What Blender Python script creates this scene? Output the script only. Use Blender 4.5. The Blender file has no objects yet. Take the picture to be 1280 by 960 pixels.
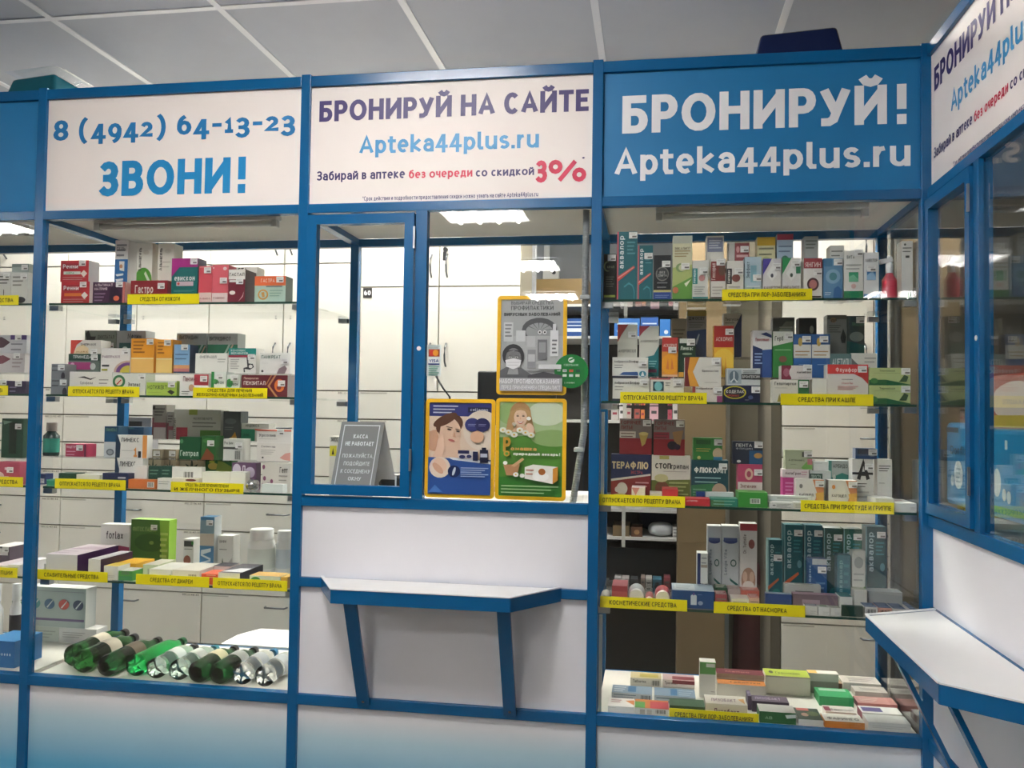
import bpy, bmesh, math, random
from mathutils import Vector, Matrix
random.seed(7)
SC = bpy.context.scene
COL = SC.collection

# ------------------------------------------------------------------ camera
F_PX, YAW, PITCH, ROLL = 1083.47, 0.1608, 0.0342, 0.0146
CAM = Vector((0.0, -2.3, 1.55))
W_ = Vector((-math.sin(YAW)*math.cos(PITCH), math.cos(YAW)*math.cos(PITCH), math.sin(PITCH)))
_r0 = Vector((math.cos(YAW), math.sin(YAW), 0)); _u0 = _r0.cross(W_)
R_ = _r0*math.cos(ROLL) + _u0*math.sin(ROLL)
U_ = _u0*math.cos(ROLL) - _r0*math.sin(ROLL)
cam_data = bpy.data.cameras.new('camera')
cam_data.sensor_width = 36.0; cam_data.lens = F_PX/1280*36.0
cam_data.clip_start = 0.05; cam_data.clip_end = 60
cam = bpy.data.objects.new('camera', cam_data); COL.objects.link(cam)
cam.matrix_world = Matrix(((R_.x, U_.x, -W_.x, CAM.x), (R_.y, U_.y, -W_.y, CAM.y), (R_.z, U_.z, -W_.z, CAM.z), (0, 0, 0, 1)))
SC.camera = cam

# ------------------------------------------------------------------ world, exposure
wd = bpy.data.worlds.new('interior_dark'); SC.world = wd; wd.use_nodes = True
wd.node_tree.nodes['Background'].inputs[0].default_value = (0.9, 0.95, 1.0, 1)
wd.node_tree.nodes['Background'].inputs[1].default_value = 0.02
vs = SC.view_settings
vs.view_transform = 'Standard'; vs.look = 'None'; vs.gamma = 1.0; vs.use_curve_mapping = False
vs.exposure = 1.4
FRONT_LAMP = 12.0      # radiance of the tubes in the customers' room
STAFF_LAMP = 20.0      # radiance of the tubes behind the counter
BACK_LAMP = 2.0        # store room beyond the opening

# ------------------------------------------------------------------ pixel -> place (used to survey the photograph on real planes)
def ray(x, y): return W_ + R_*((x-640)/F_PX) + U_*((480-y)/F_PX)
def atY(x, y, Y):
    d = ray(x, y); return CAM + d*((Y-CAM.y)/d.y)
def atX(x, y, X):
    d = ray(x, y); return CAM + d*((X-CAM.x)/d.x)
def atZ(x, y, Z):
    d = ray(x, y); return CAM + d*((Z-CAM.z)/d.z)

# ------------------------------------------------------------------ materials
def lin(h):
    if len(h) == 3: h = ''.join(c*2 for c in h)
    out = []
    for i in (0, 2, 4):
        c = int(h[i:i+2], 16)/255
        out.append(c/12.92 if c <= .04045 else ((c+.055)/1.055)**2.4)
    return tuple(out)+(1,)
_mc = {}
def mat(h, rough=.45, kind='card'):
    """procedural surface: colour with faint noise in tone and relief"""
    key = (h, rough, kind)
    if key in _mc: return _mc[key]
    m = bpy.data.materials.new(kind+'_'+h); m.use_nodes = True
    nt = m.node_tree; b = nt.nodes['Principled BSDF']
    c = lin(h)
    b.inputs['Roughness'].default_value = rough
    n = nt.nodes.new('ShaderNodeTexNoise'); n.inputs['Scale'].default_value = {'paint': 40, 'wall': 9, 'lam': 6}.get(kind, 25)
    n.inputs['Detail'].default_value = 3
    tc = nt.nodes.new('ShaderNodeTexCoord'); nt.links.new(tc.outputs['Object'], n.inputs['Vector'])
    mx = nt.nodes.new('ShaderNodeMix'); mx.data_type = 'RGBA'; mx.inputs[6].default_value = c
    k = .93
    mx.inputs[7].default_value = (c[0]*k, c[1]*k, c[2]*k, 1)
    nt.links.new(n.outputs['Fac'], mx.inputs[0]); nt.links.new(mx.outputs[2], b.inputs['Base Color'])
    if kind == 'paint':
        bp = nt.nodes.new('ShaderNodeBump'); bp.inputs['Strength'].default_value = .03; bp.inputs['Distance'].default_value = .002
        n2 = nt.nodes.new('ShaderNodeTexNoise'); n2.inputs['Scale'].default_value = 400
        nt.links.new(tc.outputs['Object'], n2.inputs['Vector']); nt.links.new(n2.outputs['Fac'], bp.inputs['Height']); nt.links.new(bp.outputs['Normal'], b.inputs['Normal'])
    if kind == 'metal': b.inputs['Metallic'].default_value = 1.0
    _mc[key] = m; return m
def clear(name, tint=(1, 1, 1), refl=1.0, rough=.0, ior=1.5):
    m = bpy.data.materials.new(name); m.use_nodes = True; nt = m.node_tree
    for n in list(nt.nodes): nt.nodes.remove(n)
    o = nt.nodes.new('ShaderNodeOutputMaterial'); t = nt.nodes.new('ShaderNodeBsdfTransparent'); g = nt.nodes.new('ShaderNodeBsdfGlossy')
    f = nt.nodes.new('ShaderNodeFresnel'); f.inputs['IOR'].default_value = ior
    # thin sheet without refraction: the same index on the way in and on the way out
    ge = nt.nodes.new('ShaderNodeNewGeometry'); ma = nt.nodes.new('ShaderNodeMath'); ma.operation = 'MULTIPLY_ADD'
    ma.inputs[1].default_value = 1/ior-ior; ma.inputs[2].default_value = ior
    nt.links.new(ge.outputs['Backfacing'], ma.inputs[0]); nt.links.new(ma.outputs[0], f.inputs['IOR'])
    x = nt.nodes.new('ShaderNodeMixShader'); t.inputs['Color'].default_value = tint+(1,)
    g.inputs['Roughness'].default_value = rough; g.inputs['Color'].default_value = (refl, refl, refl, 1)
    nt.links.new(f.outputs[0], x.inputs[0]); nt.links.new(t.outputs[0], x.inputs[1]); nt.links.new(g.outputs[0], x.inputs[2]); nt.links.new(x.outputs[0], o.inputs[0])
    return m
def emit(name, col, s):
    m = bpy.data.materials.new(name); m.use_nodes = True; nt = m.node_tree
    b = nt.nodes['Principled BSDF']; b.inputs['Base Color'].default_value = col+(1,)
    b.inputs['Emission Color'].default_value = col+(1,); b.inputs['Emission Strength'].default_value = s
    return m
def dielectric(name, h, rough=.04, ior=1.4, trans=1.0):
    m = bpy.data.materials.new(name); m.use_nodes = True; b = m.node_tree.nodes['Principled BSDF']
    b.inputs['Base Color'].default_value = lin(h); b.inputs['Roughness'].default_value = rough
    b.inputs['IOR'].default_value = ior; b.inputs['Transmission Weight'].default_value = trans
    return m
GLASS = clear('window_glass', (.985, .995, .99))
SHELFGLASS = clear('shelf_glass', (.97, .99, .98))
ACRYL = clear('acrylic', (.975, .98, .98), .7)
FILM = clear('cling_film', (.93, .95, .96), 1.0, .12)
EDGE = mat('264a3e', .15, 'glassedge')
BLUE = mat('095d92', .24, 'paint')
WHITE = mat('f0eef2', .5, 'lam')
LAM = mat('f4f1e6', .45, 'lam')
CREAM = mat('f3efe4', .4, 'lam')
STEEL = mat('b9bcbe', .3, 'metal')
DSTEEL = mat('6f7376', .35, 'metal')
BLACK = mat('17181a', .5)

# ------------------------------------------------------------------ mesh builder
class MB:
    def __init__(s): s.v = []; s.f = []; s.mi = []; s.ms = []; s.smooth = []
    def m(s, mt):
        if mt not in s.ms: s.ms.append(mt)
        return s.ms.index(mt)
    def face(s, pts, mt, sm=False):
        i = len(s.v); s.v += [tuple(p) for p in pts]; s.f.append(tuple(range(i, i+len(pts)))); s.mi.append(s.m(mt)); s.smooth.append(sm)
    def mesh(s, vs, fs, mt, sm=False):
        i = len(s.v); s.v += [tuple(p) for p in vs]; k = s.m(mt)
        for f in fs: s.f.append(tuple(i+j for j in f)); s.mi.append(k); s.smooth.append(sm)
    def box(s, x0, x1, y0, y1, z0, z1, mt, side=None, top=None, bev=0):
        if bev:
            bm = bmesh.new(); bmesh.ops.create_cube(bm, size=1)
            for v in bm.verts: v.co = Vector(((x0+x1)/2+v.co.x*(x1-x0), (y0+y1)/2+v.co.y*(y1-y0), (z0+z1)/2+v.co.z*(z1-z0)))
            bmesh.ops.bevel(bm, geom=list(bm.edges), offset=bev, segments=2, profile=.5, affect='EDGES')
            bm.verts.index_update()
            s.mesh([v.co[:] for v in bm.verts], [[v.index for v in f.verts] for f in bm.faces], mt, False); bm.free(); return s
        side = side or mt; top = top or mt
        p = [(x0,y0,z0),(x1,y0,z0),(x1,y1,z0),(x0,y1,z0),(x0,y0,z1),(x1,y0,z1),(x1,y1,z1),(x0,y1,z1)]
        s.mesh(p, [(0,1,5,4),(2,3,7,6)], mt); s.mesh(p, [(1,2,6,5),(3,0,4,7)], side); s.mesh(p, [(4,5,6,7),(3,2,1,0)], top); return s
    def prism(s, pts, z0, z1, mt):          # polygon in xy, counter-clockwise
        n = len(pts); vs = [(x,y,z0) for x,y in pts]+[(x,y,z1) for x,y in pts]
        s.mesh(vs, [tuple(range(n))[::-1], tuple(range(n,2*n))]+[(i,(i+1)%n,n+(i+1)%n,n+i) for i in range(n)], mt); return s
    def bar(s, a, b, w, h, mt, up=Vector((0,0,1))):   # rectangular bar from a to b
        a = Vector(a); b = Vector(b); d = (b-a).normalized(); r = d.cross(up).normalized(); u = r.cross(d)
        vs = [q+r*(sx*w/2)+u*(sz*h/2) for q in (a,b) for sx,sz in ((-1,-1),(1,-1),(1,1),(-1,1))]
        s.mesh(vs, [(0,1,2,3),(7,6,5,4),(0,4,5,1),(1,5,6,2),(2,6,7,3),(3,7,4,0)], mt); return s
    def lathe(s, a, axis, prof, mt, seg=20, cap=True):   # prof: (distance along axis, radius)
        a = Vector(a); d = Vector(axis).normalized(); t = Vector((0,0,1)) if abs(d.z) < .9 else Vector((1,0,0))
        r = d.cross(t).normalized(); u = r.cross(d)
        vs = []; fs = []
        for l, q in prof:
            for k in range(seg):
                an = 2*math.pi*k/seg; vs.append(a+d*l+r*(q*math.cos(an))+u*(q*math.sin(an)))
        for i in range(len(prof)-1):
            for k in range(seg):
                fs.append((i*seg+k, (i+1)*seg+k, (i+1)*seg+(k+1)%seg, i*seg+(k+1)%seg))
        s.mesh(vs, fs, mt, True)
        if cap:
            n = len(prof)-1
            s.mesh(vs[:seg], [tuple(range(seg))], mt); s.mesh(vs[n*seg:], [tuple(range(seg))[::-1]], mt)
        return s
    def sweep(s, pts, rad, mt, seg=10, radii=None):
        pts = [Vector(p) for p in pts]; vs = []; fs = []; n = len(pts)
        for i, p in enumerate(pts):
            d = (pts[min(i+1,n-1)]-pts[max(i-1,0)]).normalized(); t = Vector((0,0,1)) if abs(d.z) < .9 else Vector((0,1,0))
            r = d.cross(t).normalized(); u = r.cross(d); q = radii[i] if radii else rad
            for k in range(seg):
                an = 2*math.pi*k/seg; vs.append(p+r*(q*math.cos(an))+u*(q*math.sin(an)))
        for i in range(n-1):
            for k in range(seg): fs.append((i*seg+k, i*seg+(k+1)%seg, (i+1)*seg+(k+1)%seg, (i+1)*seg+k))
        fs += [tuple(range(seg))[::-1], tuple((n-1)*seg+k for k in range(seg))]
        s.mesh(vs, fs, mt, True); return s
    def build(s, name, parent=None, origin=None):
        """one object; children share their root's origin"""
        if origin is None:
            if parent is not None: origin = ORIG[parent.name]
            else:
                xs = [v[0] for v in s.v]; ys = [v[1] for v in s.v]; zs = [v[2] for v in s.v]
                origin = ((min(xs)+max(xs))/2, (min(ys)+max(ys))/2, min(zs))
        me = bpy.data.meshes.new(name); ox, oy, oz = origin
        me.from_pydata([(v[0]-ox, v[1]-oy, v[2]-oz) for v in s.v], [], s.f)
        for m_ in s.ms: me.materials.append(m_)
        me.polygons.foreach_set('material_index', s.mi); me.polygons.foreach_set('use_smooth', s.smooth)
        me.update()
        o = bpy.data.objects.new(name, me); COL.objects.link(o); ORIG[o.name] = tuple(origin)
        if parent is not None: o.parent = parent
        else: o.location = origin
        return o
ORIG = {}
LABELS = {}
def tag(o, label, cat, group=None):
    o['label'] = label; o['category'] = cat
    if group: o['group'] = group
    if label in LABELS and not group: print('DUPLABEL', label)
    n = len(label.split())
    if n < 4 or n > 16: print('LABELLEN', n, label)
    LABELS[label] = o.name; return o
def empty(name, loc, label, cat, group=None):
    o = bpy.data.objects.new(name, None); o.empty_display_size = .05; COL.objects.link(o); o.location = loc; ORIG[o.name] = tuple(loc)
    return tag(o, label, cat, group)
def struct(o): o['kind'] = 'structure'; return o

# ------------------------------------------------------------------ lettering: strokes in a unit box -> (width, ylo, yhi, paths)
def arc(cx, cy, rx, ry, a0, a1, n=8):
    return [(cx+rx*math.cos(math.radians(a0+(a1-a0)*i/n)), cy+ry*math.sin(math.radians(a0+(a1-a0)*i/n))) for i in range(n+1)]
RING = [arc(.5,.5,.5,.5,0,360,18)]
UP = {
'А': (.72,[[(0,0),(.5,1),(1,0)],[(.2,.3),(.8,.3)]]),
'Б': (.6,[[(.9,1),(0,1),(0,0),(.55,0)]+arc(.55,.29,.45,.29,-90,90)+[(0,.58)]]),
'В': (.62,[[(.5,.53),(0,.53),(0,1),(.5,1)]+arc(.5,.765,.42,.235,90,-90),[(0,.53),(0,0),(.52,0)]+arc(.52,.265,.48,.265,-90,90)]),
'Г': (.52,[[(0,0),(0,1),(1,1)]]),
'Д': (.76,[[(.14,.08),(.28,1),(.84,1),(.84,.08)],[(0,-.16),(0,.04),(1,.04),(1,-.16)]]),
'Е': (.54,[[(1,1),(0,1),(0,0),(1,0)],[(0,.53),(.85,.53)]]),
'Ж': (.98,[[(.5,0),(.5,1)],[(0,1),(.44,.5),(0,0)],[(1,1),(.56,.5),(1,0)]]),
'З': (.56,[arc(.45,.76,.5,.24,150,-90)+[(.3,.52)],[(.45,.52)]+arc(.45,.26,.55,.26,90,-150)]),
'И': (.7,[[(0,1),(0,0)],[(1,1),(1,0)],[(.02,.06),(.98,.94)]]),
'Й': (.7,[[(0,1),(0,0)],[(1,1),(1,0)],[(.02,.06),(.98,.94)],[(.18,1.36),(.3,1.25),(.5,1.21),(.7,1.25),(.82,1.36)]]),
'К': (.66,[[(0,0),(0,1)],[(.92,1),(.1,.5),(1,0)]]),
'Л': (.7,[[(0,0),(.12,.02),(.22,.2),(.3,1),(1,1),(1,0)]]),
'М': (.86,[[(0,0),(.06,1),(.5,.25),(.94,1),(1,0)]]),
'Н': (.68,[[(0,0),(0,1)],[(1,0),(1,1)],[(0,.52),(1,.52)]]),
'О': (.78,RING),
'П': (.68,[[(0,0),(0,1),(1,1),(1,0)]]),
'Р': (.6,[[(0,0),(0,1),(.55,1)]+arc(.55,.715,.45,.285,90,-90)+[(0,.43)]]),
'С': (.64,[arc(.55,.5,.55,.5,50,310,14)]),
'Т': (.62,[[(0,1),(1,1)],[(.5,1),(.5,0)]]),
'У': (.66,[[(0,1),(.52,.32)],[(1,1),(.55,.3),(.42,.08),(.2,0),(.05,0)]]),
'Ф': (.86,[arc(.5,.55,.5,.33,0,360,18),[(.5,-.05),(.5,1.05)]]),
'Х': (.68,[[(0,0),(1,1)],[(0,1),(1,0)]]),
'Ц': (.74,[[(0,1),(0,0),(1.05,0),(1.05,-.18)],[(.9,1),(.9,0)]]),
'Ч': (.6,[[(0,1),(0,.62)]+arc(.35,.62,.35,.2,180,270,5)+[(1,.42)],[(1,1),(1,0)]]),
'Ш': (.96,[[(0,1),(0,0),(1,0),(1,1)],[(.5,0),(.5,1)]]),
'Щ': (1.0,[[(0,1),(0,0),(1.04,0),(1.04,-.18)],[(.47,0),(.47,1)],[(.94,0),(.94,1)]]),
'Ъ': (.7,[[(0,1),(.25,1),(.25,0),(.65,0)]+arc(.65,.29,.35,.29,-90,90)+[(.25,.58)]]),
'Ы': (.84,[[(0,1),(0,0),(.35,0)]+arc(.35,.29,.3,.29,-90,90)+[(0,.58)],[(1,0),(1,1)]]),
'Ь': (.58,[[(0,1),(0,0),(.55,0)]+arc(.55,.29,.45,.29,-90,90)+[(0,.58)]]),
'Э': (.62,[arc(.45,.5,.55,.5,130,-130,14),[(.3,.52),(.95,.52)]]),
'Ю': (.98,[[(0,0),(0,1)],[(0,.52),(.35,.52)],arc(.67,.5,.33,.5,0,360,18)]),
'Я': (.62,[[(1,0),(1,1),(.45,1)]+arc(.45,.715,.45,.285,90,270)+[(1,.43)],[(.5,.43),(0,0)]]),
'I': (.16,[[(.5,0),(.5,1)]]), 'S': (.56,[arc(.5,.76,.45,.24,40,270,9)+arc(.5,.26,.5,.26,90,-140,9)]),
'V': (.7,[[(0,1),(.5,0),(1,1)]]), 'L': (.5,[[(0,1),(0,0),(1,0)]]), 'R': (.62,[[(0,0),(0,1),(.5,1)]+arc(.5,.74,.45,.26,90,-90)+[(0,.48)],[(.5,.48),(1,0)]]),
'N': (.7,[[(0,0),(0,1),(1,0),(1,1)]]), 'D': (.7,[[(.45,0),(0,0),(0,1),(.45,1)]+arc(.45,.5,.55,.5,90,-90,10)]),
'8': (.56,[arc(.5,.75,.44,.25,-90,270,12),arc(.5,.25,.5,.25,-90,270,12)]),
'4': (.6,[[(.72,0),(.72,1),(.6,1),(0,.3),(1,.3)]]),
'9': (.56,[arc(.5,.68,.5,.32,0,360,12),[(1,.68)]+arc(.3,.55,.7,.55,0,-80,6)]),
'6': (.56,[arc(.5,.32,.5,.32,0,360,12),[(0,.32)]+arc(.7,.45,.7,.55,180,105,6)]),
'2': (.54,[arc(.48,.7,.48,.3,155,-30,8)+[(0,0),(1,0)]]),
'1': (.36,[[(0,.75),(.6,1),(.6,0)],[(.1,0),(1,0)]]),
'3': (.54,[arc(.45,.76,.48,.24,150,-90)+[(.3,.52)],[(.45,.52)]+arc(.45,.26,.55,.26,90,-150)]),
'0': (.56,RING), '5': (.54,[[(.9,1),(.15,1),(.1,.58),(.5,.6)]+arc(.45,.3,.55,.3,70,-150,8)]), '7': (.54,[[(0,1),(1,1),(.35,0)]]),
'-': (.4,[[(.1,.4),(.9,.4)]]), '!': (.36,[[(.8,1),(.8,.46)],[(.8,-.02),(.8,.04)]]), '.': (.16,[[(.5,0),(.5,.03)]]), ',': (.16,[[(.6,.05),(.3,-.15)]]),
'(': (.44,[arc(1.3,.42,1.3,.8,115,245,8)]), ')': (.44,[arc(-.3,.42,1.3,.8,65,-65,8)]), '*': (.3,[[(.5,.7),(.5,1)],[(0,.77),(1,.93)],[(0,.93),(1,.77)]]),
'%': (1.7,[arc(.13,.74,.15,.27,0,360,12),arc(.87,.26,.15,.27,0,360,12),[(.27,0),(.73,1)]]), '/': (.4,[[(0,0),(1,1)]]),
}
for a, b in zip('ABEKMHOPCTYX', 'АВЕКМНОРСТУХ'): UP.setdefault(a, UP[b])
UP['G'] = (.66,[arc(.55,.5,.55,.5,50,330,14)+[(1,.45),(.6,.45)]]); UP['U'] = (.66,[[(0,1),(0,.35)]+arc(.5,.35,.5,.35,180,360,8)+[(1,1)]]); UP['F'] = (.52,[[(0,0),(0,1),(1,1)],[(0,.5),(.85,.5)]])
XH = .74
LOW = {c.lower(): None for c in 'ВГДЖЗИЙКЛМНОПСТХЦЧШЩЪЫЬЭЮЯ'}
SPEC = {   # lower-case shapes of their own; y in x-heights
'а': (.56,[[(1,0),(1,.62)]+arc(.5,.62,.5,.38,0,155,7),[(1,.56),(.4,.56)]+arc(.4,.28,.4,.28,90,270,7)+[(.7,0),(1,.18)]]),
'б': (.6,[arc(.5,.5,.5,.5,0,360,14),[(0,.5),(.05,1.0),(.3,1.28),(.9,1.42)]]),
'е': (.6,[[(0,.5),(1,.5)]+arc(.5,.5,.5,.5,0,300,12)]),
'р': (.6,[[(0,-.38),(0,1)],arc(.5,.5,.5,.5,0,360,14)]),
'у': (.62,[[(0,1),(.5,.1)],[(1,1),(.45,-.1),(.3,-.35),(0,-.38)]]),
'ф': (.86,[arc(.5,.5,.5,.5,0,360,16),[(.5,-.38),(.5,1.4)]]),
'k': (.6,[[(0,0),(0,1.42)],[(.95,1),(.1,.45),(1,0)]]), 'l': (.3,[[(0,1.42),(0,.15),(.5,0),(1,0)]]), 't': (.42,[[(.3,1.3),(.3,.2),(.5,0),(1,0)],[(-.1,1),(1,1)]]),
'u': (.6,[[(0,1),(0,.3)]+arc(.45,.3,.45,.3,180,300,6)+[(1,.3)],[(1,0),(1,1)]]), 's': (.52,[arc(.5,.75,.45,.25,35,270,8)+arc(.5,.25,.5,.25,90,-140,8)]),
'r': (.4,[[(0,0),(0,1)],[(0,.6),(.4,.95),(1,1)]]), 'f': (.42,[[(.35,0),(.35,1.2),(.6,1.42),(1,1.42)],[(0,1),(.9,1)]]), 'i': (.16,[[(.5,0),(.5,1)],[(.5,1.34),(.5,1.38)]]),
'n': (.58,[[(0,0),(0,1)],[(0,.65)]+arc(.5,.6,.5,.4,150,0,6)+[(1,0)]]), 'm': (.9,[[(0,0),(0,1),(.5,1),(.5,0)],[(.5,1),(1,1),(1,0)]]), 'g': (.6,[arc(.5,.5,.5,.5,0,360,14),[(1,1),(1,-.1),(.7,-.38),(.1,-.35)]]), 'd': (.6,[arc(.5,.5,.5,.5,0,360,14),[(1,0),(1,1.42)]]), 'b': (.6,[arc(.5,.5,.5,.5,0,360,14),[(0,0),(0,1.42)]]), 'v': (.6,[[(0,1),(.5,0),(1,1)]]),
}
for a, b in zip('aepyocx', 'аеруосх'):
    if b in SPEC: SPEC[a] = SPEC[b]
    else: LOW[a] = b.upper()
for c in list(LOW): LOW[c] = UP[LOW[c] or c.upper()]
def glyph(c, old=False):
    """-> width, y scale, y shift, paths"""
    if c in UP:
        w, p = UP[c]
        if old and c in '012': return w*.92, XH, 0, p
        if old and c in '34579': return w, 1, -.26, p
        return w, 1, 0, p
    if c in SPEC: w, p = SPEC[c]; return w*.92, XH, 0, p
    if c in LOW: w, p = LOW[c]; return w*XH*1.02, XH, 0, p
    return .5, 1, 0, []
_tc = {}
def text2d(s, bold=.15, old=False, gap=.16):
    """quads of a string, cap height 1, baseline 0"""
    key = (s, bold, old, gap)
    if key in _tc: return _tc[key]
    t = bold/2; x = 0; quads = []; lay = 0
    for c in s:
        if c == ' ': x += .30; continue
        w, ys, sh, paths = glyph(c, old)
        w = max(w, bold)
        for P in paths:
            pts = [(x+t+px*(w-2*t), sh+t+py*(ys-2*t)) for px, py in P]
            n = len(pts)
            if n < 2: continue
            closed = abs(pts[0][0]-pts[-1][0])+abs(pts[0][1]-pts[-1][1]) < 1e-6
            if closed: pts = pts[:-1]; n -= 1
            else:
                for e, i, j in ((0, 0, 1), (n-1, n-1, n-2)):
                    dx, dy = pts[i][0]-pts[j][0], pts[i][1]-pts[j][1]; L = math.hypot(dx, dy) or 1
                    k = t if (abs(dx) < 1e-6 or abs(dy) < 1e-6) else t*.35
                    pts[e] = (pts[i][0]+dx/L*k, pts[i][1]+dy/L*k)
            off = []
            for i in range(n):
                if closed: a, b = pts[i-1], pts[(i+1) % n]
                else: a, b = pts[max(i-1, 0)], pts[min(i+1, n-1)]
                d1 = (pts[i][0]-a[0], pts[i][1]-a[1]); d2 = (b[0]-pts[i][0], b[1]-pts[i][1])
                def nn(d):
                    L = math.hypot(*d); return (-d[1]/L, d[0]/L) if L > 1e-9 else None
                n1, n2 = nn(d1), nn(d2); n1 = n1 or n2 or (0, 1); n2 = n2 or n1
                m = (n1[0]+n2[0], n1[1]+n2[1]); L = math.hypot(*m)
                if L < 1e-6: m = n1; k = 1
                else: m = (m[0]/L, m[1]/L); k = min(1/max(m[0]*n1[0]+m[1]*n1[1], .1), 1.7)
                off.append((m[0]*t*k, m[1]*t*k))
            rng = range(n) if closed else range(n-1); lay = (lay+1) % 5
            for i in rng:
                j = (i+1) % n
                quads.append([(pts[i][0]-off[i][0], pts[i][1]-off[i][1]), (pts[j][0]-off[j][0], pts[j][1]-off[j][1]), (pts[j][0]+off[j][0], pts[j][1]+off[j][1]), (pts[i][0]+off[i][0], pts[i][1]+off[i][1]), lay*4+.2*i])
        x += w+gap
    x0 = min((q[0] for f in quads for q in f[:4]), default=0); x1 = max((q[0] for f in quads for q in f[:4]), default=1)
    _tc[key] = (quads, x0, x1); return _tc[key]

class Face:
    """a flat printed face: u to the right, v downwards, both 0..1"""
    def __init__(s, o, ux, vy, n): s.o = Vector(o); s.u = Vector(ux); s.v = Vector(vy); s.n = Vector(n); s.k = 1
    def p(s, u, v, k): return s.o+s.u*u+s.v*v+s.n*(.00025*k)
def clip01(pts):
    for ax, lim, sg in ((0, 0, 1), (0, 1, -1), (1, 0, 1), (1, 1, -1)):
        out = []
        for i in range(len(pts)):
            a, b = pts[i-1], pts[i]; da, db = (a[ax]-lim)*sg, (b[ax]-lim)*sg
            if (da >= 0) != (db >= 0):
                t = da/(da-db); out.append((a[0]+(b[0]-a[0])*t, a[1]+(b[1]-a[1])*t))
            if db >= 0: out.append(b)
        pts = out
        if not pts: break
    return pts
def draw(mb, F, art, rough=.45):
    for a in art:
        F.k += 1; k = F.k; t = a[0]; mt = mat(a[-1], rough)
        if t == 'r':
            _, u0, v0, u1, v1, c = a; mb.face([F.p(u0,v1,k),F.p(u1,v1,k),F.p(u1,v0,k),F.p(u0,v0,k)], mt)
        elif t == 'o':
            _, u, v, ru, rv, c = a; 
            pts = clip01([(u+ru*math.cos(x*math.pi/9), v-rv*math.sin(x*math.pi/9)) for x in range(18)])
            if len(pts) > 2: mb.face([F.p(a_, b_, k) for a_, b_ in pts], mt)
        elif t == 'p':
            pts = clip01(a[1])
            if len(pts) < 3: continue
            ar = sum(pts[i][0]*pts[(i+1) % len(pts)][1]-pts[(i+1) % len(pts)][0]*pts[i][1] for i in range(len(pts)))
            mb.face([F.p(u,v,k) for u, v in (pts if ar < 0 else pts[::-1])], mt)
        elif t == 'l':
            _, u0, v0, u1, v1, n, c = a
            for i in range(n):
                v = v0+(v1-v0)*i/max(n-1, 1); e = u1-(u1-u0)*(.25*((i*7) % 3)/2); h = (v1-v0)/max(n, 2)*.28
                mb.face([F.p(u0,v+h,k),F.p(e,v+h,k),F.p(e,v-h,k),F.p(u0,v-h,k)], mt)
        elif t in 'tvTOM':
            _, s, u0, v0, u1, v1, c = a
            q, x0, x1 = text2d(s, {'t': .15, 'v': .15, 'T': .205, 'O': .18, 'M': .165}[t], t == 'O', .15 if t in 'tv' else .09); i0 = len(mb.v); vs = []; fs = []
            for f in q:
                fs.append((len(vs), len(vs)+1, len(vs)+2, len(vs)+3))
                k2 = k+f[4]*.12
                for x, y in f[:4]:
                    x = (x-x0)/(x1-x0)
                    vs.append(F.p(u0+(u1-u0)*x, v1+(v0-v1)*y, k2) if t != 'v' else F.p(u1+(u0-u1)*y, v1+(v0-v1)*x, k2))
            mb.mesh(vs, fs, mt)
        elif t == 'b':    # bar code
            _, u0, v0, u1, v1, c = a
            n = 9
            for i in range(n):
                x = u0+(u1-u0)*i/n; w = (u1-u0)/n*(.35+.3*((i*5) % 3)/2)
                mb.face([F.p(x,v1,k),F.p(x+w,v1,k),F.p(x+w,v0,k),F.p(x,v0,k)], mt)

# ================================================================== ROOM SHELL
CEIL = 2.855
XP = [-2.635, -1.806, -0.977, -0.151, 0.678]      # post centres of the front
T = .028; H2 = T/2
ZT0, ZT1, ZM0, ZM1, ZB0, ZB1 = 2.468, 2.4975, 2.106, 2.132, .738, .767
YR0, YR1 = .431, .459
SHELF = [1.861, 1.588, 1.314, 1.044, .760]
YB = 1.35

WALLM = mat('b9b5ad', .8, 'wall'); TILE = mat('9499a3', .9, 'wall'); TGRID = mat('b4b8bf', .5, 'wall')
struct(MB().box(-6.4, 2.6, -8.6, 3.3, -.05, 0, mat('857d72', .35, 'wall')).build('floor'))
ce = struct(MB().box(-6.4, 2.6, -8.6, 3.3, CEIL+.012, CEIL+.06, mat('b4b6ba', .9, 'wall')).build('ceiling'))
GX = [-.796+.604*k for k in range(-5, 6)]; GY = [.281+.604*k for k in range(-3, 3)]
tile_me = None
for i in range(len(GX)-1):
    for j in range(len(GY)-1):
        if (i in (2, 4, 6) and j == 4): continue          # lamp bays over the staff aisle
        cx, cy = (GX[i]+GX[i+1])/2, (GY[j]+GY[j+1])/2
        if tile_me is None:
            o = MB().box(-.295, .295, -.295, .295, 0, .012, TILE, bev=.003).build('ceiling_tile', None, (0, 0, 0)); tile_me = o.data
        else:
            o = bpy.data.objects.new('ceiling_tile', tile_me); COL.objects.link(o)
        o.parent = ce; o.location = (cx-ORIG['ceiling'][0], cy-ORIG['ceiling'][1], CEIL-ORIG['ceiling'][2])
for x in GX: MB().box(x-.012, x+.012, GY[0], GY[-1], CEIL-.004, CEIL+.004, TGRID).build('grid_bar', ce)
for y in GY: MB().box(GX[0], GX[-1], y-.012, y+.012, CEIL-.0035, CEIL+.0035, TGRID).build('grid_bar', ce)
struct(MB().box(-6.45, -6.4, -8.6, 3.3, 0, CEIL+.01, WALLM).build('wall_left'))
struct(MB().box(2.6, 2.65, -8.6, 3.3, 0, CEIL+.01, WALLM).build('wall_right'))
struct(MB().box(-6.4, 2.6, -8.65, -8.6, 0, CEIL+.01, mat('77736d', .8, 'wall')).build('wall_front'))
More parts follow.
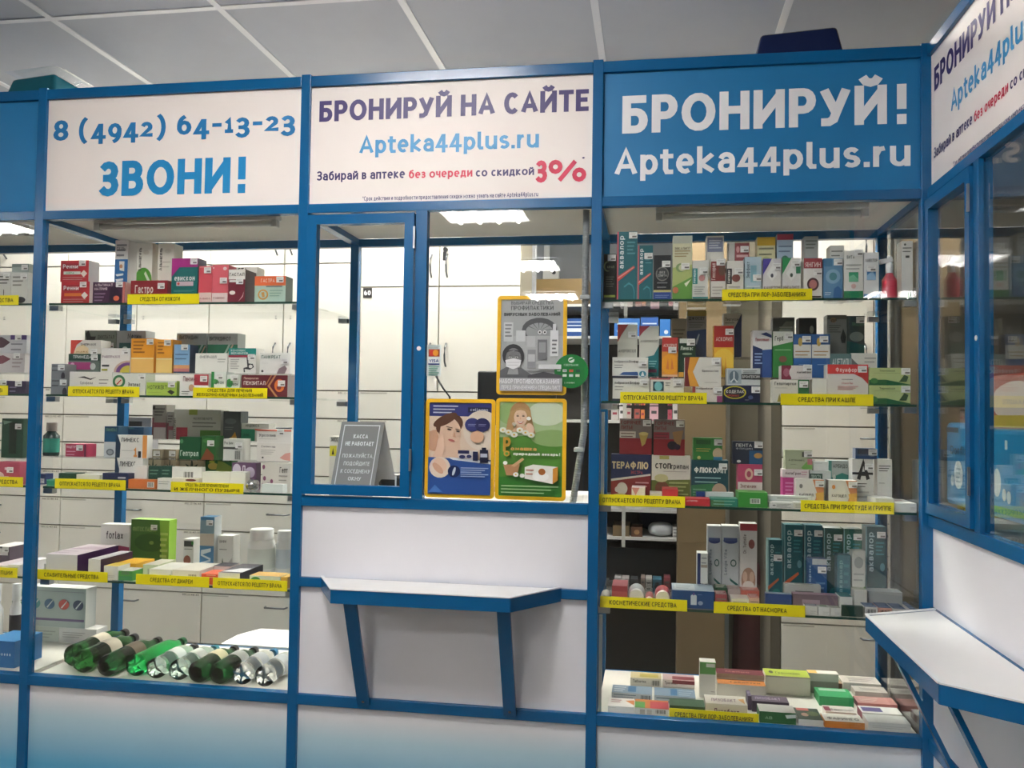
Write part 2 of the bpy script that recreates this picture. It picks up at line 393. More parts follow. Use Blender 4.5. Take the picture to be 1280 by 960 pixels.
struct(MB().box(-6.4, 2.6, 3.3, 3.35, 0, CEIL+.01, WALLM).build('wall_back'))

# ------------------------------------------------------------------ ceiling lamps: metal trough with four tubes
def ceiling_lamp(x, y, s, label, col=(1, .985, .965)):
    z = CEIL
    t = empty('ceiling_lamp', (x, y, z), label, 'ceiling lamp', None)
    m = MB(); w = .297
    for a, b, c, d in ((-w, w, -w, -w+.025), (-w, w, w-.025, w), (-w, -w+.025, -w+.025, w-.025), (w-.025, w, -w+.025, w-.025)):
        m.box(x+a, x+b, y+c, y+d, z-.012, z+.003, mat('e8e8e8', .4))
    m.build('lamp_frame', t)
    MB().box(x-w+.025, x+w-.025, y-w+.025, y+w-.025, z-.001, z+.003, emit('lamp_tray', col, s*.5)).build('reflector', t)
    e = emit('lamp_tube', col, s*1.1)
    for k in range(4):
        xx = x-.2+.133*k
        MB().sweep([(xx, y-.26, z-.012), (xx, y+.26, z-.012)], .013, e, 8).build('tube', t)
    return t
LX = -1.098
for yy, nm in ((-1.15, 'nearest to'), (-3.15, 'second from'), (-5.15, 'third from'), (-7.15, 'fourth from')):
    ceiling_lamp(LX if yy < -2 else -.80, yy, FRONT_LAMP*(1.65 if yy > -2 else 1.1), 'recessed four-tube ceiling lamp of the customer room, %s the banners' % nm)
    if yy > -4: ceiling_lamp(-4.76, yy, FRONT_LAMP*1.15, 'recessed four-tube ceiling lamp near the left wall, %s the banners' % nm)
for k, (xx, nm) in enumerate(((GX[2]+.302, 'left case'), (GX[4]+.302, 'cashier window'), (GX[6]+.302, 'right case'))):
    ceiling_lamp(xx, (GY[4]+GY[5])/2, STAFF_LAMP*(1.1, 1, 1.5)[k], 'recessed four-tube ceiling lamp of the staff aisle behind the %s' % nm, (1, .97, .92))

# ------------------------------------------------------------------ front frame of blue tubes: cases and windows
SIGNW = mat('f3e9e3', .5, 'lam'); SIGNB = mat('1274ab', .5, 'lam')
def banner_face(px0, w, top=ZT0, bot=ZM1, plane='Y'):
    return Face((px0, .010, top), (w, 0, 0), (0, 0, bot-top), (0, -1, 0))
def grad_panel():
    m = bpy.data.materials.new('printed_gradient_panel'); m.use_nodes = True; nt = m.node_tree; b = nt.nodes['Principled BSDF']
    b.inputs['Roughness'].default_value = .4
    tc = nt.nodes.new('ShaderNodeTexCoord'); sx = nt.nodes.new('ShaderNodeSeparateXYZ'); mr = nt.nodes.new('ShaderNodeMapRange'); cr = nt.nodes.new('ShaderNodeValToRGB')
    nt.links.new(tc.outputs['Generated'], sx.inputs[0]); nt.links.new(sx.outputs['Z'], mr.inputs[0]); mr.inputs[1].default_value = .68; mr.inputs[2].default_value = 1.0
    nt.links.new(mr.outputs[0], cr.inputs[0]); nt.links.new(cr.outputs[0], b.inputs['Base Color'])
    e = cr.color_ramp.elements; e[0].position = 0; e[0].color = lin('5aa9d0'); e[1].position = 1; e[1].color = lin('eceaee')
    k = e.new(.6); k.color = lin('b9d6e2'); k = e.new(.85); k.color = lin('e6e8ec')
    return m
GRAD = grad_panel()
def fpost(t, x, ztop=2.503, name='post'): MB().box(x-H2, x+H2, 0, T, 0, ztop, BLUE, bev=.0015).build(name, t)
def rpost(t, x): MB().box(x-H2, x+H2, YR0, YR1, 0, ZM1-.01, BLUE, bev=.0015).build('rear_post', t)
def hbeam(t, x0, x1, z0, z1, y0=0, y1=T, name='beam'): MB().box(x0+H2, x1-H2, y0, y1, z0, z1, BLUE, bev=.0015).build(name, t)
def sbeam(t, x, z0, z1): MB().box(x-H2, x+H2, T, YR0, z0, z1, BLUE).build('side_beam', t)
def banner(t, x0, x1, base, art, name='sign_panel'):
    a, b = x0+H2, x1-H2
    p = MB().box(a, b, .010, .014, ZM1, ZT0, base).build(name, t)
    for it in art:
        m = MB(); draw(m, Face((a, .010, ZT0), (b-a, 0, 0), (0, 0, ZM1-ZT0), (0, -1, 0)), [it]); m.build('lettering', p)
    return p
def uvpx(i, art):    # art in photo pixels -> u,v of banner of bay i
    x0, x1 = XP[i]+H2, XP[i+1]-H2
    out = []
    for a in art:
        s, px0, py0, px1, py1 = a[1:6]
        A = atY(px0, py0, 0); B = atY(px1, py1, 0)
        # py0: cap top at the left end, py1: baseline at the right end
        out.append((a[0], s, (A.x-x0)/(x1-x0), (ZT0-A.z)/(ZT0-ZM1), (B.x-x0)/(x1-x0), (ZT0-B.z)/(ZT0-ZM1), a[6]))
    return out
def case_common(i, t, lastpost=False):
    x0, x1 = XP[i], XP[i+1]
    fpost(t, x0); rpost(t, x0)
    hbeam(t, x0, x1, ZT0, ZT1); hbeam(t, x0, x1, ZM0, ZM1); hbeam(t, x0, x1, ZB0, ZB1)
    hbeam(t, x0, x1, ZM0-.012, ZM1-.012, YR0, YR1, 'rear_beam')
    sbeam(t, x0, ZM0-.005, ZM1-.010)
    MB().box(x0+H2, x1-H2, T, YR0, ZM1-.012, ZM1-.008, mat('cfcbc4', .6, 'lam')).build('top_panel', t)
    MB().box(x0+H2, x1-H2, .012, .018, .03, ZB0, GRAD).build('base_panel', t)
def clips(t, x0, x1, z):
    for x, s in ((x0+H2, 1), (x1-H2, -1)):
        for y in (.04, YR0-.02):
            m = MB(); a, b = sorted((x, x+s*.03)); m.box(a, b, y, y+.02, z-.022, z-.007, STEEL); m.build('shelf_clip', t)
def glass_case(i, t, rights=True):
    x0, x1 = XP[i], XP[i+1]
    case_common(i, t)
    MB().box(x0+H2, x1-H2, .016, .020, ZB1, ZM0, GLASS).build('front_glass', t)
    for z in SHELF[:4]:
        s = MB().box(x0+H2+.002, x1-H2-.002, .037, YR0-.004, z-.006, z, SHELFGLASS).build('glass_shelf', t)
        MB().box(x0+H2+.002, x1-H2-.002, .0355, .037, z-.006, z, EDGE).build('polished_edge', s)
        clips(t, x0, x1, z)
    hbeam(t, x0, x1, ZB0, ZB1-.012, YR0, YR1, 'rear_beam')
    MB().box(x0+H2, x1-H2, T, YR0, ZB1-.012, SHELF[4], mat('d9d5cb', .45, 'lam')).build('floor_board', t)

# far left case (cut by the picture edge)
c0 = empty('display_case', (XP[0], .2, 0), 'blue framed glass display case cut off by the left picture edge', 'display case')
glass_case(0, c0); banner(c0, XP[0], XP[1], SIGNB, [])
# left case
c1 = empty('display_case', (XP[1], .2, 0), 'blue framed glass display case under the white banner with the phone number', 'display case')
glass_case(1, c1)
banner(c1, XP[1], XP[2], SIGNW, uvpx(1, [
    ('O', '8', 64.5, 149.5, 82.8, 174.3, '1c78b4'), ('O', '(4942)', 96.5, 148.0, 204.7, 168.8, '1c78b4'), ('O', '64-13-23', 219.5, 142.4, 367.5, 161.5, '1c78b4'),
    ('T', 'ЗВОНИ!', 122, 201, 304.5, 239.5, '1787c2')]))
# cashier window in the middle
c2 = empty('cashier_booth', (XP[2], .2, 0), 'blue framed cashier window above white panels with posters on its glass', 'cashier booth')
case_common(2, c2)
B2 = [('T', 'БРОНИРУЙ НА САЙТЕ', 398, 125, 735.5, 137, '3b2a6b'),
      ('M', 'Apteka', 448, 168.5, 541, 188.0, '3f96cc'), ('M', '44', 543, 166.5, 576, 188.5, '3f96cc'), ('M', 'plus.ru', 579, 163.5, 673, 183, '3f96cc'),
      ('M', 'Забирай в аптеке', 394.5, 213.0, 505, 221.5, '3a2a63'), ('M', 'без очереди', 510, 211, 589.5, 219.5, 'd8324f'), ('M', 'со скидкой', 594, 209, 667, 217.5, '3a2a63'),
      ('T', '3%', 669, 199.5, 732.5, 225.5, 'cf1f4a'), ('t', '*', 727, 195, 731, 200, '3a2a63'),
      ('t', '*Срок действия и подробности предоставления скидки можно узнать на сайте Apteka44plus.ru', 452, 244.5, 672, 244.3, '3a2a63')]
b2 = uvpx(2, B2)
banner(c2, XP[2], XP[3], SIGNW, b2)
# right case
c3 = empty('display_case', (XP[3], .2, 0), 'blue framed glass display case under the blue banner with white letters', 'display case')
glass_case(3, c3)
banner(c3, XP[3], XP[4], SIGNB, uvpx(3, [
    ('T', 'БРОНИРУЙ!', 778, 118.5, 1134.5, 152.5, 'f0eef0'),
    ('M', 'Apteka', 768, 184.5, 919, 214, 'f0eef0'), ('M', '44', 921.5, 183.5, 976, 214.5, 'f0eef0'), ('M', 'plus.ru', 980, 176.5, 1139.5, 206, 'f0eef0')]))
MB().box(XP[4]-H2+.004, XP[4]-H2+.008, T, YR0, .05, ZM0-.005, GLASS).build('side_glass', c3)
rpost(c3, XP[4]); sbeam(c3, XP[4], ZM0-.005, ZM1-.010)

MB().box(XP[3]+H2+.002, XP[3]+H2+.010, .045, .062, SHELF[4]+.001, SHELF[3]-.03, mat('d6d8d4', .4)).build('shelf_rail', c3)
MB().box(XP[3]+H2+.002, XP[3]+H2+.010, .045, .062, SHELF[2]+.001, SHELF[1]-.03, mat('d6d8d4', .4)).build('shelf_rail', c3)
# ---- middle booth: window, panels, desk
ZW0, ZW1, ZS0, ZS1 = 1.285, 1.314, 1.062, 1.088
hbeam(c2, XP[2], XP[3], ZW0, ZW1); hbeam(c2, XP[2], XP[3], ZS0, ZS1)
MB().box(XP[2]+H2, XP[3]-H2, .012, .018, ZS1, ZW0, WHITE).build('upper_panel', c2)
MB().box(XP[2]+H2, XP[3]-H2, .012, .018, ZB1, ZS0, WHITE).build('middle_panel', c2)
MB().box(XP[2]+H2, XP[3]-H2, T, YR1, ZW0+.004, ZW1-.006, mat('e9e6e0', .45, 'lam')).build('desk_board', c2)
hbeam(c2, XP[2], XP[3], ZW0-.03, ZW0+.002, YR0, YR1, 'rear_beam')
def sash(t, conv, name='casement'):
    """hinged window leaf; conv maps (along, out, z) to the wall it sits in"""
    a0, a1, z0, z1, w = .017, .326, 1.319, 2.099, .027
    def bx(m, p0, p1, q0, q1, r0, r1, mt):
        A = conv(p0, q0); B = conv(p1, q1)
        m.box(min(A[0], B[0]), max(A[0], B[0]), min(A[1], B[1]), max(A[1], B[1]), r0, r1, mt)
    m = MB()
    bx(m, a0, a0+w, -.008, .020, z0, z1, BLUE); bx(m, a1-w, a1, -.008, .020, z0, z1, BLUE)
    bx(m, a0+w, a1-w, -.008, .020, z1-w, z1, BLUE); bx(m, a0+w, a1-w, -.008, .020, z0, z0+w, BLUE)
    s = m.build(name, t)
    m = MB(); bx(m, a0+w, a1-w, .004, .008, z0+w, z1-w, GLASS); m.build('pane', s)
    for z in (1.42, 2.03):
        m = MB(); bx(m, a1-.001, a1+.004, -.013, -.008, z-.03, z+.03, STEEL); m.build('hinge', s)
    m = MB(); bx(m, a1+.003, a1+.035, 0, T, ZW1, ZM0, BLUE); ml = m.build('mullion', t)
    m = MB(); A = conv(a1+.018, -.0015)
    d = Vector(conv(a1+.018, 1))-Vector(conv(a1+.018, 0)); d = Vector((d.x, d.y, 0))
    m.lathe((A[0], A[1], 1.725), d, [(0, .006), (.0015, .006)], mat('e8e8e8', .3), 14); m.build('lock_plug', ml)
    m = MB(); bx(m, a1+.035, .798, .010, .014, ZW1, ZM0, GLASS); m.build('window_glass', t)
sash(c2, lambda a, q: (XP[2]+a, q))

# ---- right booth standing at a right angle
RX = XP[4]
c4 = empty('cashier_booth', (RX, -.4, 0), 'blue framed cashier window at right angle beside the right case', 'cashier booth')
fpost(c4, RX)
YE = -.826
def rb(x0, x1, y0, y1, z0, z1, mt, nm, b=.0015): return MB().box(x0, x1, y0, y1, z0, z1, mt, bev=b).build(nm, c4)
rb(RX, RX+T, YE-H2, YE+H2, 0, 2.503, BLUE, 'post')
for z0, z1 in ((ZT0, ZT1), (ZM0, ZM1), (ZW0, ZW1), (ZS0, ZS1), (ZB0, ZB1)): rb(RX, RX+T, YE+H2, 0, z0, z1, BLUE, 'beam')
rb(RX+.012, RX+.018, YE+H2, 0, ZS1, ZW0, WHITE, 'upper_panel', 0); rb(RX+.012, RX+.018, YE+H2, 0, ZB1, ZS0, WHITE, 'middle_panel', 0); rb(RX+.012, RX+.018, YE+H2, 0, .03, ZB0, GRAD, 'base_panel', 0)
sg = rb(RX+.010, RX+.014, YE+H2, 0, ZM1, ZT0, SIGNW, 'sign_panel', 0)
for it in b2:
    m = MB(); draw(m, Face((RX+.010, 0, ZT0), (0, YE+H2, 0), (0, 0, ZM1-ZT0), (-1, 0, 0)), [it]); m.build('lettering', sg)
sash(c4, lambda a, q: (RX+q, -a+.014))
rb(RX+T, RX+.46, YE-H2, .03, ZW0+.002, ZW1-.004, mat('8f8a80', .5, 'lam'), 'desk_board', 0)
rb(RX+T, RX+.46, YE-H2, .03, ZM1-.012, ZM1-.008, mat('a5a199', .6, 'lam'), 'top_panel', 0)
rb(RX+.46, RX+.475, -1.2, .47, 0, 2.3, mat('8c8171', .7, 'wall'), 'back_board', 0)
rb(RX+.03, RX+.46, .46, .475, 0, 2.3, mat('8d867a', .7, 'wall'), 'side_board', 0)
# end of the right booth, outside the picture
struct(MB().box(RX, 2.6, -1.25, -1.2, 0, CEIL, WALLM).build('wall_right_return'))

# ------------------------------------------------------------------ fold-out counter shelves
def counter_shelf(conv, pts, br, label):
    """pts: outline (along, out) with the wall side first; tray rim of blue angle, white board"""
    P = [conv(a, b) for a, b in pts]
    zt = 1.092
    o = empty('counter_shelf', (sum(p[0] for p in P)/len(P), sum(p[1] for p in P)/len(P), zt-.03), label, 'shelf')
    ar = sum(P[i][0]*P[(i+1) % 4][1]-P[(i+1) % 4][0]*P[i][1] for i in range(4))
    Q = P if ar > 0 else P[::-1]
    MB().prism(Q, zt-.012, zt-.002, mat('f4f2f0', .35, 'lam')).build('board', o)
    m = MB(); r = MB()
    for a, b in ((P[0], P[3]), (P[3], P[2]), (P[2], P[1])):
        m.bar((a[0], a[1], zt-.018), (b[0], b[1], zt-.018), .004, .036, BLUE)
        r.bar((a[0], a[1], zt+.001), (b[0], b[1], zt+.001), .008, .003, mat('f4f4f6', .3))
    m.build('rim', o); r.build('rim_strip', o)
    for (a, b0) in br:
        A = conv(a, b0); B = conv(a, .001)
        m = MB(); m.bar((A[0], A[1], zt-.036), (B[0], B[1], .752), .034, .010, BLUE, up=Vector((A[0]-B[0], A[1]-B[1], 0)).normalized())
        k = m.build('bracket', o)
        d = (Vector((A[0], A[1], 0))-Vector((B[0], B[1], 0))).normalized()
        n = MB(); p = Vector((B[0], B[1], .762))+d*.009
        n.lathe(p, d, [(0, .004), (.003, .003)], DSTEEL, 10); n.build('screw', k)
    return o
counter_shelf(lambda a, b: (XP[2]+a, -b), [(.080, 0), (.742, 0), (.632, .155), (.166, .155)], [(.208, .13), (.612, .13)],
              'white topped fold-out counter shelf with blue brackets below the posters')
counter_shelf(lambda a, b: (RX-b, -a), [(.050, 0), (.815, 0), (.675, .180), (.150, .180)], [(.21, .15), (.61, .15)],
              'white topped fold-out counter shelf with blue brackets at the right picture edge')

# ------------------------------------------------------------------ batten lights under the case tops
def batten(x0, x1, y, lit, label):
    z = ZM1-.012
    t = empty('batten_light', ((x0+x1)/2, y, z-.03), label, 'light')
    MB().box(x0, x1, y-.012, y+.022, z-.014, z, mat('dcdcd8', .4), bev=.002).build('housing', t)
    MB().sweep([(x0+.02, y, z-.024), (x1-.02, y, z-.024)], .009, emit('batten_on', (1, .97, .9), 6) if lit else mat('e4e4e0', .25), 10).build('tube', t)
    for a in (x0, x1-.018): MB().box(a, a+.018, y-.011, y+.012, z-.036, z-.014, mat('cfcfcb', .35), bev=.002).build('lamp_holder', t)
batten(-1.672, -1.085, .075, False, 'switched-off white batten light under the top of the left case')
batten(.005, .56, .10, False, 'switched-off white batten light under the top of the right case')
batten(-2.5, -1.93, .13, False, 'switched-off batten light under the top of the far left case')

# ================================================================== STAFF AISLE: white cabinets
SEAM = mat('8d8a80', .6)
def handle(m, x, z, vertical, y=YB):
    L = .05
    if vertical: pts = [(x, y, z-L), (x, y-.022, z-L*.6), (x, y-.027, z), (x, y-.022, z+L*.6), (x, y, z+L)]
    else: pts = [(x-L, y, z), (x-L*.92, y-.024, z), (x+L*.92, y-.024, z), (x+L, y, z)]
    m.sweep(pts, .004, DSTEEL, 6)
def cabinet(x0, x1, zu, ztop, label, mirror=False):
    t = empty('wall_cabinet', ((x0+x1)/2, YB+.2, 0), label, 'cabinet')
    MB().box(x0, x1, YB+.018, YB+.36, 0, ztop, mat('7d7768', .6, 'lam')).build('body', t)  # grey-brown carcass, darkened so its colour puts shade into the door gaps
    xm = (x0+x1)/2; g = .0030
    for za, zb in ((zu, ztop), (1.64, zu)):
        for k, (a, b) in enumerate(((x0, xm), (xm, x1))):
            d = MB().box(a+g, b-g, YB, YB+.018, za+g, zb-g, CREAM).build('door', t)
            m = MB(); hx = (b-.035) if k == 0 else (a+.035)
            handle(m, hx, za+.09 if za == zu else za+.16, True); m.build('handle', d)
    zs = [1.64, 1.516, 1.389, 1.261, 1.133, 1.004, .725, .50, .08]
    for i in range(len(zs)-1):
        d = MB().box(x0+g, x1-g, YB, YB+.018, zs[i+1]+g, zs[i]-g, CREAM).build('drawer', t)
        m = MB(); handle(m, xm, (zs[i]-.045), False); m.build('handle', d)
        m = MB(); F = Face((x1-.095, YB-.0005, zs[i]-.004), (.085, 0, 0), (0, 0, -.011), (0, -1, 0))
        m.box(x1-.095, x1-.01, YB-.0005, YB, zs[i]-.015, zs[i]-.004, mat('efe9da', .5)); draw(m, F, [('t', '001 11-4%d-45' % (i+2), .03, .2, .97, .85, '4a4844')]); m.build('drawer_tag', d)
        m = MB(); m.box(x0+.01, x0+.13, YB-.0005, YB, zs[i]-.012, zs[i]-.006, mat('c9c4b8', .5)); m.build('tape_strip', d)
    return t
cabinet(-3.42, -2.705, 2.208, 2.62, 'cream cabinet of doors and drawers behind the far left case')
cabinet(-2.705, -1.99, 2.208, 2.62, 'cream cabinet of doors and drawers behind the bottles in the left case')
cabinet(-1.99, -1.275, 2.206, 2.62, 'cream cabinet of doors and drawers behind the right half of the left case')
cab60 = cabinet(-1.275, -.563, 2.098, 2.62, 'cream cabinet with number 60 on it behind the cashier window')
cabinet(.518, 1.23, 2.15, 2.62, 'cream cabinet of doors and drawers behind the right half of the right case')
m = MB(); m.box(-1.262, -1.222, YB-.002, YB, 2.05, 2.094, mat('2c2926', .5)); draw(m, Face((-1.262, YB-.002, 2.094), (.04, 0, 0), (0, 0, -.044), (0, -1, 0)), [('T', '60', .12, .25, .88, .75, 'ffffff')])
m.build('number_plate', cab60)
m = MB(); A = atY(557, 312, YB); m.lathe((A.x, YB, A.z), (0, -1, 0), [(0, .011), (.012, .009)], BLACK, 12); m.box(A.x-.007, A.x+.007, YB-.02, YB-.012, A.z-.05, A.z-.012, BLACK); m.build('lock_and_keys', cab60)
GREYW = mat('8f9092', .8, 'wall')
struct(MB().box(-3.6, -.55, YB+.37, YB+.42, 0, CEIL, GREYW).build('wall_staff'))
struct(MB().box(.50, 1.3, YB+.37, YB+.42, 0, CEIL, GREYW).build('wall_staff_right'))
struct(MB().box(-3.6, -3.55, .46, YB+.37, 0, CEIL, WALLM).build('wall_staff_end'))
struct(MB().box(1.25, 1.30, .48, YB+.36, 0, CEIL, mat('8d867a', .8, 'wall')).build('wall_staff_side'))
struct(MB().box(.113, .312, 1.52, 1.70, 0, CEIL, mat('6f5d40', .7, 'wall')).build('wall_pillar'))
struct(MB().box(.312, .332, 1.55, 1.66, 0, CEIL-.01, mat('b0aca2', .35, 'metal')).build('trim_1'))
struct(MB().box(.332, .53, 1.80, 1.84, 0, CEIL, mat('77705f', .8, 'wall')).build('wall_doorway'))
struct(MB().box(.20, .25, 1.71, 2.9, 0, CEIL, mat('8a8270', .8, 'wall')).build('wall_store_side'))
YS = 2.75
struct(MB().box(-2.2, .20, YS, YS+.05, 0, CEIL, mat('85888b', .8, 'wall')).build('wall_store'))
struct(MB().box(-2.2, -2.15, 1.78, YS, 0, CEIL, GREYW).build('wall_store_end'))
struct(MB().box(.478, .517, 1.353, 1.80, 0, CEIL, mat('5f594c', .8, 'wall')).build('trim_2'))
t = ceiling_lamp(-1.15, 2.25, BACK_LAMP, 'recessed ceiling lamp of the store room beyond the opening')
A = atY(684, 310, YS); B = atY(690, 346, YS)
w = empty('wall_socket', (A.x, YS-.02, B.z), 'pale wall socket under a cable duct on the grey store wall', 'socket')
MB().box(A.x-.016, A.x+.016, YS-.02, YS, B.z+.06, 2.7, mat('c9c9c4', .5)).build('cable_duct', w)
m = MB().box(A.x-.02, A.x+.075, YS-.035, YS, B.z-.02, B.z+.06, mat('d5d5cf', .4), bev=.004); m.lathe((A.x+.045, YS-.035, B.z+.02), (0, -1, 0), [(0, .012), (.001, .012)], BLACK, 12); m.build('socket_box', w)

# ---- store rack beyond the opening
RY0, RY1 = 2.2, 2.6
rx0 = -1.0; rx1 = .19
rk = empty('store_rack', ((rx0+rx1)/2, 2.4, 0), 'dark rack with white shelf boards in the store room beyond the opening', 'rack')
RZ = [atY(800, y, RY0).z for y in (379, 396, 420, 526, 637, 672, 742)]
RZ[0] = atY(700, 380, RY0).z
RZ[1] = RZ[0]-.085
for z in (RZ[0], RZ[2], RZ[3], RZ[4], RZ[5], RZ[6]): MB().box(rx0+.02, rx1-.02, RY0, RY1, z-.014, z, mat('d8d8d4', .5, 'lam')).build('shelf_board', rk)
for x in (rx0, -.14, rx1-.02):
    if x == -.14: MB().box(x-.009, x+.009, RY0-.004, RY0+.002, RZ[5]-.05, RZ[2], mat('c9c9c2', .5)).build('upright', rk)
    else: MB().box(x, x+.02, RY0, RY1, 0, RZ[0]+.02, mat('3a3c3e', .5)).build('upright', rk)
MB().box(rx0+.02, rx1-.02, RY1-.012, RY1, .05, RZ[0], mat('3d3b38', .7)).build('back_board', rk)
def rackbox(px0, px1, py0, z, col, label, d=.15, y=RY0+.02, art=(), cat='box', name='storage_box'):
    a = atY(px0, py0, y); b = atY(px1, py0, y); m = MB()
    m.box(a.x, b.x, y, y+d, z+.0005, a.z, mat(col))
    draw(m, Face((a.x, y, a.z), (b.x-a.x, 0, 0), (0, 0, z-a.z), (0, -1, 0)), art)
    return tag(m.build(name), label, cat, None)
rackbox(663, 735, 349, RZ[0], '8d7448', 'long brown cardboard box lying on top of the store rack', .3)
rackbox(705, 733, 398, RZ[2], '1f4f94', 'blue and white pack on the rack seen between poster and hose', art=[('r', .1, .55, .9, .75, 'e8eef4'), ('l', .1, .2, .9, .4, 2, 'dfe9f5')])
rackbox(768, 800, 398, RZ[2], '2b6fbe', 'long blue carton on the store rack above the first cough syrup', art=[('l', .1, .3, .9, .7, 2, 'bcd6ee')])
rackbox(801, 823, 396, RZ[2], '2a62b4', 'blue carton with white print on the store rack, middle one', art=[('l', .1, .35, .9, .6, 2, 'dce8f4')])
rackbox(825, 838, 399, RZ[2], '2f7fd0', 'short bright blue carton at the right end of the rack shelf', art=[('o', .6, .75, .2, .12, 'e8f2fa')])
for k, (a, b, c, tp, nm) in enumerate(((764, 773, 'cfc8c4', 511, 'greyish'), (774, 781, 'e9e6e6', 508, 'slim white'), (783, 789, 'c9b8b0', 510, 'beige'), (793, 800, 'b05a50', 511, 'brick red'), (801, 806, 'e58a4a', 512, 'orange'), (812, 823, 'e6b7c0', 508, 'pale pink'), (835, 840, 'c25a70', 512, 'small crimson'), (841, 848, 'e8e2e2', 507, 'white checked'))):
    rackbox(a, b, tp, RZ[3], c, nm+' carton in the row on the middle rack shelf', .1, art=[('r', .2, .3, .8, .5, '555555' if k % 2 else 'b04a5a')])
a = rackbox(766, 787, 657, RZ[5], '7d6a4c', 'brown open basket on the lower rack shelf of the store', .2)
rackbox(789, 803, 659, RZ[5], '6b4a36', 'small dark brown carton beside the basket on the rack', .15, art=[('o', .5, .5, .25, .25, 'b08a60')])
rackbox(841, 848, 659, RZ[5], 'e4e2de', 'white carton stack at the pillar end of the lower rack shelf', .15, art=[('l', .1, .2, .9, .8, 3, '999999')])
for k, (a, b, c, nm) in enumerate(((768, 776, 'cfcfcf', 'grey'), (777, 786, 'd8d0d0', 'white barred'), (788, 797, '50545a', 'dark camera-like'), (801, 806, 'b9a29a', 'rosy'), (807, 815, 'dfdcd8', 'ivory'), (816, 827, '4f8aa4', 'teal ringed'), (830, 838, 'a85a62', 'dusty red'))):
    rackbox(a, b, 722+(k % 3), RZ[6], c, nm+' carton in the row on the lowest rack shelf', .1, art=[('o', .5, .5, .3, .3, '2f2f33')] if k in (2, 5) else [('l', .2, .3, .8, .7, 2, '777777')])
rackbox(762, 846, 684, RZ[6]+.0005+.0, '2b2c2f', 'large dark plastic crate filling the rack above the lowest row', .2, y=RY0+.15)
def pillow(name, c, s, mt, label, cat, e=3.0, wob=.0, nu=22, nv=12):
    m = MB(); vs = []; fs = []
    def sp(v, p): return math.copysign(abs(v)**p, v)
    p = 2/e
    for j in range(nv+1):
        ph = -math.pi/2+math.pi*j/nv
        for i in range(nu):
            th = 2*math.pi*i/nu; w = 1+wob*math.sin(5*th+3*ph)*math.cos(3*ph)
            vs.append((c[0]+s[0]*sp(math.cos(ph), p)*sp(math.cos(th), p)*w, c[1]+s[1]*sp(math.cos(ph), p)*sp(math.sin(th), p)*w, c[2]+s[2]*sp(math.sin(ph), p)))
    for j in range(nv):
        for i in range(nu): fs.append((j*nu+i, j*nu+(i+1) % nu, (j+1)*nu+(i+1) % nu, (j+1)*nu+i))
    m.mesh(vs, fs, mt, True); return tag(m.build(name), label, cat)
A = atY(826, 664, RY0+.08); pillow('plastic_bag', (A.x, RY0+.09, RZ[5]+.0365), (.065, .06, .036), mat('d9dde0', .35), 'white crumpled plastic bag lying on the lower rack shelf', 'bag', 2.4, .05)
A = atY(826, 650, RY0+.2); pillow('cloth_bundle', (A.x-.01, RY0+.27, RZ[5]+.0705), (.11, .09, .07), mat('1d2a44', .9), 'dark navy cloth bundle behind the white bag on the rack', 'bundle', 2.4, .06)
# coat hanging in the doorway
A = atY(917, 775, 1.72); B = atY(947, 860, 1.72)
m = MB(); n = 12; vs = []; fs = []
prof = [(.90, .03), (.86, .06), (.75, .065), (.55, .07), (.30, .075)]
cx = (A.x+B.x)/2+.02
for z, r in prof:
    for k in range(n*2):
        an = math.pi*k/n; rr = r*(1+.12*math.sin(an*5)); vs.append((cx+rr*math.cos(an), 1.72+.045*math.sin(an)*(1+.2*math.cos(an*4)), z))
for j in range(len(prof)-1):
    for k in range(n*2): fs.append((j*2*n+k, (j+1)*2*n+k, (j+1)*2*n+(k+1) % (2*n), j*2*n+(k+1) % (2*n)))
m.mesh(vs, fs, mat('4a2022', .9), True); m.sweep([(cx, 1.72, .89), (cx, 1.72, .94), (cx, 1.775, .95), (cx, 1.80, .95)], .006, DSTEEL, 6)
tag(m.build('hanging_coat'), 'dark red coat hanging on a hook in the dim doorway', 'coat')

# ================================================================== CASHIER WINDOW THINGS
YEL = mat('ffc61a', .35, 'plastic')
def poster(x0, x1, z0, z1, bg, art, label):
    y0, y1 = .0150, .022
    t = empty('poster_frame', ((x0+x1)/2, y0, z0), label, 'poster')
    w = .010; m = MB()
    def ring(y, o, i, r):
        out = []
        for (cx, cz, a) in ((x1-i-r, z1-i-r, 0), (x0+i+r, z1-i-r, 90), (x0+i+r, z0+i+r, 180), (x1-i-r, z0+i+r, 270)):
            for k in range(5): an = math.radians(a+22.5*k); out.append((cx+r*math.cos(an), y, cz+r*math.sin(an)))
        return out
    A = ring(y0, 0, 0, .010); Bq = ring(y0, 0, w, .004); C = ring(y1, 0, 0, .010); D = ring(y1, 0, w, .004); n = len(A)
    vs = A+Bq+C+D; fs = []
    for k in range(n):
        j = (k+1) % n
        fs += [(k, n+k, n+j, j), (2*n+k, 2*n+j, 3*n+j, 3*n+k), (k, j, 2*n+j, 2*n+k), (n+k, 3*n+k, 3*n+j, n+j)]
    m.mesh(vs, fs, YEL); m.build('frame', t)
    p = MB(); p.box(x0+w*.8, x1-w*.8, .0185, .0205, z0+w*.8, z1-w*.8, mat(bg, .3))
    F = Face((x0+w, .0185, z1-w), (x1-x0-2*w, 0, 0), (0, 0, z0-z1+2*w), (0, -1, 0)); draw(p, F, art, .3)
    p.build('printed_sheet', t); return t
SK, SKD, HR = 'f2cdb4', 'e0ad90', '6b4433'
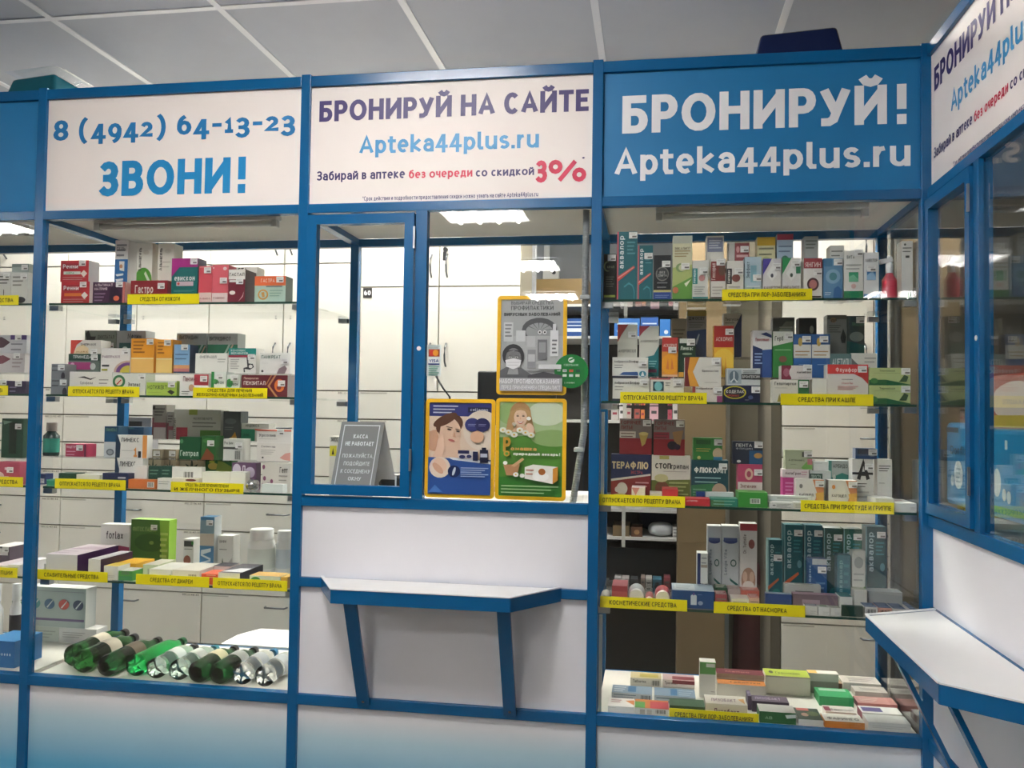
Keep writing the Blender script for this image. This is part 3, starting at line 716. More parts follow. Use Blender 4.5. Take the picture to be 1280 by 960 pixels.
def el(u, v, ru, rv, rot, c, n=20):
    r = math.radians(rot)
    return ('p', [(u+ru*math.cos(a)*math.cos(r)-rv*math.sin(a)*math.sin(r), v+ru*math.cos(a)*math.sin(r)+rv*math.sin(a)*math.cos(r)) for a in [2*math.pi*k/n for k in range(n)]], c)
pa = [('r', 0, 0, 1, .15, '3a3f86'), ('l', .06, .04, .46, .11, 3, 'd8d8ec'), ('r', .62, .05, .98, .105, '20254f'), ('t', 'collagen', .66, .06, .94, .09, 'd0d4ee'), ('l', .66, .125, .82, .125, 1, 'c0c4e0'),
      ('p', [(0, .15), (1, .15), (1, .62), (0, .62)], 'f3d9c4'), ('o', .85, .3, .3, .22, 'f6e4d4'), el(.12, .42, .2, .12, 0, SKD), ('p', [(.2, .38), (.5, .42), (.52, .62), (.05, .62)], SK),
      el(.33, .25, .22, .12, -10, HR), el(.33, .33, .19, .165, 12, SK), el(.26, .19, .20, .055, -18, HR), ('p', [(.13, .2), (.2, .2), (.17, .35), (.12, .3)], HR),
      ('p', [(.28, .26), (.38, .275), (.38, .283), (.28, .268)], '4a2f26'), ('p', [(.43, .285), (.51, .30), (.51, .307), (.43, .292)], '4a2f26'), el(.33, .295, .035, .010, 8, '4a3a34'), el(.47, .315, .03, .009, 8, '4a3a34'), ('p', [(.41, .31), (.44, .38), (.39, .375)], SKD), el(.37, .415, .055, .013, 10, 'c4716a'),
      ('p', [(.15, .4), (.23, .36), (.27, .5), (.2, .62), (.1, .6)], SK), ('o', .70, .24, .12, .075, '3a3f7e'), ('o', .86, .24, .12, .075, '2f3064'), ('l', .63, .235, .76, .25, 2, 'aab0d8'), ('l', .8, .235, .92, .25, 2, 'aab0d8'), ('o', .78, .37, .11, .065, 'e7b898'),
      ('p', [(0, .6), (.45, .61), (1, .66), (1, 1), (0, 1)], '2f57a0'), ('p', [(.3, .595), (1, .635), (1, .665), (.4, .625)], 'e8eaf2'), ('o', .19, .71, .17, .115, 'f0dccb'), el(.2, .68, .11, .07, 20, SK), el(.16, .72, .1, .04, 30, SKD), ('o', .42, .75, .1, .065, '1d2f62'), el(.42, .75, .02, .05, 25, 'd9e0ee'),
      ('r', .48, .52, .80, .62, 'eceef4'), ('r', .48, .52, .66, .555, '2a2c52'), ('o', .55, .59, .05, .02, '3a3c66'), ('o', .66, .585, .04, .018, '3a3c66'), ('r', .72, .53, .80, .63, '262a4c'), ('r', .83, .51, .96, .65, '1c1f38'), ('r', .86, .485, .93, .51, '15172a'), ('r', .84, .55, .95, .59, 'c8ccda'),
      ('l', .53, .71, .97, .80, 5, '9fb4dc'), ('p', [(.02, .98), (.12, .9), (.25, .98)], '4a78bc')]
poster(-.6145, -.4205, 1.3185, 1.588, '2f57a0', pa, 'yellow framed poster of a woman with dark bottle and blue lower half')
pb = [('p', [(0, 0), (1, 0), (1, .4), (0, .4)], 'b9cf9c'), ('o', .75, .12, .3, .13, 'dfe9cf'), ('o', .15, .12, .18, .12, '9fbf7c'), ('p', [(0, .38), (.4, .36), (1, .42), (1, 1), (0, 1)], '5f9a3c'), ('o', .85, .38, .35, .09, '9dbb78'), ('p', [(0, .8), (1, .78), (1, 1), (0, 1)], '3f8a35'),
      el(.33, .13, .17, .13, 0, 'b98c5c'), ('p', [(.17, .1), (.25, .08), (.23, .30), (.1, .33), (.13, .2)], 'c49a68'), ('p', [(.42, .08), (.49, .1), (.53, .22), (.58, .34), (.43, .31)], 'c49a68'), ('p', [(.27, .24), (.4, .24), (.46, .32), (.2, .32)], 'e8bc9c'), el(.335, .165, .105, .098, 0, 'f4d2b8'), ('p', [(.22, .14), (.26, .075), (.335, .06), (.41, .075), (.45, .14), (.40, .095), (.335, .085), (.27, .095)], 'c49a68'), el(.29, .15, .022, .007, 0, '5a4236'), el(.38, .15, .022, .007, 0, '5a4236'), ('p', [(.26, .136), (.29, .128), (.32, .135), (.29, .132)], '8a6444'), ('p', [(.35, .135), (.38, .128), (.41, .136), (.38, .132)], '8a6444'), ('p', [(.335, .16), (.348, .187), (.322, .187)], 'e8b898'), ('p', [(.28, .202), (.335, .21), (.39, .202), (.365, .228), (.335, .235), (.305, .228)], 'c8605a'), ('p', [(.29, .206), (.335, .213), (.38, .206), (.36, .22), (.335, .224), (.31, .22)], 'fdfaf6'), el(.49, .28, .07, .05, 30, 'f0cdb2'),
      ] + [('o', .06+.09*k, .30+.025*((k*7) % 3), .055, .028, 'f2f2e6') for k in range(6)] + [('o', .06+.09*k, .30+.025*((k*7) % 3), .018, .009, 'e8c040') for k in range(6)] + [('o', .24, .235, .035, .02, 'f6f6ee'), ('o', .47, .175, .035, .02, 'f6f6ee'),
      ('T', 'Р', .07, .375, .19, .53, 'c99a3c'), ('T', 'омашка', .19, .475, .60, .515, 'e0a45c'), ('T', 'природный лекарь!', .235, .535, .97, .565, 'f4f6ea'), ('o', .13, .55, .05, .03, 'c99a3c'), ('o', .13, .55, .025, .015, '5f9a3c'),
      ('p', [(.08, .67), (.34, .66), (.3, .78), (.13, .78)], 'b98a62'), ('p', [(.2, .68), (.38, .59), (.41, .61), (.26, .69)], 'd0a67c'), ('o', .11, .65, .035, .02, 'f6f6ee'), ('o', .28, .77, .045, .024, 'f6f6ee'), ('o', .28, .77, .014, .008, 'e8c040'), ('o', .38, .78, .04, .022, 'f6f6ee'),
      ('p', [(.42, .69), (.55, .66), (.94, .68), (.94, .82), (.86, .86), (.42, .81)], 'f0efe6'), ('p', [(.86, .70), (.94, .68), (.94, .82), (.86, .86)], 'd9963c'), ('o', .67, .785, .13, .05, 'fbfbf6'), ('o', .69, .735, .055, .035, 'b06a34'), ('l', .44, .72, .56, .76, 2, 'b5654a'), ('l', .05, .89, .95, .96, 3, '9cc48a')]
poster(-.4185, -.2265, 1.3185, 1.592, '5f9a3c', pb, 'yellow framed green poster of a smiling woman with daisies and a carton')
pc = [('r', 0, 0, 1, 1, 'b4b4b6'), ('t', 'ВЫБИРАЙ СРЕДСТВА', .16, .02, .84, .055, '505054'), ('t', 'ПРОФИЛАКТИКИ', .16, .07, .84, .115, '38383c'), ('T', 'ВИРУСНЫХ ЗАБОЛЕВАНИЙ', .05, .145, .95, .18, '2c2c30'),
      ('o', .62, .33, .28, .13, '5c5c60'), ('o', .62, .35, .22, .095, 'a9a9ac')] + [('p', [(.62, .345), (.62+.27*math.cos(a), .335-.125*math.sin(a)), (.62+.27*math.cos(a+.07), .335-.125*math.sin(a+.07))], '5c5c60') for a in (.1, .6, 1.1, 1.6, 2.1, 2.6)] + [('r', .1, .40, 1, .78, 'c0c0c2'),
      ('r', .05, .25, .2, .46, 'd6d6d8'), ('l', .07, .28, .18, .4, 4, '8a8a8e'), ('r', .25, .34, .40, .46, 'dcdcde'), ('r', .42, .40, .56, .52, 'cacacc'), ('o', .63, .36, .03, .022, 'f2f2f2'), ('o', .71, .36, .03, .022, 'f2f2f2'), ('o', .63, .36, .015, .011, '333333'), ('o', .71, .36, .015, .011, '333333'),
      ('r', .60, .44, .75, .66, '7c7c80'), ('r', .62, .47, .73, .58, 'a4a4a8'), ('r', .44, .55, .57, .75, '98989c'), ('r', .45, .6, .56, .68, 'c8c8ca'), ('r', .80, .34, .93, .62, 'e6e6e8'), ('r', .84, .27, .89, .34, 'dcdcde'), ('l', .83, .45, .91, .58, 4, '707074'), ('r', .62, .71, .98, .76, 'e0e0e2'),
      ('p', [(0, .78), (.1, .74), (.35, .75), (.5, .82), (.5, .9), (0, .9)], '6a6a6e'), el(.21, .615, .175, .125, 0, '3c3c40'), ('p', [(.15, .74), (.28, .74), (.3, .82), (.12, .82)], 'a4a4a6'), el(.215, .645, .125, .112, 0, 'b8b8ba'), ('p', [(.09, .6), (.12, .56), (.31, .56), (.34, .6), (.3, .575), (.215, .56), (.13, .575)], '3c3c40'), ('p', [(.085, .665), (.215, .645), (.345, .665), (.325, .735), (.215, .765), (.105, .735)], 'e2e2e4'), ('l', .12, .69, .31, .72, 2, 'c8c8ca'), el(.165, .635, .026, .008, 0, 'ececec'), el(.265, .635, .026, .008, 0, 'ececec'), el(.165, .635, .011, .007, 0, '2c2c30'), el(.265, .635, .011, .007, 0, '2c2c30'), ('p', [(.13, .622), (.165, .612), (.2, .62), (.165, .617)], '3a3a3e'), ('p', [(.23, .62), (.265, .612), (.3, .622), (.265, .617)], '3a3a3e'),
      ('p', [(.45, .83), (.7, .79), (1, .83), (1, .88), (.45, .88)], '4c4c50'), ('r', 0, .86, 1, 1, 'aeaeb0'), ('t', 'НАБОР ПРОТИВОПОКАЗАНИЯ', .0, .87, .95, .92, 'ececee'), ('t', 'ПЕРЕД ПРИМЕНЕНИЕМ СПЕЦИАЛИСТ', .03, .94, .97, .985, 'e4e4e6')]
poster(-.4185, -.2285, 1.6015, 1.870, 'b4b4b6', pc, 'yellow framed grey poster of a woman in a face mask')
# round green bank sticker
A = atY(714, 464, .0143); m = MB(); R = .0455
m.lathe((A.x, .0149, A.z), (0, -1, 0), [(0, R), (.0006, R)], mat('0f8a3c', .3), 40)
F = Face((A.x-R, .0143, A.z+R), (2*R, 0, 0), (0, 0, -2*R), (0, -1, 0))
draw(m, F, [('o', .5, .17, .09, .08, 'eef6ee'), ('p', [(.42, .17), (.58, .1), (.58, .14), (.46, .2)], '0f8a3c'), ('t', 'СБЕРБАНК', .28, .29, .72, .345, 'bfe0c6')] + [('r', x, y, x+.12, y+.075, c) for x, y, c in ((.08, .46, '0f8a3c'), (.25, .45, 'e4efe4'), (.44, .45, 'd86a4a'), (.64, .45, '2a5a4a'), (.25, .59, 'e4efe4'), (.44, .59, 'dfe6ea'), (.63, .59, 'e8ecd8'))] + [('T', 'VISA', .27, .47, .36, .51, '203a8a'), ('t', 'МИР', .08, .47, .19, .51, 'ffffff'), ('t', '1 МИН', .3, .82, .6, .865, 'd8ecd8')], .3)
tag(m.build('bank_sticker'), 'round green bank card sticker on the glass beside the posters', 'sticker')
# card sticker
A = atY(533, 431, .0145); B = atY(551, 470, .0145); m = MB(); m.box(A.x+.002, B.x, .0142, .0148, B.z, A.z, mat('e9efee', .35))
draw(m, Face((A.x+.002, .0142, A.z), (B.x-A.x-.002, 0, 0), (0, 0, B.z-A.z), (0, -1, 0)), [('l', .12, .04, .9, .1, 2, '8a9a98'), ('r', .12, .14, .9, .38, 'b5523a'), ('o', .38, .26, .2, .1, 'd8342a'), ('o', .62, .26, .2, .1, 'f0a030'), ('r', .12, .41, .9, .64, 'f8f8f8'), ('T', 'VISA', .18, .46, .84, .56, '22408e'), ('r', .12, .60, .9, .64, '22408e'), ('l', .15, .7, .88, .96, 5, '86b4a4')], .3)
tag(m.build('card_sticker'), 'small white payment card sticker on the glass beside the mullion', 'sticker')
# closed notice: bent grey card
DZ = ZW1-.006
P = [atY(413, 606, .10), atY(467, 606, .10), atY(478, 529, .10), atY(422, 527, .10)]
nx0, nx1 = P[0].x, P[1].x; nh = P[3].z-DZ
t = empty('closed_notice', ((nx0+nx1)/2, .12, DZ), 'grey bent card notice with white lettering standing inside the left window', 'notice')
GN = mat('8d8a88', .5); lean = .045; sh = P[3].x-P[0].x
m = MB(); a0 = Vector((nx0, .09, DZ)); a1 = Vector((nx1, .09, DZ)); b1 = Vector((nx1+sh, .09+lean, DZ+nh)); b0 = Vector((nx0+sh, .09+lean, DZ+nh)); n = (a1-a0).cross(b0-a0).normalized(); k = n*.002
m.mesh([a0, a1, b1, b0, a0-k, a1-k, b1-k, b0-k], [(0,1,2,3),(7,6,5,4),(0,4,5,1),(1,5,6,2),(2,6,7,3),(3,7,4,0)], GN)
F = Face(b0, b1-b0, a0-b0, n)
FV = (P[3].z-P[0].z)/(P[3].z-DZ)
F.v = F.v*1.0
def _sc(a): return a[:-5]+tuple(x*FV if i in (1, 3) else x for i, x in enumerate(a[-5:-1]))+a[-1:]
draw(m, F, [_sc(q) for q in [('r', .08, .05, .92, .065, 'efefef'), ('r', .08, .065, .1, 1.05, 'efefef'), ('r', .9, .065, .92, 1.05, 'efefef'), ('T', 'КАССА', .34, .2, .68, .265, 'f4f4f4'), ('T', 'НЕ РАБОТАЕТ', .18, .315, .84, .38, 'f4f4f4'), ('t', 'ПОЖАЛУЙСТА,', .16, .51, .88, .57, 'eeeeee'), ('t', 'ПОДОЙДИТЕ', .22, .63, .82, .69, 'eeeeee'), ('t', 'К СОСЕДНЕМУ', .18, .75, .86, .81, 'eeeeee'), ('t', 'ОКНУ', .38, .865, .68, .925, 'eeeeee')]])
m.build('notice_sheet', t)
m = MB(); c0_ = b0-k; c1_ = b1-k; d0 = Vector((nx0+sh+.02, .09+lean+.08, DZ)); d1 = Vector((nx1+sh+.02, .09+lean+.08, DZ)); kk = Vector((0, .002, 0))
m.mesh([c0_, c1_, d1, d0, c0_+kk, c1_+kk, d1+kk, d0+kk], [(0,1,2,3),(7,6,5,4),(0,4,5,1),(1,5,6,2),(2,6,7,3),(3,7,4,0)], mat('a19e9b', .5)); m.build('rear_leg', t)
# card terminal, monitor, cord, carton on the desk
A = atY(472, 592, .2); B = atY(506, 606, .2)
t = empty('card_terminal', ((A.x+B.x)/2, .24, DZ), 'black rounded device lying on the desk beside the grey notice', 'device')
MB().box(A.x, B.x, .2, .29, DZ, DZ+(A.z-DZ), mat('1d1e1e', .4), bev=.012).build('body', t)
MB().box(B.x-.03, B.x-.026, .198, .2, DZ+.004, A.z-.006, mat('c0c4c4', .3)).build('trim_line', t)
pillow('crumpled_slip', (A.x+.045, .16, DZ+.008), (.045, .02, .008), mat('b9c4c8', .6), 'crumpled pale receipt slip in front of the black device', 'slip', 2.2, .1)
A = atY(598, 464, .40)
t = empty('computer_monitor', (A.x+.12, .41, DZ), 'black computer monitor half hidden behind the yellow framed posters', 'monitor')
MB().box(A.x, A.x+.25, .385, .41, A.z-.17, A.z, mat('15161a', .3), bev=.006).build('screen', t)
MB().box(A.x+.11, A.x+.14, .395, .405, DZ+.008, A.z-.16, mat('1c1d20', .4)).build('stand', t)
MB().box(A.x+.05, A.x+.20, .34, .45, DZ, DZ+.008, mat('1c1d20', .4), bev=.003).build('base', t)
A = atY(545, 470, .3); B = atY(562, 496, .3)
m = MB().sweep([(A.x, .3, A.z), ((A.x+B.x)/2, .3, (A.z+B.z)/2-.004), (B.x, .3, B.z), (B.x+.03, .32, DZ+.06), (B.x+.035, .33, DZ+.003)], .003, BLACK, 8)
tag(m.build('desk_cord'), 'thin black cord rising behind the blue poster from the desk', 'wire')  # a thin black cord standing up from the desk
A = atY(397, 545, .3); B = atY(411, 606, .3)
A.x = max(A.x, -.93)
m = MB().box(A.x-.03, B.x, .3, .36, DZ, A.z, mat('dedbd2', .5)); draw(m, Face((A.x-.03, .3, A.z), (B.x-A.x+.03, 0, 0), (0, 0, DZ-A.z), (0, -1, 0)), [('r', .4, .18, .98, .38, 'd8d02a'), ('p', [(.6, .35), (.7, .22), (.8, .35)], '222222'), ('T', 'ОСКАС', .3, .02, .9, .1, '3a3a3a')])
tag(m.build('medicine_carton'), 'white carton with yellow warning mark on the desk left of the notice', 'carton')
# corrugated hose
m = MB(); pts = []; rad = []
path = [atY(733, 263, .06), atY(731, 400, .06), atY(730, 540, .06), atY(722, 590, .06), atY(716, 622, .06)]
path[-1].z = DZ+.0005
L = 0; seg = []
for a, b in zip(path[:-1], path[1:]):
    d = (b-a).length; n = max(int(d/.0022), 1)
    for i in range(n): pts.append(a+(b-a)*(i/n)); rad.append(.0085 if (len(rad) % 3) else .0102)
pts.append(path[-1]); rad.append(.009)
m.sweep(pts, .009, mat('8f9294', .5), 10, radii=rad); hz = m.build('corrugated_hose'); tag(hz, 'grey corrugated cable hose running down behind the window post', 'hose')
for q in (atY(731.5, 372, .06), atY(724, 562, .06)): MB().box(q.x-.014, q.x+.014, .046, .074, q.z-.006, q.z+.006, mat('b5b8b8', .4), bev=.003).build('hose_clip', hz)

# ---- wrapped packs on top of the frame
TOPZ = ZT1
sh_ = MB().box(.2, .6, T, .44, TOPZ-.03, TOPZ-.012, mat('1d4f7c', .5)).build('roof_board', c3)
A = atY(940, 60, .12); B = atY(1056, 60, .12); zt = atY(1000, 40, .12).z
def wedge(x0, x1, y0, y1, z0, z1, lean, mt, name, label, cat):
    bm = bmesh.new(); bmesh.ops.create_cube(bm, size=1)
    for v in bm.verts:
        u = v.co.z+.5; x = (x0+x1)/2+v.co.x*((x1-x0)-2*lean*u)
        v.co = Vector((x, (y0+y1)/2+v.co.y*(y1-y0)*(1-.2*u), z0+(z1-z0)*u+(.012*v.co.x*u)))
    bmesh.ops.bevel(bm, geom=list(bm.edges), offset=.012, segments=3, profile=.6, affect='EDGES'); bm.verts.index_update()
    zb = min(v.co.z for v in bm.verts)
    m = MB(); m.mesh([(v.co.x, v.co.y, v.co.z-zb+z0) for v in bm.verts], [[v.index for v in f.verts] for f in bm.faces], mt, True); bm.free(); return tag(m.build(name), label, cat)
NAVY = mat('17244f', .22, 'plastic')
o = wedge(A.x, B.x, .08, .36, TOPZ-.012, zt, .022, NAVY, 'wrapped_pack', 'dark navy film-wrapped pack lying on top of the right case', 'pack')
A = atY(12, 110, .12); B = atY(103, 105, .12); zt = atY(50, 97, .12).z
MB().box(-2.3, -1.826, T, .44, TOPZ-.03, TOPZ-.012, mat('1d4f7c', .5)).build('roof_board', c0)
o = wedge(A.x, min(B.x, -1.83), .08, .34, TOPZ-.012, zt, .02, mat('155a68', .25, 'plastic'), 'wrapped_pack', 'dark teal pack in torn film on top of the far left case', 'pack')
m = MB(); m.sweep([(B.x-.12, .2, zt+.001), (B.x-.06, .2, zt+.012), (B.x-.02, .2, zt-.004), (B.x+.012, .2, TOPZ-.004)], .004, FILM, 8); 
m.mesh([(A.x+.02, .07, zt+.003), (B.x-.06, .07, zt+.014), (B.x-.02, .07, zt-.002), (B.x-.02, .36, zt-.002), (B.x-.06, .36, zt+.014), (A.x+.02, .36, zt+.003)], [(0, 1, 4, 5), (1, 2, 3, 4)], FILM, True); m.build('loose_film', o)

# ---- packs behind the glass of the right booth
def booth_pack(px0, px1, py0, py1, X, col, z0, art, label, d=.12):
    a = atX(px0, py0, X); b = atX(px1, py0, X); z1 = a.z
    y0, y1 = sorted((a.y, b.y)); m = MB(); m.box(X, X+d, y0, y1, z0, z1, mat(col, .3, 'plastic'), bev=.012)
    draw(m, Face((X, y1, z1), (0, y0-y1, 0), (0, 0, z0-z1), (-1, 0, 0)), art, .3)
    return tag(m.build('diaper_pack'), label, 'pack')
DZR = ZW1-.004
OV = [('o', .5, .62, .16, .17, 'dfeaee'), ('l', .42, .55, .58, .7, 4, '9ab4c0'), ('o', .28, .7, .06, .07, 'cfe0e6')]
booth_pack(1182, 1216, 528, 640, .84, '2586bd', DZR, [('r', .04, .06, .5, .12, '1c3f5c'), ('t', 'Dorfix', .2, .28, .8, .38, '15324a')]+OV, 'blue film pack with one large white oval behind the right window leaf')
booth_pack(1236, 1330, 536, 690, .84, '1f95cc', DZR, [('r', .25, .12, .29, .22, 'dfe8ea'), ('o', .13, .6, .06, .16, 'e4eeee'), ('o', .24, .72, .03, .07, 'd4e4e8'), ('o', .31, .74, .03, .07, 'd4e4e8'), ('r', 0, .86, 1, .93, '43a98a')], 'wide blue film pack with white ovals at the right picture edge')
a = atX(1236, 470, .86); b = atX(1330, 500, .86); zb = atX(1236, 536, .84).z+.0006
m = MB(); m.box(.86, .95, min(a.y, b.y), max(a.y, b.y), zb, a.z, mat('a8503f', .35, 'plastic'), bev=.01); draw(m, Face((.86, max(a.y, b.y), a.z), (0, -abs(a.y-b.y), 0), (0, 0, zb-a.z), (-1, 0, 0)), [('o', .4, .5, .36, .36, 'ddd0c4'), ('r', 0, .75, 1, .97, 'c9b23a')], .35)
tag(m.build('diaper_pack'), 'red pack with yellow band lying on the wide blue pack', 'pack')

# white low table in the staff aisle, seen past the bottles
t = empty('side_table', (-1.22, .62, 0), 'white low table behind the rear edge of the left case floor', 'table')
MB().prism([(-1.44, .48), (-.99, .48), (-.99, .70), (-1.40, .70), (-1.44, .60)], .735, .755, mat('f4f2ee', .4, 'lam')).build('table_top', t)
for x, y in ((-1.40, .50), (-1.03, .50), (-1.38, .67), (-1.03, .67)): MB().box(x, x+.025, y, y+.025, 0, .735, STEEL).build('leg', t)

# ================================================================== GOODS
ROW = {1: .055, 2: .13, 3: .205, 4: .29}
def sticker(parent, u, v, x0, x1, y, z0, z1):
    w, h = .022, .017
    cx = x0+(x1-x0)*u; cz = z1-(z1-z0)*v
    cx = min(max(cx, x0+w/2), x1-w/2) if x1-x0 > w else (x0+x1)/2
    w = min(w, x1-x0)
    m = MB(); m.box(cx-w/2, cx+w/2, y-.0042, y-.0036, cz-h/2, cz+h/2, mat('f4f2f0', .5))
    draw(m, Face((cx-w/2, y-.0042, cz+h/2), (w, 0, 0), (0, 0, -h), (0, -1, 0)), [('l', .1, .2, .85, .38, 2, 'b4b0ac'), ('r', .4, .58, .92, .84, '7c7874')])
    m.build('price_sticker', parent)
class Goods:
    def __init__(s, z, place, ox, oy, sc, tiers=None, tx=None):
        s.z = z; s.place = place; s.g = (ox, oy, sc); s.items = []; s.keys = {}
        s.tier = tiers or {}
        k = SHELF.index(z); s.rplace = place if 'far' not in place else ', %s shelf, far left case' % ('top', 'second', 'third', 'fourth', 'floor')[k]
    def px(s, x, y): return s.g[0]+x/s.g[2], s.g[1]+y/s.g[2]
    def add(s, g, rows):
        s.g = g
        for r in rows:
            x0, y0, x1, row, sup, base, art, desc = r[:8]; o = r[8] if len(r) > 8 else {}
            a = s.px(x0, y0); b = s.px(x1, y0)
            if row == 'b':
                q = s.px((x0+x1)/2, o['b']); Y = min(max(atZ(q[0], q[1], s.z).y, .045), .37)
            else: Y = ROW.get(row, row)
            A = atY(a[0], (a[1]), Y); B = atY(b[0], b[1], Y)
            if sup == 0: zb = s.z
            elif sup == 'r': zb = s.z+s.tier[row]
            else: zb = s.keys[sup]['z1']
            d = o.get('d', .05 if row in (1, 2, 3) else .045)
            lo, hi = next((p+H2+.003, q-H2-.003) for p, q in zip(XP[:-1], XP[1:]) if p <= (A.x+B.x)/2 < q)
            if hi > .6: hi = .664
            A.x = max(A.x, lo); B.x = min(B.x, hi)
            it = dict(x0=A.x, x1=B.x, y0=Y, y1=Y+d, z0=zb+.0004, z1=(A.z+B.z)/2, base=base, art=art, desc=desc, o=o)
            if it['z1'] < it['z0']+.008: print('THIN', s.place, desc, round(it['z1']-it['z0'], 3)); it['z1'] = it['z0']+.012
            if 'zt' in o: it['z1'] = s.keys[o['zt']]['z1']-.0003
            s.items.append(it)
            if 'k' in o: s.keys[o['k']] = it
    def resolve(s):
        L = s.items
        for _ in range(3):
            for i in range(len(L)):
                for j in range(i+1, len(L)):
                    a, b = L[i], L[j]
                    if min(a['z1'], b['z1'])-max(a['z0'], b['z0']) < 0 or min(a['y1'], b['y1'])-max(a['y0'], b['y0']) < 0: continue
                    ov = min(a['x1'], b['x1'])-max(a['x0'], b['x0'])
                    if ov <= -.0004: continue
                    if ov > .55*min(a['x1']-a['x0'], b['x1']-b['x0']):
                        f, r = (a, b) if a['y0'] <= b['y0'] else (b, a)
                        if r['y0']-f['y0'] > .012: f['y1'] = r['y0']-.001
                        else: print('CLASH', s.place, '|', a['desc'], '|', b['desc'], round(ov, 3))
                        continue
                    l, r = (a, b) if a['x0'] < b['x0'] else (b, a)
                    mid = (l['x1']+r['x0'])/2; l['x1'] = mid-.0004; r['x0'] = mid+.0004
    def build(s):
        s.resolve()
        for it in s.items:
            o = it['o']; x0, x1, y0, y1, z0, z1 = (it[k] for k in ('x0', 'x1', 'y0', 'y1', 'z0', 'z1'))
            m = MB(); kind = o.get('kind', 'box')
            label = it['desc']+s.place
            if kind == 'box':
                m.box(x0, x1, y0, y1, z0, z1, mat(it['base']), mat(o['side']) if 'side' in o else None, mat(o['top']) if 'top' in o else None)
                draw(m, Face((x0, y0, z1), (x1-x0, 0, 0), (0, 0, z0-z1), (0, -1, 0)), it['art'])
                if 'tart' in o: draw(m, Face((x0, y1, z1), (x1-x0, 0, 0), (0, y0-y1, 0), (0, 0, 1)), o['tart'])
                ob = m.build('medicine_carton'); tag(ob, label, 'carton')
                pr = o.get('pr', None if (z1-z0 < .03 or x1-x0 < .022) else (.8, .14))
                if pr: sticker(ob, pr[0], pr[1], x0, x1, y0, z0, z1)
            elif kind == 'jar':
                cx, r = (x0+x1)/2, (x1-x0)/2; h = z1-z0; cy = y0+r
                m.lathe((cx, cy, z0), (0, 0, 1), [(0, r*.95), (.003, r), (h*.62, r), (h*.72, r*.93), (h*.76, r*.8)], mat(it['base'], .35), 24)
                ob = m.build('medicine_jar'); tag(ob, label, 'jar')
                c = MB(); c.lathe((cx, cy, z0+h*.76), (0, 0, 1), [(0, r*.86), (h*.22, r*.86), (h*.24, r*.8)], mat('f6f6f4', .3), 24); c.build('lid', ob)
                c = MB(); c.lathe((cx, cy, z0+h*.12), (0, 0, 1), [(0, r*1.006), (h*.45, r*1.006)], mat(o.get('lab', 'dfe6e0'), .4), 24, cap=False); c.build('paper_label', ob)
            elif kind == 'spray':
                cx, r = (x0+x1)/2, (x1-x0)*.42; h = z1-z0; cy = y0+r
                m.lathe((cx, cy, z0), (0, 0, 1), [(0, r), (h*.45, r), (h*.55, r*.6), (h*.6, r*.45)], mat(it['base'], .3), 20); ob = m.build('spray_bottle'); tag(ob, label, 'bottle')
                c = MB(); c.lathe((cx, cy, z0+h*.6), (0, 0, 1), [(0, r*.5), (h*.22, r*.5), (h*.25, r*.3), (h*.4, r*.3)], mat('e6e6e4', .35), 16); c.bar((cx-r*1.3, cy, z0+h*.86), (cx+r*.4, cy, z0+h*.92), .012, .012, mat('e6e6e4', .35)); c.build('pump_head', ob)
                c = MB(); c.lathe((cx, cy, z0+h*.06), (0, 0, 1), [(0, r*1.01), (h*.36, r*1.01)], mat(o.get('lab', 'c43a4c'), .35), 20, cap=False); c.build('paper_label', ob)
            elif kind == 'bottle':
                cx, r = (x0+x1)/2, (x1-x0)/2; h = z1-z0; cy = y0+r
                m.lathe((cx, cy, z0), (0, 0, 1), [(0, r*.92), (.004, r), (h*.6, r), (h*.7, r*.6), (h*.74, r*.55)], mat(it['base'], .25), 18); ob = m.build('medicine_bottle'); tag(ob, label, 'bottle')
                c = MB(); c.lathe((cx, cy, z0+h*.74), (0, 0, 1), [(0, r*.68), (h*.26, r*.66)], mat(o.get('cap', 'd9d6d2'), .4), 16); c.build('cap', ob)
                c = MB(); c.lathe((cx, cy, z0+h*.1), (0, 0, 1), [(0, r*1.01), (h*.42, r*1.01)], mat(o.get('lab', '2f8a78'), .4), 18, cap=False); c.build('paper_label', ob)
            elif kind == 'lyingjar':
                r = (x1-x0)/2; cx = (x0+x1)/2; zc = z0+r
                m.lathe((cx, y0+.014, zc), (0, 1, 0), [(0, r*.9), (.006, r), (.06, r), (.066, r*.85)], mat(it['base'], .3), 22); ob = m.build('cosmetic_jar'); tag(ob, label, 'jar')
                c = MB(); c.lathe((cx, y0, zc), (0, 1, 0), [(0, r*.86), (.014, r*.9)], mat(o.get('cap', 'ece6e0'), .3), 22); c.build('lid', ob)
            elif kind == 'pouch':
                c = ((x0+x1)/2, y0+.02, (z0+z1)/2); pillow('foil_pouch', c, ((x1-x0)/2, .025, (z1-z0)/2), mat(it['base'], .25, 'metal'), label, 'pouch', 2.2, .06)
        # clear steps
        for row, h in s.tier.items():
            xs = [(i['x0'], i['x1']) for i in s.items if abs(i['y0']-ROW[row]) < 1e-6]
            if not xs: continue
            a = min(x[0] for x in xs)-.004; b = max(x[1] for x in xs)+.004; y0, y1 = ROW[row]-.006, ROW[row]+.066; z = s.z+h; m = MB()
            t = empty('acrylic_riser', ((a+b)/2, y0, s.z), 'clear acrylic step under the %s row%s' % ({2: 'second', 3: 'third', 4: 'fourth'}[row], s.rplace), 'riser')
            MB().box(a, b, y0, y1, z-.003, z, ACRYL).build('step_top', t)
            MB().box(a, a+.003, y0, y1, s.z+.0003, z-.003, ACRYL).build('step_leg', t); MB().box(b-.003, b, y0, y1, s.z+.0003, z-.003, ACRYL).build('step_leg', t)
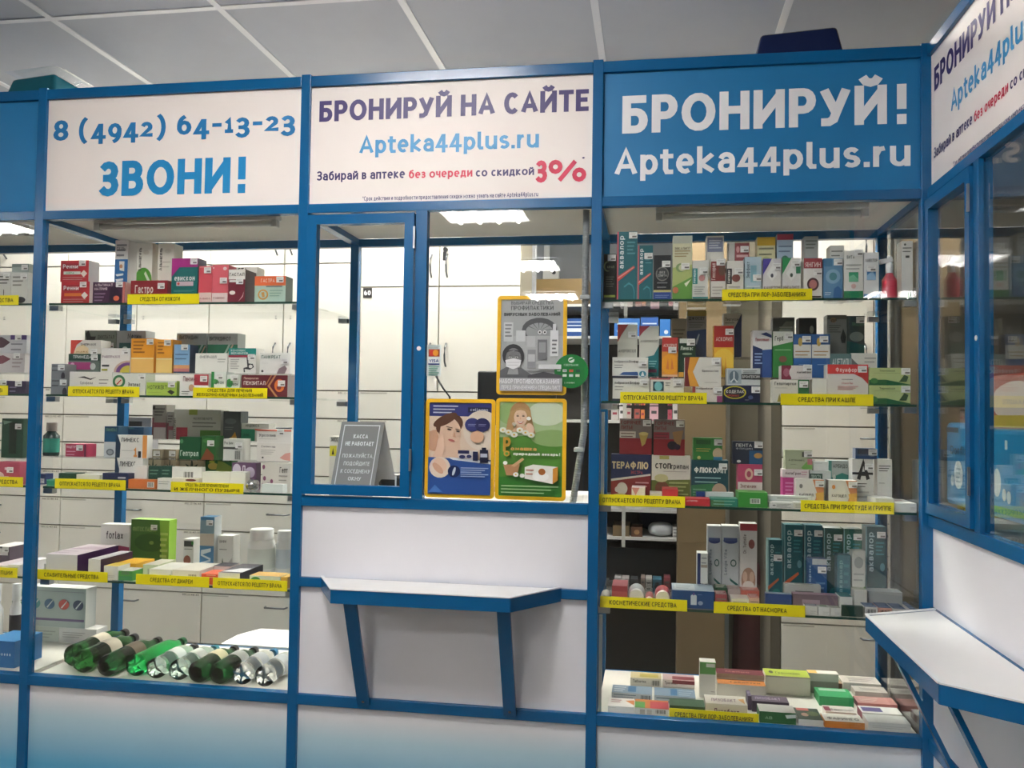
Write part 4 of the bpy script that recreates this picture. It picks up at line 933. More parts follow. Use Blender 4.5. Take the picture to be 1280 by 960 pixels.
def shelf_label(x0, y0, x1, z, txt, label, lines=None):
    """yellow plate standing at the shelf front; x in photo pixels"""
    A = atY(x0, y0, .033); B = atY(x1, y0, .033); h = .0295
    m = MB(); m.box(A.x, B.x, .0325, .0345, z-.005, z-.005+h, mat('ffec0c', .4, 'plastic'))
    F = Face((A.x, .0325, z-.005+h), (B.x-A.x, 0, 0), (0, 0, -h), (0, -1, 0))
    if len(txt) == 1: art = [('t', txt[0], .07 if lines is None else lines[0], .30, .93 if lines is None else lines[1], .70, '2c2a10')]
    else: art = [('t', txt[0], .2, .12, .8, .42, '2c2a10'), ('t', txt[1], .05, .54, .95, .84, '2c2a10')]
    draw(m, F, art); tag(m.build('shelf_label'), label, 'shelf label')
RX_ = 'ОТПУСКАЕТСЯ ПО РЕЦЕПТУ ВРАЧА'
G = (0, 0, 1)

# ---------------------------------------------------------------- far left case
pl = ', far left case'
g = Goods(SHELF[0], pl, 0, 0, 1, {2: .05})
g.add((0, 260, 6.4), [
 (-60, 510, 90, 1, 0, 'd4d2d0', [('l', .4, .15, .95, .35, 3, '5a5854'), ('r', .62, .55, .66, .95, '3a3a38')], 'pale grey carton with dark print on the top shelf'),
 (92, 515, 225, 1, 0, 'd9d8d4', [('l', .1, .15, .8, .4, 3, '8a8884'), ('o', .6, .87, .3, .1, '2c2e3c')], 'white carton with dark blob beside the label'),
 (98, 447, 232, 2, 'r', 'a9b4b0', [('r', 0, 0, 1, .12, '7f8c88')], 'tall greyish green carton at back of the top shelf'),
]); g.build()
g = Goods(SHELF[1], pl, 0, 0, 1, {2: .068})
g.add((0, 390, 6.4), [
 (-90, 330, 200, 2, 'r', 'd8d0d0', [('p', [(0, .3), (.4, .1), (.62, .3), (.4, .55), (0, .6)], '8a4a58'), ('l', .66, .3, .95, .7, 3, 'b0a0a0')], 'white carton with mauve swoosh, lower of two', {'k': 'a'}),
 (-90, 185, 215, 2, 'a', 'cfcdd2', [('r', .58, 0, 1, .25, '5a4080'), ('p', [(0, .25), (.35, .1), (.58, .4), (.4, .7), (0, .75)], '5a3a48'), ('l', .6, .5, .9, .8, 2, '8a8890')], 'grey carton with purple strip, upper of two'),
 (-60, 548, 60, 1, 0, '4a3a68', [], 'short purple carton behind the cut label'),
 (64, 552, 205, 1, 0, '33264a', [('l', .1, .5, .5, .8, 2, '8a80a0')], 'dark purple carton on the second shelf', {'pr': (.65, .2)}),
]); g.build()
g = Goods(SHELF[2], pl, 0, 0, 1, {2: .075})
g.add((0, 490, 6.4), [
 (18, 212, 190, 2, 'r', '1f4a38', [('r', .35, .1, .7, .9, '15281f'), ('p', [(.05, .05), (.5, .08), (.1, .16)], '7fa08c')], 'dark green film-wrapped carton on the third shelf', {'pr': (.8, .2)}),
 (-40, 560, 160, 1, 0, 'b84a62', [('o', .2, .7, .2, .25, 'e8c8cc'), ('l', .4, .3, .6, .7, 2, 'e8d0d4')], 'crimson carton lying on the third shelf', {'pr': (.65, .35)}),
]); g.build()
g = Goods(SHELF[3], pl, 0, 0, 1)
g.add((0, 620, 6.4), [
 (-80, 555, 60, 1, 0, 'e4e0e0', [], 'white carton lying flat beside the label, left one', {'d': .14, 'top': 'c8b8c0'}),
 (66, 550, 158, 1, 0, 'dedada', [('l', .1, .3, .9, .7, 2, 'aaaaaa')], 'white carton lying flat beside the label, right one', {'d': .14, 'top': 'cfc9d0'}),
 (-60, 405, 80, 3, 0, '5a4a58', [('r', .05, .1, .9, .5, 'e2dcdc')], 'dark framed white carton at back of the fourth shelf', {'top': 'e0dada', 'd': .1}),
]); g.build()
g = Goods(SHELF[4], pl, 0, 0, 1)
g.add((0, 730, 6.4), [
 (28, 5, 145, .26, 0, 'eceaea', [], 'white bottle with black label on the case floor', {'kind': 'bottle', 'cap': 'f2f2f2', 'lab': '2c2830'}),
 (-110, 10, 15, .22, 0, 'f0efee', [], 'white bottle at the picture edge on the case floor', {'kind': 'bottle', 'cap': 'f2f2f2', 'lab': 'e2e2e0'}),
 (100, 60, 200, .34, 0, '7f9a84', [('r', 0, .1, .5, .5, '5f8a60')], 'green carton behind the post on the case floor', {'d': .06}),
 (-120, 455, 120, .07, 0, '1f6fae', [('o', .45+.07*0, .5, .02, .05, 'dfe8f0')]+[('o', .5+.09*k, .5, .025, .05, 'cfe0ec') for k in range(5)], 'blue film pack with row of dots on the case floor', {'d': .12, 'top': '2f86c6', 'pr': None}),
]); g.build()

# ---------------------------------------------------------------- left case, shelf 1
pl = ', top shelf, left case'
g = Goods(SHELF[0], pl, 0, 0, 1, {2: .05})
ren = lambda c: [('r', .05, .14, .66, .42, 'a82430'), ('t', 'Ренни', .09, .18, .62, .38, 'ffffff'), ('r', .12, .52, .72, .66, c), ('p', [(.72, .62), (.84, .46), (.96, .62), (.84, .8)], 'f0e6dc'), ('l', .1, .8, .9, .9, 2, 'e0a0a0')]
A0 = (0, 260, 6.4); A1 = (180, 260, 6.4)
g.add(A0, [
 (492, 590, 718, 1, 0, 'c8323a', ren('f0883a'), 'red carton with orange band, lower of two', {'side': 'e8e2e0', 'k': 'rn'}),
 (487, 420, 712, 1, 'rn', 'c8323a', ren('dfe8dc')+[('t', 'МЯТА', .22, .55, .5, .64, '3a8a4a')], 'red carton with pale green band, upper of two', {'side': 'e8e2e0'}),
 (745, 592, 1003, 1, 0, '4a2248', [('t', 'АЛЬГИНАТ', .06, .08, .62, .2, 'f0dfe0'), ('t', 'НАТРИЯ', .06, .26, .45, .38, 'f0dfe0'), ('p', [(.55, .3), (.7, .2), (.9, .6), (.85, .9), (.5, .95)], '2c1030'), ('o', .74, .76, .09, .12, 'd86a4a'), ('r', .93, .0, 1, 1, 'd87a72'), ('l', .06, .55, .4, .85, 3, '9a7a98')], 'dark purple carton with glowing stomach picture', {'pr': (.84, .12), 'side': 'e8b4ae'}),
 (925, 258, 1028, 2, 'r', 'e6e4e2', [('r', 0, .38, 1, 1, '2b70b0'), ('l', .12, .1, .9, .3, 3, '8a8a90'), ('p', [(.35, .42), (.75, .42), (.75, .62), (.4, .6)], 'e8e4e0'), ('o', .5, .52, .12, .04, 'c08a60'), ('p', [(.1, .68), (.7, .66), (.7, .7), (.2, .72)], 'f2f2f2'), ('p', [(.1, .78), (.7, .76), (.7, .8), (.2, .82)], 'f2f2f2'), ('t', 'ГЕЛЬ', .15, .14, .8, .2, '6a6a70')], 'tall white and blue carton with white gut line', {'pr': None, 'side': 'd8d6d6'}),
 (1100, 280, 1222, 2, 'r', 'ebe6dc', [('o', .45, .78, .55, .26, '5aa83a'), ('v', 'Альмагель', .1, .1, .3, .6, '4a4038'), ('o', .6, .2, .2, .05, 'd8d0c4'), ('p', [(.6, .6), (.9, .8), (.8, .85), (.5, .65)], 'e8f0dc')], 'tall white syrup carton with green circle', {'pr': None, 'side': 'd4ccc0'}),
 (1048, 580, 1340, 1, 0, '9a2430', [('t', 'Гастро', .12, .2, .62, .55, 'f4e8e4'), ('p', [(.5, .9), (.56, .5), (.62, .9)], 'e8c0b0'), ('l', .5, .9, .95, .9, 1, 'f0d8d0')], 'dark red carton behind the yellow label', {'pr': (.85, .25), 'd': .06}),
])
g.add(A1, [
 (115, 285, 243, 2, 'r', 'ece6da', [('r', 0, .76, 1, 1, 'f2b42a'), ('o', .5, .76, .5, .06, 'ece6da'), ('v', 'Альмагель', .08, .1, .28, .58, '3a3430'), ('o', .62, .16, .2, .05, 'dcd4c8'), ('l', .3, .4, .8, .5, 2, 'd0c8bc')], 'tall white syrup carton with yellow foot', {'pr': None, 'side': 'd8d2c6'}),
 (225, 402, 433, 1, 0, '10716e', [('r', 0, 0, 1, .2, 'b02a86'), ('p', [(0, .2), (.3, .2), (0, .42)], 'b02a86'), ('t', 'евискон', .12, .38, .9, .5, 'ffffff'), ('r', .2, .52, .85, .62, 'dcc0cc'), ('o', .28, .57, .05, .03, 'd84a3a'), ('l', .1, .72, .9, .74, 2, '8ac8c4'), ('p', [(.1, 1), (.4, .78), (.5, 1)], 'dfe8e6')], 'teal carton with magenta top edge', {'pr': (.88, .08), 'side': '4a4650'}),
 (442, 465, 546, 1, 0, 'd8525e', [('r', 0, .72, 1, 1, 'ecd0cc'), ('t', 'РАВИОЛ', .12, .86, .9, .91, 'a04048'), ('r', .05, .02, .95, .04, 'f0a0a0')], 'pink red carton with pale foot, left of two', {'pr': (.7, .12)}),
 (550, 455, 675, 1, 0, 'e06470', [('r', 0, .74, 1, 1, 'f4dcd8'), ('o', .8, .1, .12, .045, 'f6e0e0'), ('t', 'ГАВИОН', .1, .85, .8, .9, 'a04850'), ('o', .08, .08, .05, .02, 'f6e0e0')], 'pink red carton with pale foot, right of two', {'pr': (.75, .42)}),
 (680, 492, 812, 1, 0, '7a2034', [('r', 0, 0, 1, .3, 'f2ece6'), ('t', 'ГАСТАЛ', .05, .1, .95, .2, '3a3434'), ('r', .05, .32, .5, .38, 'f2ece6'), ('o', .25, .7, .18, .06, 'f2ece6'), ('p', [(.6, .98), (.85, .8), (.95, .66), (.9, .82)], 'e8c8c8'), ('l', .08, .94, .9, .94, 1, 'e8c8c8')], 'maroon carton with white top', {'side': '3c1822', 'pr': (.7, .36), 'd': .07}),
 (700, 472, 905, 2, 'r', 'e9e4da', [('T', 'ГАСТА', .02, .04, .62, .22, '2c2a28')], 'cream carton with black lettering behind the maroon one', {'pr': None}),
 (888, 545, 1135, 1, 0, 'b9d2c4', [('r', 0, 0, 1, .36, 'ef6f3c'), ('t', 'ГАСТРА', .2, .1, .65, .24, 'ffe8dc'), ('o', .28, .7, .17, .2, 'd89a4a'), ('o', .28, .7, .12, .14, 'b9d2c4'), ('p', [(.22, .62), (.32, .6), (.34, .8), (.26, .8)], 'd89a4a'), ('l', .5, .55, .92, .75, 3, '8fb0a0'), ('r', .38, .36, .9, .42, '7a8a86')], 'pale green carton with orange top', {'pr': (.83, .14), 'side': '8a9a90'}),
]); g.build()
shelf_label(159.4, 372, 248.7, SHELF[0], ['СРЕДСТВА ОТ ИЗЖОГИ'], 'yellow label about heartburn on the top shelf of the left case', (.18, .74))

# ---------------------------------------------------------------- left case, shelf 2
pl = ', second shelf, left case'
g = Goods(SHELF[1], pl, 0, 0, 1, {2: .070, 3: .11})
A0 = (0, 390, 6.4); A1 = (180, 390, 6.4)
gr = [('o', .85, .85, .14, .28, '3a3440'), ('l', .05, .15, .5, .45, 2, '5a5a60')]
g.add(A0, [
 (372, 532, 540, 1, 0, '8a8c90', gr, 'slate grey carton, lower of two', {'k': 'g', 'pr': (.85, .25)}),
 (347, 415, 524, 1, 'g', '8a8c90', gr, 'slate grey carton, upper of two', {'pr': (.8, .25)}),
 (550, 335, 798, 2, 'r', '6f7f76', [('r', 0, 0, 1, .36, '1f4a3c'), ('t', 'ТРИМЕДАТ', .15, .08, .82, .25, 'f2f2ee'), ('r', .0, .45, .72, .85, 'a83a78'), ('o', .14, .62, .07, .14, 'e0a8c8'), ('o', .8, .68, .09, .18, 'c8d0cc')], 'dark green carton with magenta panel', {'k': 't', 'pr': (.86, .2)}),
 (568, 225, 808, 2, 't', 'e4ded6', [('p', [(0, 0), (.4, 0), (.2, .35), (.1, 1), (0, 1)], 'd8483a'), ('p', [(.1, 1), (.2, .55), (.4, .3), (.6, .6), (.6, 1)], 'f0d4a8'), ('t', 'ОМЕПРАЗОЛ', .34, .24, .84, .4, '3a3a3c'), ('t', 'МАКС', .2, .8, .6, .92, '9a6a2a')], 'white carton with red corner on top of another', {'pr': (.8, .85)}),
 (672, 147, 930, 3, 'r', '8b9386', [('p', [(.02, .1), (.12, 0), (.2, .2), (.36, .2), (.28, .45), (.36, .7), (.2, .75), (.1, 1), (.05, .7), (0, .6), (.08, .4)], '22241f'), ('t', 'ДЮСПАТАЛ', .42, .16, .95, .28, '3c4038')], 'grey green carton with black splash', {'pr': (.85, .5)}),
 (936, 150, 1168, 3, 'r', 'aeb2b4', [('t', 'Мезим', .38, .08, .85, .28, '26262a'), ('r', .1, .4, .5, 1, '3a6a68'), ('o', .3, .62, .1, .1, 'cfe0dc')], 'grey carton with teal block behind the orange cartons', {'pr': None}),
 (810, 290, 1043, 2, 'r', 'eee9e4', [('t', 'РАБЕПРАЗОЛ', .05, .3, .65, .4, '8a5a78'), ('o', .95, 1.0, .5, .5, 'd0b0a0'), ('o', .95, 1.0, .42, .42, '7a4a90'), ('o', .97, 1.0, .3, .3, 'd8c84a'), ('r', .05, .68, .3, .76, '4a4a4e'), ('r', .05, .85, .25, .93, 'b0b040')], 'white carton with rainbow arc', {'pr': (.85, .14)}),
 (1052, 212, 1235, 2, 'r', 'f3a32c', [('r', 0, .58, 1, 1, 'f6c46e'), ('r', 0, .56, 1, .6, 'fbe0a8'), ('l', .1, .1, .6, .4, 4, 'a8641c')], 'orange carton with pale lower half, left of two', {'pr': (.85, .1)}),
 (558, 478, 898, 1, 0, 'efebe6', [('p', [(.2, .25), (.35, .2), (.5, .3), (.64, .22), (.5, .36), (.35, .28)], '3a3436'), ('t', 'Салофальк', .26, .42, .56, .55, '8a8484'), ('l', .7, .35, .92, .5, 2, 'a09a98')], 'white carton with dark swirl behind the label', {'pr': None}),
 (902, 490, 1165, 1, 0, 'e9e9e4', [('o', .2, .38, .19, .3, '2f7a4a'), ('o', .2, .38, .12, .19, 'e8d8c8'), ('p', [(.12, .5), (.26, .28), (.28, .32), (.15, .54)], 'c83a3a'), ('t', 'Энтекс', .48, .42, .86, .6, '3c3a38')], 'white carton with green octagon', {'pr': (.95, .15)}),
])
g.add(A1, [
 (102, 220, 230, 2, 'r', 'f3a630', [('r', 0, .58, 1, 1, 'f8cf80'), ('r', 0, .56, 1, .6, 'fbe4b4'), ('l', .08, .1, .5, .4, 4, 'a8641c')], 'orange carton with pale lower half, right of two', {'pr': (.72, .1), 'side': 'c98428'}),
 (242, 260, 368, 2, 'r', '8ab4dc', [('r', 0, .72, 1, .86, 'e0a070'), ('r', 0, .84, 1, .95, 'd07a80'), ('r', 0, .95, 1, 1, '3a4a6a'), ('l', .1, .35, .9, .5, 2, '5a7aa0')], 'sky blue carton with sunset stripe', {'side': '3a4258', 'pr': (.7, .1)}),
 (263, 170, 500, 3, 'r', 'a9adab', [('r', 0, .42, 1, 1, '2f7358'), ('t', 'ВИТРИДИН', .1, .08, .72, .22, '2c2e2c'), ('p', [(.6, .95), (.85, .4), (.92, .4), (.67, .95)], 'a9c0b4'), ('p', [(.72, .95), (.95, .45), (1, .45), (.78, .95)], 'c0a890')], 'grey carton with green lower part, left twin', {'pr': None}),
 (512, 170, 752, 3, 'r', 'b3b6b4', [('r', 0, .4, 1, 1, '34795e'), ('t', 'ВИТРИДИНОЛ', .06, .12, .76, .26, '2c2e2c'), ('p', [(.45, .95), (.7, .4), (.77, .4), (.52, .95)], 'b4c8bc'), ('p', [(.57, .95), (.82, .4), (.88, .4), (.63, .95)], 'c8b098')], 'grey carton with green lower part, right twin', {'pr': None, 'side': '9aa09c'}),
 (413, 330, 668, 2, 'r', 'f0ede6', [('t', 'ОМЕПРАЗОЛ', .14, .12, .66, .25, '5a6058'), ('l', .7, .3, .95, .42, 2, 'a0a098'), ('l', .15, .9, .4, .9, 1, '7a7a74')], 'plain white carton with grey lettering', {'pr': None}),
 (680, 290, 898, 2, 'r', 'eeeae4', [('r', 0, 0, 1, .27, '1f9088'), ('t', 'КОМПЛЕКС', .08, .05, .62, .13, 'f4f8f6'), ('t', 'ФЕРМЕНТОВ', .08, .16, .7, .24, 'f4f8f6'), ('r', 0, .27, .7, .36, 'a03048'), ('p', [(.66, .36), (.72, .36), (.74, .6), (.9, .62), (.94, .75), (.8, .85), (.6, .82), (.62, .95), (.57, .95), (.56, .78), (.7, .74)], '3a3a40'), ('o', .82, .72, .07, .07, 'eeeae4'), ('l', .08, .45, .4, .8, 5, 'b8b4b0')], 'white carton with teal top and stomach drawing', {'pr': (.85, .35)}),
 (928, 326, 1165, 2, 'r', 'f1efe9', [('t', 'ПАНКРЕАТ', .05, .12, .7, .28, '3f6a58'), ('p', [(.58, 1), (.66, .75), (.85, .6), (.93, .75), (.85, 1)], 'a08c90'), ('l', .06, .5, .3, .52, 1, '6a6a68'), ('o', .1, .88, .04, .06, '4a4a48')], 'white carton with mauve leaf shape', {'pr': (.85, .4)}),
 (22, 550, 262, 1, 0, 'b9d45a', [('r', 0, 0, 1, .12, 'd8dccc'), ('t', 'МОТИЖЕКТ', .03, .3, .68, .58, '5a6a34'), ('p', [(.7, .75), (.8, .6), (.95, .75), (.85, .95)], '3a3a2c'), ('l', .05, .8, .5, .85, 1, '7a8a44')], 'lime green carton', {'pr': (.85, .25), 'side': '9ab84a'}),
 (288, 500, 518, 1, 0, 'ece8e2', [('r', .5, 0, 1, .5, 'b83a48'), ('t', 'Панзино', .12, .08, .6, .32, '7a3a40'), ('o', .42, .62, .1, .16, 'c89a7a'), ('l', .08, .8, .35, .9, 2, '3a3a3a')], 'white carton with red corner behind the label', {'pr': (.85, .2)}),
 (540, 478, 658, 1, 0, 'e8ebe4', [('r', 0, 0, .2, 1, '2f9048'), ('t', 'Креон', .16, .35, .85, .5, '4a5a48'), ('o', .3, .4, .18, .1, '5aa860')], 'white carton with green edge, taller of two', {'pr': (.6, .2)}),
 (666, 500, 770, 1, 0, 'dfe3da', [('o', .2, .4, .25, .2, '3a9a50'), ('t', 'Креон', .15, .35, .85, .5, '4a5a48')], 'white carton with green edge, shorter of two', {'pr': (.6, .15)}),
 (782, 505, 1150, 1, 0, '6f2430', [('t', 'Панкреатин', .05, .1, .37, .2, 'e8c8b8'), ('t', 'ПЕНЗИТАЛ', .05, .28, .52, .46, 'f4e8e0'), ('p', [(.72, .0), (.76, .0), (.62, .5), (.8, 1), (.75, 1), (.57, .5)], 'c8885a'), ('p', [(.64, .0), (.67, .0), (.55, .45), (.52, .45)], 'b87a50'), ('o', .83, .48, .11, .3, 'e87a3a'), ('o', .82, .56, .05, .12, '8a3a34')], 'long maroon carton with orange disc', {'pr': (.88, .38), 'side': 'a09894'}),
]); g.build()
shelf_label(85.2, 487, 174, SHELF[1], [RX_], 'yellow prescription label at left end of second shelf, left case')
shelf_label(241.3, 489, 333.9, SHELF[1], ['СРЕДСТВА ДЛЯ ЛЕЧЕНИЯ', 'ЖЕЛУДОЧНО-КИШЕЧНЫХ ЗАБОЛЕВАНИЙ'], 'yellow two-line label on the second shelf of the left case')
shelf_label(-30, 487, 9.7, SHELF[1], ['ОБЕЗБОЛИВАЮЩИЕ СРЕДСТВА'], 'yellow label cut by the picture edge on second shelf', (-.1, .85))
shelf_label(-60, 372, 23, SHELF[0], ['ЖЕЛЧЕГОННЫЕ СРЕДСТВА'], 'yellow label cut by the picture edge on top shelf')
shelf_label(-60, 600, 28.5, SHELF[2], ['УСПОКОИТЕЛЬНЫЕ СРЕДСТВА'], 'yellow label cut by the picture edge on third shelf')
shelf_label(-60, 714, 21.5, SHELF[3], ['СРЕДСТВА КОНТРАЦЕПЦИИ'], 'yellow label cut by the picture edge on fourth shelf')

# ---------------------------------------------------------------- left case, shelf 3
pl = ', third shelf, left case'
z3a = atY(60, 570, ROW[2]).z-SHELF[2]; z3b = atY(200, 549, ROW[3]).z-SHELF[2]
g = Goods(SHELF[2], pl, 0, 0, 1, {2: z3a, 3: z3b})
A0 = (0, 490, 6.4); A1 = (180, 490, 6.4)
lk = lambda: [('p', [(0, 0), (.06, 0), (.16, .4), (.14, 1), (0, 1)], '26405c'), ('t', 'ЛИНЕКС', .17, .12, .74, .3, '28282c'), ('l', .2, .68, .55, .72, 1, '3a3a3e'), ('r', .86, 0, 1, 1, 'f0a050'), ('T', '1', .58, .55, .7, .95, 'f0a050'), ('r', .73, .7, .82, .98, '2a2a2e')]
star = [('p', [(.5, .2), (.56, .5), (.75, .42), (.62, .62), (.72, .85), (.54, .7), (.5, .95), (.45, .7), (.28, .85), (.38, .62), (.24, .42), (.44, .5)], '2c3a2a')]
g.add(A0, [
 (320, 245, 430, 2, 'r', '1f3a3a', [], 'dark teal bottle with grey cap', {'kind': 'bottle', 'cap': 'a49a92', 'lab': '2f8a78'}),
 (481, 415, 690, 2, 'r', 'b8385a', [('t', 'ФИЦЕТУРА', .05, .14, .58, .34, 'f0d8e0'), ('l', .05, .6, .5, .85, 2, 'e0a0b4'), ('r', .92, 0, 1, 1, '6a2a4a')], 'small crimson carton', {'pr': (.72, .3)}),
 (838, 275, 950, 2, 'r', '215a80', [('t', 'ЛИНЕКС', .1, .06, .9, .16, '8ac0a0'), ('r', 0, .5, 1, 1, 'c8ccd0'), ('o', .45, .83, .28, .11, '6a6e78'), ('o', .45, .83, .18, .07, 'a0a4ac')], 'blue and white carton left of the white capsule carton', {'pr': None}),
 (985, 280, 1150, 3, 'r', '1f527a', [('t', 'ЛИНЕКС', .04, .05, .55, .18, '6ab0a0')], 'blue carton half hidden behind white capsule carton', {'pr': None}),
 (1030, 205, 1210, 4, 0, '9a989c', [('r', .03, .06, .6, .14, '3a3a3c')], 'grey carton at back beside the rear post', {'pr': None}),
 (922, 528, 1145, .10, 0, 'eeeae4', lk()[:2], 'white capsule carton with black lettering, lower of two', {'k': 'l', 'pr': None, 'd': .028}),
 (928, 345, 1180, .10, 'l', 'eeeae4', lk(), 'white capsule carton with orange edge, upper of two', {'pr': None, 'd': .028}),
 (288, 700, 438, .05, 0, '2f9a72', [('r', 0, 0, 1, .2, '6ab89a')], 'flat green carton left of the label', {'pr': None, 'd': .035, 'k': 'gg'}),
 (292, 655, 385, .088, 0, '2a3f78', [('r', .1, .45, .9, .9, 'e4e4e8'), ('l', .2, .6, .8, .8, 2, '6a6a78')], 'small navy carton with white panel', {'pr': None, 'd': .035}),
 (470, 650, 603, .058, 0, '1f4a3c', [], 'flat dark green carton behind the label', {'pr': None, 'top': '2f6a58', 'tart': [('l', .1, .3, .9, .7, 2, '8ab0a0')]}),
 (612, 660, 800, .058, 0, 'eceae4', [], 'flat white carton behind the label', {'pr': None}),
 (822, 650, 1045, .045, 0, '1f2c58', [('l', .6, .3, .9, .7, 2, 'c0c4d8')], 'flat navy carton behind the label', {'pr': None, 'd': .03}),
 (1060, 590, 1180, .078, 0, 'f0eee8', [('b', .2, .62, .4, .8, '3a3a3a')], 'white carton with small bar code lying flat', {'pr': None, 'd': .02, 'top': 'f6f4f0'}),
 (1010, 700, 1245, .045, 0, 'df7a3c', [('r', .7, .25, .95, .85, 'f0ece4'), ('b', .73, .3, .92, .78, '2a2a2a')], 'flat orange carton with bar code', {'pr': None, 'd': .025}),
])
